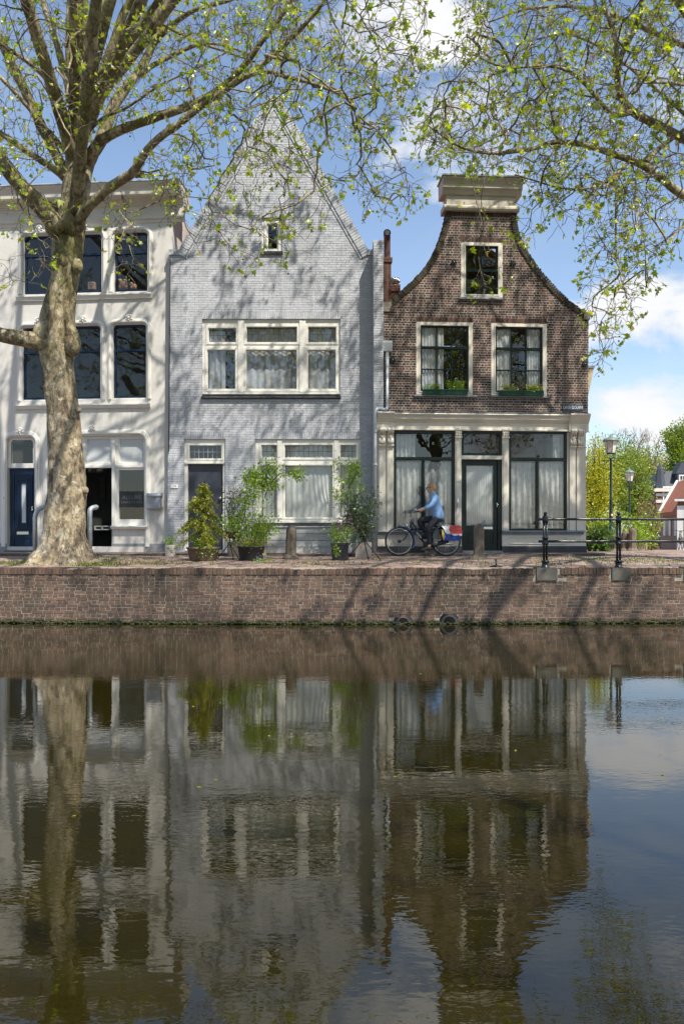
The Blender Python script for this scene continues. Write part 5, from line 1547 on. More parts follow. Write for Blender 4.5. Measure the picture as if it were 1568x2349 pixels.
# an upper storey of thinner side boughs above the frame
Bf([(190, 20), (150, -80), (60, -160), (-60, -260), (-160, -330)], 16, 5, -.3, -2.5)
Bf([(200, -20), (300, -120), (420, -220), (560, -310), (660, -380)], 16, 5, -.4, -2.2)
Bf([(380, 0), (480, -90), (620, -160), (780, -210), (900, -220)], 13, 4, 1.9, .8)
Bf([(670, 0), (760, -40), (860, -50), (940, -30)], 8, 3, -2.2, -3.2)
for pts, r0, r1 in (([(-5.3, 17.3, 8.0), (-4.0, 14.5, 11.5), (-2.4, 12.0, 13.5), (-1.0, 9.5, 14.6)], .13, .04),
                    ([(-5.2, 17.3, 10.0), (-3.6, 15.5, 13.0), (-1.4, 14.0, 14.8), (.8, 13.0, 15.6)], .12, .04),
                    ([(-5.3, 17.3, 9.0), (-5.6, 14.0, 12.0), (-5.4, 11.0, 13.6), (-5.0, 8.0, 14.4)], .13, .04),
                    ([(-5.2, 17.3, 9.5), (-4.2, 17.0, 12.0), (-2.6, 16.6, 13.6), (-.4, 16.2, 14.8)], .10, .03),
                    ([(-5.2, 17.3, 9.0), (-4.8, 16.0, 11.6), (-4.0, 14.8, 13.8), (-3.0, 13.8, 16.0)], .11, .03),
                    ([(-5.4, 17.4, 8.6), (-6.6, 16.8, 11.2), (-7.4, 16.0, 13.4), (-8.0, 15.6, 15.6)], .11, .03),
                    ([(-5.2, 17.3, 9.4), (-3.4, 15.4, 11.4), (-2.2, 12.6, 11.8), (-1.8, 10.0, 12.6), (-1.8, 7.6, 13.6)], .12, .04),
                    ([(-5.2, 17.3, 9.8), (-2.4, 15.6, 12.0), (-.6, 13.0, 12.6), (.2, 10.4, 13.4), (.4, 8.0, 14.6)], .11, .03),
                    ([(-5.3, 17.3, 9.2), (-4.6, 15.0, 11.6), (-4.0, 12.2, 12.2), (-3.8, 9.4, 13.2)], .12, .04),
                    ([(-5.2, 17.3, 10.2), (-2.0, 16.4, 13.2), (.6, 14.6, 14.0), (1.6, 12.2, 14.8), (2.0, 9.8, 16.0)], .10, .03),
                    ([(-2.6, 16.6, 13.6), (-1.6, 16.8, 12.6), (-.2, 17.0, 12.2)], .05, .02),
                    ([(-4.2, 17.0, 12.0), (-3.0, 17.6, 11.6), (-1.8, 18.0, 11.4)], .05, .02)):
    n = len(pts); B.append(([Vector(p) for p in pts], list(np.linspace(r0, r1, n))))  # unseen boughs, added to throw slanting shade on quay and fronts
rs = np.random.RandomState(5)
dense = [([(0, 0), (420, 0), (420, 200), (330, 260), (200, 300), (60, 420), (0, 440)], 1.15),
         ([(420, 0), (985, -10), (990, 110), (960, 190), (940, 300), (860, 330), (760, 330), (640, 260), (520, 280), (420, 260)], 2.3),
         ([(400, 260), (520, 280), (640, 260), (760, 330), (880, 340), (950, 330), (950, 480), (880, 500), (800, 430), (640, 420), (520, 430), (430, 430)], .62),
         ([(340, 330), (430, 330), (430, 500), (400, 520), (340, 430)], .16),
         ([(430, 430), (760, 430), (720, 560), (640, 640), (560, 600), (430, 560)], .22),
         ([(0, 430), (130, 430), (120, 640), (0, 660)], .10),
         ([(210, 420), (320, 440), (310, 640), (220, 560)], .08)]
tg = sample_targets(dense, 1080, rs, 15.6, 1.3, 12.6, 19.6)
tg += ellipsoid_targets((-3.0, 13.0, 13.2), (7.5, 7.0, 5.0), 520, rs, lambda P: P[2] > 5.5 and P[0] < 3.5)
tg += ellipsoid_targets((-1.0, 16.4, 15.2), (6.5, 3.4, 3.4), 430, rs, lambda P: P[2] > 12)  # crown mass above the frame, added to shade the house fronts
wood, crown = grow(tb, B, tg, rs, hid=outside, trunk=trunk_left)
t1 = empty('plane_tree', tb, 0, 'large plane tree with mottled bark and spreading roots on the quay edge', 'tree')
wood.build('trunk', [M['bark']], t1)
crown.build('crown', [M['twig'], M['leaf'], M['seedball']], t1)

# ---------------------------------------------------------------- right tree (trunk outside the picture)
RY = 17.3
rb = W(1860, 1285, RY); rb.z = streetZ(rb.x, RY) - .02
B = []
Bf = lambda pts, w0, w1, dy0=0.0, dy1=0.0: B.append(traced(pts, w0, w1, RY + dy0, RY + dy1))
Bf([(1860, 1300), (1858, 1180), (1852, 1000), (1848, 800), (1845, 620), (1840, 520)], 110, 74)
Bf([(1840, 560), (1836, 400), (1838, 250), (1840, 80), (1830, -140), (1850, -360)], 60, 12, 0, -.5)
Bf([(1838, 620), (1760, 560), (1660, 500), (1568, 446), (1498, 390), (1465, 369), (1394, 344), (1324, 323), (1270, 318), (1208, 344), (1104, 352), (1042, 332), (980, 286)], 25, 4, -.2, -3.2)
Bf([(1480, 372), (1500, 345), (1540, 319), (1600, 270), (1640, 200)], 13, 6, -1.2, -.4)
Bf([(1836, 480), (1760, 420), (1660, 362), (1568, 319), (1498, 286), (1444, 257), (1419, 220), (1411, 166), (1428, 112), (1465, 62), (1469, 0), (1475, -100), (1460, -220)], 26, 7, .2, -2.2)
Bf([(1444, 257), (1407, 270), (1382, 245), (1332, 178), (1291, 153), (1229, 149), (1160, 160), (1100, 130)], 14, 3, -1.2, -2.8)
Bf([(1411, 166), (1415, 83), (1382, 21), (1376, -40), (1340, -140), (1280, -230)], 14, 5, -1.4, -2.4)
Bf([(1840, 300), (1720, 180), (1640, 135), (1568, 104), (1498, 75), (1424, 41), (1353, 17), (1290, 12), (1200, 20), (1120, 50)], 18, 4, .4, .6)
Bf([(1838, 200), (1700, 60), (1600, -20), (1480, -80), (1340, -140), (1200, -170), (1080, -150)], 18, 4, .2, -.6)
Bf([(1450, 362), (1399, 415), (1360, 430), (1310, 440), (1240, 420), (1180, 400)], 8, 3, -1.5, -2.6)
Bf([(1520, 402), (1480, 400), (1440, 410), (1415, 450), (1411, 530), (1416, 610), (1436, 684)], 8, 3, -1.2, -2.6)
Bf([(1838, 640), (1750, 620), (1660, 560), (1600, 520), (1560, 520), (1530, 560)], 12, 4, -.5, -2.6)
Bf([(1836, 420), (1700, 250), (1600, 200), (1520, 190), (1460, 190)], 14, 4, -.4, -3.0)
Bf([(1838, 330), (1700, 300), (1600, 290), (1500, 200), (1390, 110), (1300, 70), (1230, 90)], 13, 4, .8, 1.8)
for pts, r0, r1 in (([(8.9, 17.2, 6.5), (8.6, 14.5, 9.0), (8.0, 11.5, 10.8), (7.0, 8.5, 12.0), (6.4, 6.0, 12.6)], .16, .05),
                    ([(8.9, 17.2, 7.5), (7.8, 14.5, 10.5), (6.0, 12.0, 12.0), (4.4, 9.5, 13.0)], .14, .04),
                    ([(8.9, 17.2, 8.0), (6.8, 15.5, 11.5), (4.6, 14.5, 13.5), (2.6, 13.5, 14.6)], .14, .04),
                    ([(9.0, 17.2, 6.0), (10.2, 14.0, 8.6), (10.8, 11.0, 10.2), (10.9, 8.0, 11.4)], .15, .05),
                    ([(8.8, 14.5, 9.0), (7.6, 12.8, 9.8), (6.6, 11.2, 10.2)], .08, .03),
                    ([(8.9, 17.2, 8.6), (6.4, 15.4, 10.9), (5.2, 12.6, 11.3), (4.8, 10.0, 11.9), (4.7, 7.0, 13.0)], .12, .04),
                    ([(8.9, 17.2, 8.2), (7.2, 15.2, 10.9), (6.2, 12.4, 11.0), (6.0, 9.8, 11.6), (6.1, 6.8, 12.6)], .13, .05),
                    ([(8.9, 17.2, 8.0), (8.2, 14.8, 10.9), (7.6, 12.0, 11.2), (7.4, 9.4, 12.0), (7.6, 6.4, 13.2)], .14, .05),
                    ([(8.9, 17.2, 8.0), (9.3, 14.8, 10.9), (9.2, 12.0, 11.4), (9.0, 9.0, 12.2), (9.3, 6.2, 13.6)], .14, .05),
                    ([(9.0, 17.2, 9.0), (5.6, 15.8, 12.0), (3.6, 13.4, 12.8), (2.6, 10.8, 13.4), (2.4, 8.4, 14.4)], .12, .04),
                    ([(9.0, 17.2, 9.0), (7.6, 16.4, 12.6), (6.4, 14.4, 13.6), (5.8, 12.0, 14.4), (5.6, 9.6, 15.6)], .11, .03)):
    n = len(pts); B.append(([Vector(p) for p in pts], list(np.linspace(r0, r1, n))))  # out-of-frame boughs, put in so their shadows streak the quay wall
rs = np.random.RandomState(9)
dense = [([(1070, -10), (1568, -10), (1568, 470), (1430, 470), (1300, 420), (1190, 400), (1090, 390), (1000, 370), (965, 290), (1020, 160), (1050, 60)], 4.6),
         ([(960, 250), (1060, 250), (1060, 400), (960, 380)], .12),
         ([(1180, 400), (1568, 450), (1568, 560), (1440, 620), (1330, 560), (1240, 480)], .55),
         ([(1330, 560), (1500, 560), (1480, 690), (1420, 800), (1370, 840), (1340, 700)], .26),
         ([(1050, 480), (1260, 480), (1250, 700), (1080, 700)], .06)]
tg = sample_targets(dense, 1180, rs, 15.4, 1.4, 12.4, 19.4)
tg += ellipsoid_targets((7.6, 12.0, 12.4), (7.0, 7.0, 5.5), 800, rs, lambda P: P[2] > 5.0 and P[0] > 1.5)
def trunk_none(mb): pass
tg += ellipsoid_targets((8.0, 16.4, 15.6), (5.0, 3.6, 3.8), 850, rs, lambda P: P[2] > 12)  # more crown out of view, added to shadow the brown front
wood, crown = grow(rb, B, tg, rs, hid=outside)
t2 = empty('plane_tree', rb, 0, 'plane tree leaning in from the right with leafy twigs over the brown gable', 'tree')
wood.build('trunk', [M['bark']], t2)
crown.build('crown', [M['twig'], M['leaf'], M['seedball']], t2)

# two more planes on the near bank behind the camera: the photograph shows them only mirrored in the window panes
for src, x, y, a, lab in ((t1, -13.5, -9.5, 215, 'plane tree on the near bank, mirrored in the panes of the white house'), (t2, -3.5, -10.5, 200, 'plane tree on the near bank, mirrored in the wide upstairs panes of the grey house'), (t2, 10.5, -11.5, 205, 'plane tree on the near bank, mirrored in the panes of the brown house')):
    c = dup_tree(src); c.location = (x, y, 1.0); c.rotation_euler = (0, 0, R(a)); tag(c, lab, 'tree')
# ================================================================== street furniture and plants
def ground(x, Y): return streetZ(x, Y)

# galvanised hoops either side of the trunk
hp = None
for (px, y1, dx, lab) in ((80.5, 1152, .55, 'bent galvanised steel hoop left of the plane trunk'), (206, 1153, .10, 'bent galvanised steel hoop right of the plane trunk')):
    Y = 18.15 if px < 100 else 17.9
    p = W(px, 1250, Y); z0 = ground(p.x, Y); zt = W(px, y1 + 10, Y).z - z0
    mb = MB(); r = .24 if px < 100 else .09
    pts = [(0, 0, -.1), (0, 0, zt - r)] + [(r - r * math.cos(a), (0 if px < 100 else (r - r * math.cos(a)) * 1.6), zt - r + r * math.sin(a)) for a in [math.pi / 2 * i / 6 for i in range(1, 7)]] + [(r + dx, 0 if px < 100 else 1.0, zt)]
    if px > 100: pts[-1] = (-.02, .5, zt)
    mb.tube(pts, .048 if px < 100 else .052, 12)
    tag(mb.build('steel_hoop', [M['galv']], None, (p.x, Y, z0)), lab, 'tree guard', 'steel hoops guarding the plane tree')

# granite bollards
def bollard_mesh():
    mb = MB()
    pr = [(.19, -.1), (.19, .02), (.155, .06), (.125, .10), (.118, .14), (.112, .62), (.10, .68), (.065, .725), (.0, .74)]
    o = len(mb.v); n = 8
    for r, z in pr:
        for k in range(n):
            a = 2 * math.pi * (k + .5) / n; q = 1 + rng.uniform(-.03, .03)
            mb.v.append((math.cos(a) * r * q, math.sin(a) * r * q, z))
    for i in range(len(pr) - 1):
        for k in range(n):
            k2 = (k + 1) % n; mb.f.append((o + i * n + k, o + i * n + k2, o + (i + 1) * n + k2, o + (i + 1) * n + k)); mb.m.append(0); mb.sm.append(i > 4)
    return mb
M['granite'] = pmat('bollard_granite', (.10, .08, .058), (.20, .165, .125), 6, .85, .5, 50)
bo = None
for (px, Y, lab, k) in ((666.5, 19.0, 'stone bollard standing in front of the grey boarded box', 1.0), (1097.5, 18.85, 'stone bollard before the dark green shop door', 1.04)):
    x = (px - CX) * Y / F
    if bo is None: bo = bollard_mesh().build('bollard', [M['granite']]); o = bo
    else: o = bo.copy(); COL.objects.link(o)
    o.location = (x, Y, ground(x, Y)); o.scale = (1, 1, k); o.rotation_euler = (0, R(1.5 if px < 800 else -.5), px)
    tag(o, lab, 'bollard', 'granite bollards')
for (px, Y, lab, k) in ((1449.8, 27.2, 'dark stone bollard beside the wooden planter at the side street', .98), (1432, 27.4, 'stone bollard half hidden behind the railing post at the side street', .86), (1412.5, 27.6, 'leaning stone bollard just left of the railing post at the side street', .72)):
    x = (px - CX) * Y / F; o = bo.copy(); COL.objects.link(o); o.location = (x, Y, ground(x, Y)); o.scale = (1, 1, k); o.rotation_euler = (0, R(2), px)
    tag(o, lab, 'bollard', 'granite bollards')
x0, x1 = 1488, 1530
M['palestone'] = pmat('pale_stone', (.30, .28, .24), (.40, .37, .32), 5, .8)
for i, px in enumerate((1582.5 - 96, 1600 - 89, 1523, 1535, 1548, 1566)):
    Y = 100 - i * 2.0; x = (px - CX) * Y / F; o = bo.copy(); COL.objects.link(o); o.location = (x, Y, ground(x, Y)); o.scale = (.8, .8, .95)
    tag(o, 'small far bollard in the row across the side street', 'bollard', 'far bollards across the side street')

# iron railing on the quay
rl = empty('quay_railing', (W(1250, 0, 16.1).x, 16.1, 1.02), 0, 'black iron railing with two tubes on the quay edge at the right', 'railing')
ox = rl.location.x
def post_mesh():
    mb = MB()
    mb.lathe([(.085, 0), (.085, .012), (.065, .02), (.062, .10), (.075, .11), (.075, .125), (.045, .135)], (0, 0, 0), 12)
    for sx in (-.026, .026): mb.tube([(sx, 0, .13), (sx, 0, .86)], .021, 8)
    mb.lathe([(.05, .42), (.062, .43), (.062, .455), (.05, .465), (.05, .53), (.062, .54), (.062, .56), (.05, .57)], (0, 0, 0), 12)
    mb.lathe([(.045, .82), (.055, .83), (.055, .94), (.045, .955), (.03, .965), (.022, .975)], (0, 0, 0), 12)
    mb.ball((0, 0, 1.0), .036)
    return mb
pm_ = post_mesh()
for i, px in enumerate((1250, 1418, 1586, 1754)):
    Y = quayY(W(px, 0, 16.1).x) + .12
    x = (px - CX) * Y / F
    q = pm_.build('post', [M['black']], rl, (x - ox, Y - 16.1, .01)) if i == 0 else None
    if i == 0: p0 = q
    else:
        q = p0.copy(); COL.objects.link(q); q.parent = rl; q.location = (x - ox, Y - 16.1, .01)
for zz, xs_ in ((.905, -.08), (.495, -.12)):
    mb = MB()
    pts = []
    if zz > .8: pts += [(-.19, 0, zz - .10), (-.185, 0, zz - .05), (-.16, 0, zz - .015)]
    for k in range(12):
        x = xs_ + k * .4; Y = quayY(ox + x) + .12; pts.append((x, Y - 16.1, zz))
    mb.tube(pts, .024, 8); mb.build('rail', [M['black']], rl)
# mooring ring plate
p = W(1137, 1293, 16.35); mb = MB(); z0 = ground(p.x, 16.35)
mb.lathe([(.12, .0), (.12, .015), (.05, .03), (.03, .04)], (0, 0, 0), 14); mb.tube([(0, 0, .03), (0, 0, .12)], .014, 6); mb.ball((0, 0, .13), .022)
tag(mb.build('mooring_eye', [M['black']], None, (p.x, 16.35, z0)), 'small iron mooring eye on the quay coping below the shop', 'mooring eye')

# ---------------------------------------------------------------- potted plants
M['fresh'] = leafmat('fresh_green_leaf', [(.20, .33, .03), (.29, .42, .035), (.36, .47, .04), (.15, .25, .03)], .4)
M['yellowgreen'] = leafmat('yellow_green_leaf', [(.32, .38, .03), (.40, .42, .035), (.24, .32, .03), (.45, .44, .07)], .4)
M['deep'] = leafmat('deep_green_leaf', [(.05, .10, .022), (.075, .14, .028), (.11, .19, .035), (.05, .10, .03)], .25, .14)
M['needle'] = leafmat('spruce_needle', [(.10, .14, .02), (.20, .21, .03), (.42, .42, .045), (.50, .47, .05), (.16, .24, .03)], .35)
M['magenta'] = leafmat('magenta_petal', [(.35, .04, .30), (.42, .06, .36)], .4); M['violet'] = leafmat('violet_petal', [(.20, .14, .55), (.26, .18, .6)], .4)
M['orange'] = leafmat('russet_leaf', [(.30, .14, .06), (.36, .18, .07), (.26, .2, .06)], .4)
M['stem'] = pmat('brown_stem', (.09, .06, .035), (.16, .11, .07), 8, .8)

def bushy(mb, st, stems, rs, n, size, spread, mi=0, T=DIA_T, Fc=DIA_F, up=.4):
    """leaves scattered along stems (lists of points) in clumps"""
    pos, d = [], []
    for pts in stems:
        P = np.array(pts); k = len(P)
        if st is not None: st.tube([Vector(p) for p in pts], list(np.linspace(.011, .004, k)), 5)
    for _ in range(n):
        P = np.array(stems[rs.randint(len(stems))]); u = rs.uniform(.12, 1) * (len(P) - 1); i = min(int(u), len(P) - 2); p = P[i] + (P[i + 1] - P[i]) * (u - i)
        o = rs.normal(0, spread, 3)
        pos.append(p + o); dd = o * 3 + rs.normal(0, .4, 3) * .6; dd[2] += up - .3; d.append(dd)
    sz = rs.uniform(size[0], size[1], n)
    add_leaves(mb, pos, d, sz, mi, T, Fc, rs)

def stemset(rs, n, h, sp, lean=(0, 0), kink=.05, z0=0.0, r0=.05):
    out = []
    for i in range(n):
        a = rs.uniform(0, 6.28); hh = h * rs.uniform(.65, 1.0); q = sp * rs.uniform(.2, 1) ** .7
        pts = []
        for k in range(7):
            u = k / 6
            pts.append(np.array([math.cos(a) * (r0 + q * u) + lean[0] * u, math.sin(a) * (r0 + q * u) * .7 + lean[1] * u, z0 + hh * u]) + rs.normal(0, kink * u * .6, 3))
        out.append(pts)
    return out

def place(px, py, Y):
    x = (px - CX) * Y / F
    return Vector((x, Y, ground(x, Y)))

# spruce in a wide brown tub
rs = np.random.RandomState(3)
Y = 18.3; s_ = Y / F
e = empty('potted_spruce', place(466, 1290, Y), 0, 'yellow tipped dwarf spruce in a wide brown tub before the slate door', 'potted plant')
mb = MB(); mb.lathe([(.27, 0), (.285, .02), (.335, .24), (.36, .25), (.36, .285), (.33, .285), (.32, .25), (.0, .25)], n=22, sx=1.0, sy=.75); mb.build('tub', [M['terracotta']], e)
fo = MB(); st = MB(); pos, d, sz = [], [], []
st.tube([(0, 0, .2), (.01, 0, .8), (-.02, 0, 1.55)], [.03, .022, .006], 6)
for i in range(105):
    u = rs.uniform(0, 1) ** .85; z = .42 + u * 1.10
    ln = (.60 * (1 - u) ** .7 + .06) * rs.uniform(.45, 1.05); a = rs.uniform(0, 6.28)
    if math.cos(a) < -.5 and u < .35: ln *= 1.15
    P = [np.array([math.cos(a) * ln * t_, math.sin(a) * ln * t_, z + .10 * t_ - .26 * ln * t_ ** 2 * 2.2]) for t_ in np.linspace(0, 1, 6)]
    st.tube([Vector(p) for p in P], [.008, .007, .006, .005, .004, .003], 4)
    for k in range(int(34 + ln * 150)):
        t_ = rs.uniform(.25, 1.0); p = np.array([math.cos(a) * ln * t_, math.sin(a) * ln * t_, z + .10 * t_ - .26 * ln * t_ ** 2 * 2.2]) + rs.normal(0, .022, 3)
        pos.append(p); dd = np.array([math.cos(a), math.sin(a), -.2]) * .6 + rs.normal(0, .6, 3); d.append(dd); sz.append(rs.uniform(.035, .065))
add_leaves(fo, pos, d, sz, 0, BLADE_T * np.array([2.0, 1, 1]), BLADE_F, rs)
fo.build('foliage', [M['needle']], e); st.build('stem', [M['stem']], e)
lo = MB()
bushy(lo, None, stemset(rs, 26, .26, .30, z0=.26), rs, 750, (.03, .055), .05)
bushy(lo, None, [[np.array([.12 * i - .3, -.24, .30]), np.array([.12 * i - .3, -.31, .10])] for i in (2, 3, 4, 5)], rs, 90, (.025, .05), .03)
lo.build('underplanting', [M['fresh']], e)

# rose and vine in a black mortar tub
Y = 18.35
e = empty('potted_vine', place(576, 1290, Y), 0, 'tall pale green climbing rose in a black plastic mortar tub', 'potted plant')
mb = MB(); mb.lathe([(.235, 0), (.245, .02), (.28, .27), (.305, .275), (.305, .30), (.275, .30), (.265, .26), (0, .26)], n=20, sy=.75); mb.build('tub', [M['blackplastic']], e)
fo = MB(); st = MB()
S1 = [[np.array(p) for p in q] for q in ([(0, 0, .25), (.02, 0, .7), (.03, .02, 1.1), (.05, .05, 1.5), (.10, .05, 1.75)], [(.03, 0, .25), (.12, 0, .6), (.2, .1, .95), (.24, .1, 1.25)], [(-.05, 0, .25), (-.12, .05, .7), (-.14, .05, 1.2), (-.05, .05, 1.5)], [(-.1, 0, .25), (-.25, .05, .6), (-.3, .05, .9)], [(.1, 0, .25), (.33, .05, .62), (.45, .1, .75)])]
bushy(fo, st, S1, rs, 1000, (.04, .075), .095)
bushy(fo, None, [S1[0][-3:], S1[2][-3:]], rs, 190, (.05, .09), .09)
fo.build('foliage', [M['fresh']], e); st.build('stem', [M['stem']], e)
lo = MB(); bushy(lo, None, stemset(rs, 24, .16, .26, z0=.27), rs, 700, (.025, .045), .045); lo.build('underplanting', [M['yellowgreen']], e)

# wisteria-like climber arching over the window
Y = 19.9
e = empty('climbing_plant', place(606, 1262, Y), 0, 'arching wisteria with pale green leaves over the ground floor window', 'climbing plant')
fo = MB(); st = MB()
z_ = lambda py: ZC - (py - YH) * Y / F - e.location.z
x_ = lambda px: (px - CX) * Y / F - e.location.x
A = [[np.array((x_(a), dy, z_(b))) for a, b, dy in q] for q in (
    [(606, 1262, 0), (604, 1200, 0), (602, 1130, -.05), (596, 1100, -.1), (585, 1085, -.1)], [(602, 1130, 0), (612, 1085, -.1), (622, 1068, -.15), (634, 1075, -.15)],
    [(604, 1150, 0), (618, 1112, -.1), (640, 1090, -.2), (670, 1080, -.2), (702, 1082, -.2)], [(660, 1083, -.2), (676, 1090, -.2), (698, 1097, -.2)], [(602, 1120, 0), (612, 1105, -.1), (636, 1106, -.1)],
    [(596, 1100, -.1), (575, 1092, -.1), (566, 1098, -.1)])]
bushy(fo, st, A, rs, 60, (.03, .06), .05)
bushy(fo, None, A[1], rs, 0, (.03, .06), .05) if False else None
for q in (A[0][-2:], A[1], A[4], A[5]): bushy(fo, None, [q], rs, 240, (.05, .09), .09, up=0)
for q in (A[2][2:], A[3]): bushy(fo, None, [q], rs, 90, (.045, .085), .055, up=-.1)
fo.build('foliage', [M['fresh']], e); st.build('stem', [M['stem']], e)

# shrub rose with russet tips behind, in a square stone planter
Y = 20.2
e = empty('potted_shrub', place(541, 1262, Y), 0, 'loose dark twiggy shrub with russet tips between the slate door and window', 'potted plant')
mb = MB(); mb.box(-.18, .18, -.18, .18, 0, .34); mb.build('planter', [M['concrete']], e)
fo = MB(); st = MB(); S2 = stemset(rs, 15, 1.55, .30, z0=.3, kink=.12)
bushy(fo, st, S2, rs, 950, (.04, .065), .085); bushy(fo, None, [q[-2:] for q in S2], rs, 60, (.035, .06), .04, mi=1)
fo.build('foliage', [M['deep'], M['orange']], e); st.build('stem', [M['stem']], e)

# stone block planter with greenery left of the box
Y = 20.6
e = empty('stone_planter', place(592, 1262, Y), 0, 'square pebbled concrete planter with a leafy mound left of the boarded box', 'potted plant')
mb = MB(); mb.panel((-.19, 0, .19, .40), [(-.001, -1, .001, -.5)], -.19, .19) if False else mb.box(-.19, .19, -.19, .19, 0, .40); mb.build('planter', [M['gravelconc']], e)
fo = MB(); bushy(fo, None, stemset(rs, 16, .42, .34, z0=.38), rs, 420, (.05, .09), .07); fo.build('foliage', [M['fresh']], e)

# basket on a tripod
Y = 18.5
e = empty('basket_stand', place(527, 1288, Y), 0, 'black tripod stand carrying a small brown basket of leaves', 'plant stand')
mb = MB()
for a in (200, 320, 80):
    mb.tube([(math.cos(R(a)) * .30, math.sin(R(a)) * .25, 0), (math.cos(R(a)) * .05, math.sin(R(a)) * .05, .30), (0, 0, .38)], .010, 6)
mb.tube([(0, 0, .34), (0, 0, .46)], .012, 6); mb.build('tripod', [M['black']], e)
mb = MB(); mb.lathe([(.10, .46), (.13, .48), (.17, .60), (.175, .61), (.155, .61), (.14, .57), (0, .57)], n=14)
for k in range(6): mb.torus((0, 0, 0), 0.001, .0005, 3, 3) if False else None
mb.build('basket', [M['cratebrown']], e)
fo = MB(); bushy(fo, None, stemset(rs, 12, .38, .2, z0=.58), rs, 260, (.04, .07), .06); fo.build('foliage', [M['fresh']], e)

# white pot left
Y = 20.6
e = empty('white_pot', place(391, 1262, Y), 0, 'chipped white pot of bright green herbs at the corner of the white house', 'potted plant')
mb = MB(); mb.lathe([(.11, 0), (.12, .02), (.135, .25), (.14, .26), (.12, .26), (.11, .22), (0, .22)], n=14); mb.build('pot', [pmat('chipped_white', (.62, .60, .56), (.18, .14, .11), 11, .7, lo=.58, hi=.62)], e)
fo = MB(); bushy(fo, None, stemset(rs, 22, .24, .14, z0=.22, r0=.02), rs, 420, (.03, .055), .04, T=BLADE_T * np.array([2, 1, 1]), Fc=BLADE_F); fo.build('foliage', [M['fresh']], e)

# square dark pot with flowers, right
Y = 18.4
e = empty('flower_pot', place(779, 1290, Y), 0, 'square dark plastic pot of ferny leaves and magenta flowers', 'potted plant')
mb = MB(); mb.lathe([(.215, 0), (.225, .02), (.265, .33), (.285, .335), (.285, .365), (.255, .365), (.245, .32), (0, .32)], n=4, smooth=False); mb.build('pot', [M['blackplastic']], e)
fo = MB(); S3 = stemset(rs, 26, .42, .30, z0=.33, kink=.05)
bushy(fo, None, S3, rs, 620, (.035, .06), .05)
S4 = [[np.array([.05, 0, .4]), np.array([.12, 0, .7]), np.array([.20, 0, .92])], [np.array([0, 0, .4]), np.array([.0, 0, .66]), np.array([-.03, 0, .80])], [np.array([.1, 0, .4]), np.array([.24, 0, .6]), np.array([.32, 0, .72])]]
bushy(fo, None, [q[-2:] for q in S4], rs, 85, (.03, .045), .05, mi=1)
bushy(fo, None, [[np.array([.28, -.05, .35]), np.array([.33, -.05, .55])]], rs, 160, (.04, .06), .05, mi=2)
bushy(fo, None, [[np.array([-.1, -.2, .36]), np.array([-.06, -.3, .12])]], rs, 70, (.035, .06), .03)
fo.build('foliage', [M['fresh'], M['magenta'], leafmat('sedum_leaf', [(.12, .17, .11), (.16, .20, .13)], .2)], e)

# climbing rose on a stem against the window, planted in a tall pot behind
Y = 20.3
e = empty('climbing_rose', place(796, 1262, Y), 0, 'slender climbing rose rising past the right side of the ground floor window', 'climbing plant')
fo = MB(); st = MB()
z_ = lambda py: ZC - (py - YH) * Y / F - e.location.z
x_ = lambda px: (px - CX) * Y / F - e.location.x
A = [[np.array((x_(a), 0, z_(b))) for a, b in q] for q in ([(794, 1262), (796, 1200), (797, 1150), (800, 1110), (803, 1075), (806, 1060)], [(797, 1150), (785, 1110), (776, 1075), (770, 1055)], [(800, 1120), (815, 1090), (818, 1070)], [(797, 1160), (776, 1140), (768, 1125)], [(796, 1190), (812, 1160), (822, 1130), (830, 1118)])]
bushy(fo, st, A, rs, 780, (.045, .075), .08); bushy(fo, None, [A[0][-4:], A[2]], rs, 240, (.045, .075), .08)
bushy(fo, None, [[np.array((x_(770), -.1, z_(1205))), np.array((x_(815), -.1, z_(1195)))]], rs, 170, (.05, .08), .09, mi=1)
fo.build('foliage', [M['fresh'], M['deep']], e); st.build('stem', [M['stem']], e)

# dark laurel bush in a pebbled concrete planter
Y = 20.1
e = empty('laurel_bush', place(833, 1262, Y), 0, 'dense dark green bay bush in a pebbled concrete planter by the downpipe', 'potted plant')
mb = MB(); mb.box(-.185, .185, -.18, .18, 0, .34); mb.build('planter', [M['gravelconc']], e)
fo = MB(); st = MB(); S5 = stemset(rs, 20, 1.30, .30, z0=.32, kink=.08)
bushy(fo, st, S5, rs, 1500, (.045, .08), .085)
fo.build('foliage', [M['deep']], e); st.build('stem', [M['stem']], e)
# empty tripod trestle
Y = 18.6
mb = MB()
for (dx, dy) in ((-.36, -.1), (.36, -.15), (.12, .25)): mb.tube([(dx, dy, 0), (dx * .1, dy * .1, .40), (0, 0, .46)], .012, 6)
mb.tube([(-.12, 0, .50), (.12, 0, .50)], .012, 6); mb.tube([(0, 0, .42), (0, 0, .50)], .018, 6); mb.lathe([(.12, .50), (.12, .515), (.02, .52)], n=12)
tag(mb.build('plant_stand', [M['black']], None, place(833, 1288, Y)), 'empty black folding tripod stand near the dark bay bush', 'plant stand')

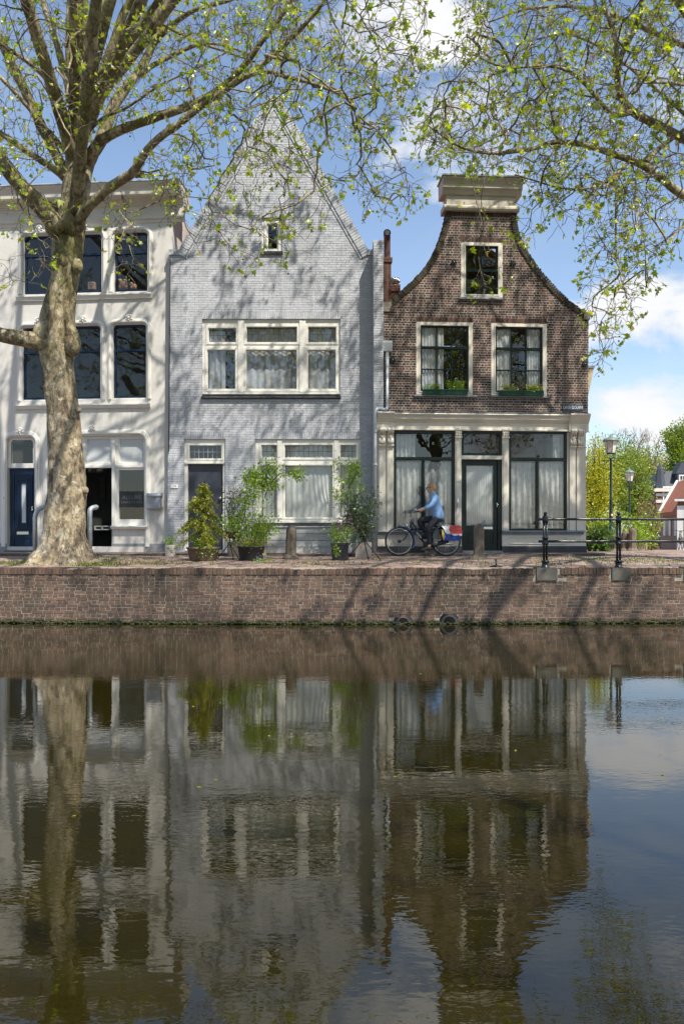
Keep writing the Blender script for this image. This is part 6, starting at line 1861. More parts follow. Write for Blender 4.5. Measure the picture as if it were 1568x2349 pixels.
# window boxes
for k, (pa, pb, ya, yb, lab, dens_, mt) in enumerate((
        (970.5, 1021.5, 893, 905, 'green window box with sparse low plants, left under the left upstairs window', 120, 'fresh'), (1022.5, 1072, 893, 905, 'green window box with the tallest leafy plants, right under the left upstairs window', 260, 'fresh'),
        (1145, 1195, 896, 908, 'green window box with few pale flowers, left under the right upstairs window', 110, 'yellowgreen'), (1198, 1246, 896, 908, 'green window box with cream flowers, right under the right upstairs window', 170, 'yellowgreen'))):
    x0, z0 = hb.L(pa, yb, -.12); x1, z1 = hb.L(pb, ya, -.12)
    e = empty('window_box', hb.world((x0 + x1) / 2, -.02, z0), hb.rz, lab, 'window box', 'green window boxes')
    w2 = (x1 - x0) / 2; h_ = z1 - z0
    mb = MB(); mb.exx([(.08, 0), (-.10, 0), (-.135, h_ - .02), (-.145, h_ - .02), (-.145, h_), (.10, h_)], -w2, w2)
    mb.build('box', [pmat('green_plastic', (.010, .055, .030), (.015, .07, .04), 6, .4)], e)
    fo = MB(); S6 = [[np.array([rs.uniform(-w2, w2) * .9, rs.uniform(-.1, .02), h_ - .02]), np.array([rs.uniform(-w2, w2) * .9, rs.uniform(-.12, .05), h_ + (.22 if k == 1 else .13) * rs.uniform(.5, 1)])] for _ in range(12)]
    bushy(fo, None, S6, rs, dens_ * 2, (.035, .06), .03)
    if k >= 2: bushy(fo, None, [q[-1:] + [q[-1] + np.array([0, 0, .02])] for q in S6], rs, 60, (.03, .045), .03, mi=1)
    fo.build('plants', [M[mt], leafmat('cream_petal', [(.5, .42, .25), (.55, .5, .38)], .4)], e)

# ---------------------------------------------------------------- weeds and grass in the paving
mb = MB(); pos, d, sz = [], [], []
for _ in range(150):
    px = rs.uniform(-40, 1568); Y = rs.choice([rs.uniform(16.3, 18.5), rs.uniform(18.5, 21)])
    x = (px - CX) * Y / F
    n = rs.randint(5, 26); sp = rs.uniform(.02, .10)
    for _ in range(n):
        a, c = x + rs.normal(0, sp * 1.8), Y + rs.normal(0, sp)
        if c < quayY(a) + .1 or (abs(a - tb.x) < .45 and abs(c - TY) < .4): continue
        pos.append((a, c, ground(a, c) - .005)); d.append((rs.normal(0, .5), rs.normal(0, .5), 1)); sz.append(rs.uniform(.02, .06))
for (cx_, cy_, sx_, sy_, n) in ((W(232, 0, 17).x, 16.75, .30, .18, 420), (W(245, 0, 17.4).x, 17.2, .4, .2, 240), (W(60, 0, 17.4).x, 17.3, .5, .25, 380), (W(30, 0, 17.4).x, 17.6, .4, .25, 200), (W(265, 0, 18).x, 18.3, .5, .3, 160), (W(270, 0, 21.4).x, 21.0, .5, .1, 160), (W(415, 0, 19).x, 17.0, .5, .15, 120), (W(720, 0, 18).x, 17.0, .5, .3, 120), (W(1200, 0, 17.5).x, 17.3, 1.6, .5, 300), (W(1480, 0, 18).x, 18.2, 1.2, .8, 500), (W(1360, 0, 19).x, 19.2, .8, .6, 200)):
    for _ in range(n):
        a, c = cx_ + rs.normal(0, sx_), cy_ + rs.normal(0, sy_)
        if c < quayY(a) + .1: continue
        pos.append((a, c, ground(a, c) - .005)); d.append((rs.normal(0, .6), rs.normal(0, .6), .9)); sz.append(rs.uniform(.03, .09))
add_leaves(mb, pos, d, sz, 0, BLADE_T * np.array([1.6, 1, 1]), BLADE_F, rs)
tag(mb.build('grass', [leafmat('weed_green', [(.09, .13, .02), (.14, .19, .025), (.19, .22, .03)], .4)]), 'tufts of grass and weeds in the paving joints', 'grass', kind='stuff')
# violets at the foot of the mortar tub
mb = MB(); c0 = place(604, 1292, 17.75); bushy(mb, None, [[np.array([-.2, 0, .01]), np.array([.15, 0, .03])]], rs, 130, (.03, .05), .045); bushy(mb, None, [[np.array([-.15, 0, .07]), np.array([.05, 0, .09])]], rs, 40, (.02, .032), .04, mi=1)
tag(mb.build('violets', [M['fresh'], M['violet']], None, c0), 'small clump of violets at the foot of the black tub', 'flowers')
# fallen leaves floating on the water
mb = MB(); pos, d, sz = [], [], []
for _ in range(26):
    Y = rs.uniform(5, 15.5); pos.append((rs.uniform(-.38, .38) * Y, Y, .004)); d.append((rs.normal(), rs.normal(), 0)); sz.append(rs.uniform(.02, .05))
for p_, q_, s__ in zip(pos, d, sz):
    a = math.atan2(q_[1], q_[0]); c_, n_ = math.cos(a), math.sin(a)
    mb.add([(p_[0] + s__ * (x * c_ - y * n_), p_[1] + s__ * (x * n_ + y * c_), p_[2]) for x, y in ((0, 0), (.5, .28), (1, 0), (.5, -.28))], [(0, 1, 2, 3)])
tag(mb.build('fallen_leaves', [M['yellowgreen']]), 'tiny fallen leaves floating on the canal', 'leaves', kind='stuff')
# ================================================================== cyclist
RYd = 20.55
def P(zx, zy, dy=0.0):                      # measured on an enlargement of the rider
    px, py = zx / 6.835 + 860.3, zy / 6.835 + 1078.2
    return Vector(((px - CX) * RYd / F, RYd + dy, ZC - (py - YH) * RYd / F))
gb_ = P(740, 1360); gz_ = streetZ(gb_.x, RYd)
bk = empty('bicycle', (gb_.x, RYd, gz_), 0, 'dark blue city bicycle ridden past the shopfront', 'bicycle')
O = Vector((gb_.x, RYd, gz_))
q = lambda zx, zy, dy=0.0: P(zx, zy, dy) - O
M['bikeblue'] = pmat('dark_blue_frame', (.008, .016, .035), (.010, .02, .045), 5, .25)
M['bikebright'] = pmat('blue_mudguard', (.012, .045, .15), None, rough=.25)
M['rubber'] = pmat('tyre_rubber', (.018, .018, .018), (.03, .03, .03), 20, .8)
M['alu'] = pmat('alloy_rim', (.55, .55, .56), None, rough=.35, metal=.9)
def wheel(c, r, dynamo):
    wh = MB(); wh.torus(c, r - .021, .021, 44, 8); w_ = wh.build('wheel', [M['rubber']], bk); w_.name = 'wheel'
    m_ = MB(); m_.torus(c, r - .047, .011, 44, 6, flat=1.5); m_.build('rim', [M['alu']], w_)
    m_ = MB()
    for k in range(32):
        a = k * 2 * math.pi / 32; b2 = a + (.5 if k % 2 else -.5)
        m_.tube([(c[0] + .03 * math.cos(b2), c[1] + (.025 if k % 4 < 2 else -.025), c[2] + .03 * math.sin(b2)), (c[0] + (r - .05) * math.cos(a), c[1], c[2] + (r - .05) * math.sin(a))], .0016, 3, cap=False)
    m_.build('spokes', [M['alu']], w_)
    m_ = MB(); m_.tube([(c[0], c[1] - .05, c[2]), (c[0], c[1] + .05, c[2])], .045 if dynamo else .05, 12); m_.build('hub', [M['black']], w_)
fr_, rr_ = .345, .345
fc = q(376, 1128); rc = q(1110, 1130); fc.z = fr_; rc.z = rr_
wheel(fc, fr_, True); wheel(rc, rr_, False)
mb = MB()
bbk = q(785, 1175); hd1 = q(572, 805); hd0 = q(545, 885); st_ = q(975, 870)
mb.tube([hd0, hd1], .022, 10); mb.tube([q(552, 880), q(640, 970), bbk], .021, 10); mb.tube([q(570, 820), q(690, 970), q(770, 1060), q(825, 1080)], .019, 10)
mb.tube([bbk, q(985, 800)], .017, 10)
for sy in (-.055, .055): mb.tube([bbk + Vector((0, sy * .6, 0)), rc + Vector((0, sy, 0))], .011, 8); mb.tube([q(955, 885, sy * .5), rc + Vector((0, sy, 0))], .010, 8)
mb.tube([bbk + Vector((0, -.04, 0)), bbk + Vector((0, .04, 0))], .035, 12)
frm = mb.build('frame', [M['bikeblue']], bk)
# pale maker's lettering on the tube, illegible in the photograph: short strokes only
mb = MB()
for k in range(6):
    p = q(650 + k * 13, 985 + k * 15, -.024); mb.box(p.x - .006, p.x + .006, p.y - .002, p.y + .003, p.z - .013, p.z + .013)
mb.build('pale_marking', [M['alu']], frm)
mb = MB()
for sy in (-.055, .055): mb.tube([q(547, 890, sy * .5), q(520, 960, sy), q(470, 1060, sy), q(430, 1105, sy), fc + Vector((0, sy, 0))], [.014, .014, .012, .011, .010], 8)
mb.build('fork', [M['bikeblue']], bk)
mb = MB(); mb.tube([hd1, q(615, 700), q(625, 672)], .013, 8)
for sy in (-1, 1): mb.tube([q(625, 672), q(610, 655, sy * .08), q(600, 640, sy * .2), q(640, 640, sy * .27), q(740, 650, sy * .29)], .011, 8)
hbr = mb.build('handlebar', [M['alu']], bk)
mb = MB()
for sy in (-1, 1): mb.tube([q(655, 645, sy * .275), q(745, 652, sy * .29)], .017, 8)
mb.build('grip', [M['blackplastic']], hbr)
mb = MB(); mb.lathe([(.03, -.02), (.035, .0), (.035, .02), (.03, .03)], tuple(q(625, 625, -.12)), 10); mb.build('bell', [M['steel']], hbr)
mb = MB()
for sy in (-1, 1): mb.tube([q(590, 645, sy * .19), q(555, 635, sy * .2), q(545, 670, sy * .15), q(570, 740, sy * .03)], .004, 5)
mb.build('brake_cable', [M['black']], hbr)
mb = MB(); mb.lathe([(.03, -.05), (.036, .0), (.036, .05), (.03, .06)], tuple(q(495, 878)), 10); mb.build('headlight', [M['steel']], bk)
mb = MB(); r = fr_ + .025
mb.torus(fc, r - .012, .016, 26, 6, flat=1.5, a0=R(-30), a1=R(95)); mb.build('front_mudguard', [M['bikebright']], bk)
mb = MB(); mb.torus(rc, r - .012, .016, 30, 6, flat=1.5, a0=R(10), a1=R(195)); mb.build('rear_mudguard', [M['black']], bk)
mb = MB()
mb.tube([bbk + Vector((-.06, -.07, 0)), bbk + Vector((.2, -.07, .01)), rc + Vector((.05, -.07, .02))], [.085, .06, .05], 10, flat=.35); mb.build('chain_case', [M['blackplastic']], bk)
mb = MB()
for sy in (-.08, 0, .08): mb.tube([q(955, 880, sy), q(1335, 885, sy)], .008, 6)
for sy in (-.075, .075): mb.tube([q(1200, 885, sy), rc + Vector((.02, sy, 0))], .007, 6)
mb.build('carrier', [M['black']], bk)
mb = MB()
pl = [q(905, 1085), q(890, 1040), q(905, 985), q(950, 925), q(985, 905), q(1010, 1090)]
for sy in (-.05, .05): mb.prism([(p.x, p.z) for p in pl], pl[0].y + sy, pl[0].y + sy + .003)
mb.build('dress_guard', [pmat('smoky_guard', (.10, .11, .11), None, rough=.4)], bk)
mb = MB(); p = q(985, 775); mb.ball((p.x + .02, p.y, p.z - .03), .14, .095, .035, 12, 6); mb.ball((p.x - .10, p.y, p.z - .025), .09, .04, .03, 10, 6)
for k in range(3): mb.torus((p.x - .02, p.y + .03, p.z - .09 + .0 * k), .02, .006, 10, 5) if k == 0 else None
mb.build('saddle', [M['blackplastic']], bk)
mb = MB()
mb.tube([bbk + Vector((0, -.08, 0)), q(795, 1262, -.09)], .010, 6); mb.tube([bbk + Vector((0, .08, 0)), q(772, 1075, .09)], .010, 6); mb.build('crank', [M['alu']], bk)
for (zx, zy, dy) in ((795, 1266, -.15), (772, 1075, .15)):
    mb = MB(); p = q(zx, zy, dy); mb.box(p.x - .045, p.x + .045, p.y - .045, p.y + .045, p.z - .012, p.z + .012); mb.build('pedal', [M['blackplastic']], bk)
mb = MB(); mb.tube([q(880, 1180, -.05), q(820, 1290, -.1)], .009, 6) if False else mb.tube([q(870, 1240, -.06), q(1010, 1285, -.09)], .008, 6); mb.build('kickstand', [M['black']], bk)
mb = MB(); p = q(1325, 965); mb.ball(tuple(p), .02, .03, .03); mb.build('rear_light', [pmat('red_lens', (.35, .01, .01), None, rough=.2)], bk)

# panniers over the carrier
pb = empty('pannier_bag', P(1170, 1115), 0, 'pair of blue panniers with a red and white flap on the bicycle carrier', 'pannier')
OB = P(1170, 1115)
bq = lambda zx, zy: (P(zx, zy) - OB)
M['pblue'] = pmat('blue_tarpaulin', (.015, .05, .33), (.02, .07, .42), 6, .35, .3, 12); M['pred'] = pmat('red_tarpaulin', (.50, .035, .03), (.58, .06, .05), 6, .35, .3, 12)
M['pwhite'] = pmat('white_tarpaulin', (.68, .70, .72), (.75, .75, .75), 6, .35); M['pyellow'] = pmat('yellow_tarpaulin', (.55, .42, .04), None, rough=.4); M['pgrey'] = pmat('grey_tarpaulin', (.38, .39, .40), None, rough=.4)
for sy in (-1, 1):
    mb = MB()
    body = [bq(*z) for z in ((1040, 940), (1335, 960), (1332, 1050), (1285, 1105), (1060, 1113), (1030, 1010))]
    y0, y1 = (-.22, -.075) if sy < 0 else (.075, .22)
    n = len(body); yo = y0 if sy < 0 else y1; yi = y1 if sy < 0 else y0
    c_ = sum(body, Vector()) / n
    vs = [(p.x, yi, p.z) for p in body] + [(p.x, yo - sy * .03, p.z) for p in body] + [(c_.x + (p.x - c_.x) * .8, yo, c_.z + (p.z - c_.z) * .8) for p in body]
    fs = [(i, (i + 1) % n, n + (i + 1) % n, n + i) for i in range(n)] + [(n + i, n + (i + 1) % n, 2 * n + (i + 1) % n, 2 * n + i) for i in range(n)] + [tuple(range(2 * n, 3 * n))]
    mb.add(vs, fs, 0); 
    yl = [bq(*z) for z in ((1028, 930), (1050, 950), (1078, 1050), (1055, 1108), (1028, 1010))]
    mb.prism([(p.x, p.z) for p in yl], yo - .004 if sy < 0 else yo + .001, yo + .001 if sy < 0 else yo + .006, 1)
    mb.build('side_pocket', [M['pblue'], M['pyellow']], pb)
    mb = MB()
    zt = bq(1170, 872).z + .012
    def strip(zx0a, zx1a, za, zx0b, zx1b, zb, ya, yb, mi): # quad band
        a, b2, c2, d2 = bq(zx0a, za), bq(zx1a, za), bq(zx1b, zb), bq(zx0b, zb)
        mb.add([(a.x, ya, a.z), (b2.x, ya, b2.z), (c2.x, yb, c2.z), (d2.x, yb, d2.z), (a.x, ya - sy * .006, a.z - .003), (b2.x, ya - sy * .006, b2.z - .003), (c2.x, yb - sy * .006, c2.z), (d2.x, yb - sy * .006, d2.z)],
               [(0, 1, 2, 3), (7, 6, 5, 4), (0, 4, 5, 1), (1, 5, 6, 2), (2, 6, 7, 3), (3, 7, 4, 0)], mi)
    ya, yb, yc_ = sy * .0, sy * .20, sy * .235
    for (u0, u1, mi) in ((1010, 1060, 3), (1060, 1150, 2), (1150, 1320, 0)):
        strip(u0, u1, 868, u0, u1 + (5 if u1 > 1300 else 0), 876, ya, yb, mi)
    strip(1018, 1150, 876, 1060, 1130, 930, yb, yc_, 1); strip(1150, 1325, 876, 1130, 1332, 930, yb, yc_, 0)
    strip(1060, 1130, 930, 1080, 1160, 985, yc_, yc_ - sy * -.004, 1); strip(1130, 1332, 930, 1160, 1336, 1000, yc_, yc_ - sy * -.004, 0)
    strip(1080, 1200, 985, 1110, 1200, 1005, yc_ + sy * .004, yc_, 1); strip(1160, 1336, 1000, 1200, 1336, 1028, yc_ + sy * .004, yc_, 1)
    mb.build('flap', [M['pred'], M['pwhite'], M['pgrey'], M['pblue']], pb)
mb = MB()
for zx in (1185, 1282): a, c2 = bq(zx, 1010), bq(zx + 3, 1060); mb.box(a.x - .014, a.x + .014, -.252, -.236, c2.z, a.z)
mb.build('strap', [M['blackplastic']], pb)

# the rider: one continuous skinned body, clothes as children
pr = P(930, 1250)
rd = empty('person', (pr.x, RYd, gz_), 0, 'person in a light blue jacket and dark trousers riding the bicycle', 'person')
OR = Vector((pr.x, RYd, gz_))
v3 = lambda zx, zy, dy=0.0: P(zx, zy, dy) - OR
def skin(name, nodes, edges, mat_, parent, root=0, lev=2):
    me = bpy.data.meshes.new(name); me.from_pydata([tuple(p) for p, r in nodes], edges, []); o = bpy.data.objects.new(name, me); COL.objects.link(o)
    md = o.modifiers.new('skin', 'SKIN'); md.use_smooth_shade = True
    for i, (p, r) in enumerate(nodes):
        d_ = me.skin_vertices[0].data[i]; d_.radius = r if hasattr(r, '__len__') else (r, r); d_.use_root = (i == root)
    s2 = o.modifiers.new('sub', 'SUBSURF'); s2.levels = lev; s2.render_levels = lev
    dg = bpy.context.evaluated_depsgraph_get(); nm = bpy.data.meshes.new_from_object(o.evaluated_get(dg))
    bpy.data.objects.remove(o); bpy.data.meshes.remove(me)
    nm.materials.clear(); nm.materials.append(mat_)
    for p in nm.polygons: p.use_smooth = True
    nm.name = name
    o = bpy.data.objects.new(name, nm); COL.objects.link(o); o.parent = parent
    return o
M['skin'] = pmat('skin', (.58, .34, .25), (.64, .38, .29), 12, .5); M['hair'] = pmat('blond_hair', (.34, .20, .085), (.50, .33, .16), 30, .6, .8, 60, stretch=(1, 1, 4))
M['jacket'] = pmat('light_blue_fleece', (.22, .40, .70), (.28, .47, .76), 7, .9, .8, 22); M['trousers'] = pmat('dark_navy_trousers', (.012, .014, .022), (.022, .025, .036), 8, .8, .6, 18)
M['shoe'] = pmat('black_shoe', (.012, .012, .013), (.02, .02, .02), 12, .6)
hipc = v3(968, 735); 
body = [(hipc, .08), (v3(962, 620), .08), (v3(938, 490), .085), (v3(912, 400), .06), (v3(893, 350), .052), (v3(880, 315), .07), (v3(868, 262), .083),     # 0-6
        (v3(945, 440, -.16), .040), (v3(872, 555, -.24), .036), (v3(752, 612, -.27), .029),                   # 7-9 near arm
        (v3(936, 440, .16), .040), (v3(850, 565, .24), .036), (v3(728, 640, .27), .029),                      # 10-12
        (v3(975, 755, -.09), .06), (v3(822, 905, -.11), .05), (v3(842, 1050, -.11), .05), (v3(845, 1190, -.12), .034), (v3(760, 1245, -.12), .03),   # 13-17
        (v3(960, 755, .09), .06), (v3(690, 790, .11), .05), (v3(745, 900, .11), .05), (v3(825, 1005, .12), .034), (v3(745, 1055, .12), .03)]        # 18-22
be = [(0, 1), (1, 2), (2, 3), (3, 4), (4, 5), (5, 6), (2, 7), (7, 8), (8, 9), (2, 10), (10, 11), (11, 12), (0, 13), (13, 14), (14, 15), (15, 16), (16, 17), (0, 18), (18, 19), (19, 20), (20, 21), (21, 22)]
bd = skin('body', body, be, M['skin'], rd)
# head with face, as a shaped skull joined onto the neck
hd = MB()
hc = v3(868, 285)
n_, m_ = 20, 16
for i in range(m_ + 1):
    ph = math.pi * i / m_ - math.pi / 2
    for k in range(n_):
        th = 2 * math.pi * k / n_
        x_, y_, z_ = math.cos(ph) * math.cos(th), math.cos(ph) * math.sin(th), math.sin(ph)
        X_, Y_, Z_ = x_ * .098, y_ * .076, z_ * .118
        if z_ < -.1 and x_ > 0: X_ *= 1 + z_ * .35
        if x_ < -.2:
            X_ -= .016 * math.exp(-((z_ + .12) / .13) ** 2) * math.exp(-(y_ / .22) ** 2) * 2.0     # nose
            X_ += .008 * math.exp(-((z_ - .10) / .12) ** 2)                                         # eye sockets
            X_ -= .006 * math.exp(-((z_ + .45) / .10) ** 2) * math.exp(-(y_ / .4) ** 2)              # lips
            X_ -= .010 * math.exp(-((z_ + .78) / .15) ** 2)                                          # chin
        if z_ < -.4: Y_ *= .82
        hd.v.append((hc.x + X_, hc.y + Y_, hc.z + Z_))
for i in range(m_):
    for k in range(n_):
        k2 = (k + 1) % n_; hd.f.append((i * n_ + k, i * n_ + k2, (i + 1) * n_ + k2, (i + 1) * n_ + k)); hd.m.append(0); hd.sm.append(True)
for sy in (-1, 1):
    hd.ball((hc.x + .012, hc.y + sy * .078, hc.z - .012), .018, .01, .028, 8, 6)
# hands: palm and five curled fingers round each grip
def hand(wrist, grip, sy):
    a = wrist; g_ = grip
    pc = (a + g_) / 2 + Vector((-.01, 0, .012))
    hd.tube([a, a * .4 + g_ * .6 + Vector((0, 0, .02)), g_ + Vector((-.012, 0, .022))], [.027, .036, .030], 10, flat=1.1)
    for k in range(4):
        o_ = Vector((-.030 + .019 * k, -.0, .0)); ln = (.9, 1.0, .95, .78)[3 - k]
        hd.tube([g_ + o_ + Vector((0, sy * -.0, .026)), g_ + o_ + Vector((-.004, sy * .026 * ln, .016)), g_ + o_ + Vector((-.004, sy * .030 * ln, -.012)), g_ + o_ + Vector((0, sy * .006, -.026 * ln))], [.0105, .0105, .0095, .0075], 7)
    hd.tube([a * .45 + g_ * .55 + Vector((0, -sy * .025, .01)), g_ + Vector((-.02, -sy * .030, .012)), g_ + Vector((-.045, -sy * .022, -.004))], [.014, .012, .009], 7)
hand(v3(750, 614, -.275), v3(695, 640, -.285), -1); hand(v3(726, 642, .275), v3(675, 642, .285), 1)
# weld the head and hands into the body mesh so that the figure stays one mesh
bm_ = bd.data; V0 = [tuple(v.co) for v in bm_.vertices]; F0 = [tuple(p.vertices) for p in bm_.polygons]
al = MB(); al.add(V0, F0, 0, True); al.add(hd.v, hd.f, 0, True)
bpy.data.objects.remove(bd); al.build('body', [M['skin']], rd)
# jacket
jk = [(v3(992, 770), .155), (v3(985, 735), .15), (v3(965, 610), .142), (v3(940, 490), .148), (v3(920, 410), .10), (v3(903, 372), .068),
      (v3(942, 432, -.165), .078), (v3(872, 555, -.24), .060), (v3(758, 610, -.27), .041), (v3(932, 432, .165), .078), (v3(850, 565, .24), .060), (v3(733, 638, .27), .041)]
jo = skin('jacket', jk, [(0, 1), (1, 2), (2, 3), (3, 4), (4, 5), (3, 6), (6, 7), (7, 8), (3, 9), (9, 10), (10, 11)], M['jacket'], rd, 3)
jm = MB(); jm.add([tuple(v.co) for v in jo.data.vertices], [tuple(p.vertices) for p in jo.data.polygons], 0, True); bpy.data.objects.remove(jo)
jm.tube([v3(996, 768), v3(992, 735), v3(985, 690), v3(972, 630), v3(955, 560), v3(945, 500)], [.124, .128, .126, .122, .118, .105], 20, flat=1.38, wob=.025)
jm.build('jacket', [M['jacket']], rd)
mb = MB(); nk = v3(905, 372); mb.tube([nk + Vector((.01, 0, -.03)), nk + Vector((-.005, 0, .022))], [.074, .070], 12, cap=False); mb.build('collar', [M['jacket']], rd)
tr = [(v3(980, 690), .10), (v3(984, 740), .142), (v3(972, 765, -.09), .105), (v3(820, 900, -.115), .078), (v3(838, 1040, -.115), .068), (v3(845, 1180, -.12), .052),
      (v3(958, 765, .09), .105), (v3(688, 792, .115), .078), (v3(742, 895, .115), .068), (v3(822, 990, .12), .052)]
skin('trousers', tr, [(0, 1), (1, 2), (2, 3), (3, 4), (4, 5), (1, 6), (6, 7), (7, 8), (8, 9)], M['trousers'], rd, 1)
for (a, b2, dy) in (((852, 1205), (725, 1258), -.12), ((832, 1015), (715, 1068), .12)):
    skin('shoe', [(v3(a[0] + 40, a[1] + 25, dy), .045), (v3(a[0] + 5, a[1] - 12, dy), .056), (v3(a[0] - 20, a[1] + 22, dy), .058), (v3((a[0] + b2[0]) / 2, (a[1] + b2[1]) / 2 + 8, dy), .052), (v3(b2[0] - 5, b2[1], dy), .042), (v3(b2[0] - 22, b2[1] + 3, dy), .03)], [(0, 2), (1, 2), (2, 3), (3, 4), (4, 5)], M['shoe'], rd, 2)
# hair pinned up, and sunglasses
hr = MB()
for i in range(13):
    ph = math.pi * (i / 12 * .62 + .38) - math.pi / 2
    for k in range(20):
        th = 2 * math.pi * k / 20
        x_, y_, z_ = math.cos(ph) * math.cos(th), math.cos(ph) * math.sin(th), math.sin(ph)
        rr = 1.09 + rng.uniform(-.02, .03)
        face = x_ < -.55 and z_ < .62
        if face: rr = .93
        hr.v.append((hc.x + .010 + x_ * .100 * rr, hc.y + y_ * .078 * rr, hc.z + .004 + z_ * .118 * rr))
for i in range(12):
    for k in range(20):
        k2 = (k + 1) % 20; hr.f.append((i * 20 + k, i * 20 + k2, (i + 1) * 20 + k2, (i + 1) * 20 + k)); hr.m.append(0); hr.sm.append(True)
bn = v3(922, 290); hr.ball(tuple(bn), .045, .055, .055, 10, 7); hr.ball((bn.x + .012, bn.y - .02, bn.z + .03), .03, .03, .026); hr.ball((bn.x - .02, bn.y, bn.z - .045), .035, .05, .035)
for k in range(26):
    a = rng.uniform(0, 6.28); hr.tube([(bn.x + rng.uniform(-.03, .03), bn.y + math.cos(a) * .05, bn.z + math.sin(a) * .045), (bn.x + rng.uniform(-.06, .04), bn.y + math.cos(a + 1) * .056, bn.z + math.sin(a + 1) * .055), (bn.x + rng.uniform(-.12, .02), bn.y + math.cos(a + 1.6) * .07, bn.z + math.sin(a + 1.6) * .06 + .03)], [.006, .006, .003], 4)
hr.build('hair', [M['hair']], rd)
mb = MB(); sg = hc + Vector((-.088, 0, .012))
for sy in (-.035, .035): mb.ball((sg.x - .004, sg.y + sy, sg.z), .010, .026, .018, 8, 5)
for sy in (-.074, .074): mb.tube([(sg.x + .005, sg.y + sy * .85, sg.z + .005), (sg.x + .05, sg.y + sy * 1.08, sg.z + .004), (sg.x + .098, sg.y + sy * 1.1, sg.z - .005)], .005, 5)
mb.build('sunglasses', [M['blackplastic']], rd)

# ================================================================== side street at the right
def far(px, Y, z=None):
    x = (px - CX) * Y / F
    return Vector((x, Y, streetZ(x, Y) if z is None else z))
M['lampglass'] = pmat('milky_lamp_glass', (.62, .61, .56), (.70, .68, .62), 4, .3)
M['lampgreen'] = pmat('dark_green_iron', (.010, .032, .028), (.016, .045, .04), 6, .35); M['lampcap'] = pmat('verdigris_cap', (.12, .17, .16), (.18, .24, .22), 8, .5)
def lamp():
    e = empty('street_lamp', (0, 0, 0))
    mb = MB(); mb.lathe([(.10, 0), (.10, .5), (.075, .53), (.068, .9), (.05, 1.7), (.055, 1.72), (.045, 1.75), (.04, 3.05), (.05, 3.07), (.03, 3.12)], n=12)
    mb.tube([(-.28, 0, 3.02), (.28, 0, 3.02)], .014, 6); mb.ball((-.28, 0, 3.02), .025); mb.ball((.28, 0, 3.02), .025)
    for k in range(4):
        a = k * math.pi / 2 + .78; mb.tube([(.03 * math.cos(a), .03 * math.sin(a), 3.08), (.15 * math.cos(a), .15 * math.sin(a), 3.14), (.15 * math.cos(a), .15 * math.sin(a), 3.22), (.09 * math.cos(a), .09 * math.sin(a), 3.28)], .011, 5)
    mb.build('pole', [M['lampgreen']], e)
    mb = MB(); mb.lathe([(.135, 3.28), (.215, 3.68)], n=6, smooth=False, rot=0); mb.build('glass', [M['lampglass']], e)
    mb = MB()
    mb.lathe([(.10, 3.24), (.15, 3.25), (.15, 3.285), (.10, 3.29)], n=12)
    for k in range(6):
        a = 2 * math.pi * (k + .5) / 6; mb.tube([(.14 * math.cos(a), .14 * math.sin(a), 3.28), (.22 * math.cos(a), .22 * math.sin(a), 3.69)], .008, 4)
    mb.build('cage', [M['lampgreen']], e)
    mb = MB(); mb.lathe([(.27, 3.67), (.28, 3.69), (.20, 3.76), (.09, 3.81), (.05, 3.84), (.03, 3.87), (.02, 3.91), (.0, 3.93)], n=16); mb.build('cap', [M['lampcap']], e)
    return e
L0 = None
for px, Y, lab in ((1400.4, 29.2, 'tallest looking green lamp post with a milky lantern beside the corner house'), (1443, 41.5, 'green lamp post with a milky lantern, second from the corner house'), (1550, 60, 'lamp post in front of the red tiled roof down the side street'), (1505.5, 88, 'smallest far lamp post before the dark brick house')):
    if L0 is None: L0 = lamp(); o = L0
    else: o = dup_tree(L0)
    o.location = far(px, Y); tag(o, lab, 'street lamp', 'green lamp posts along the side street')
mb = MB(); p = far(1403, 29.05); mb.lathe([(.045, 0), (.045, .01)], n=14); mb.lathe([(.03, .0101), (.03, .013)], n=14, mi=1)
vs = [(p.x + a, p.y - c, 1.95 + b_2) for a, b_2, c in mb.v]; mb.v = [(a - p.x, b_2 - p.y, c - 1.95) for a, b_2, c in vs]
tag(mb.build('round_sticker', [pmat('red_ring', (.5, .03, .03)), M['white']], None, (p.x, p.y, 1.95 + .3)), 'small round red and white sticker on the nearest lamp post', 'sticker')

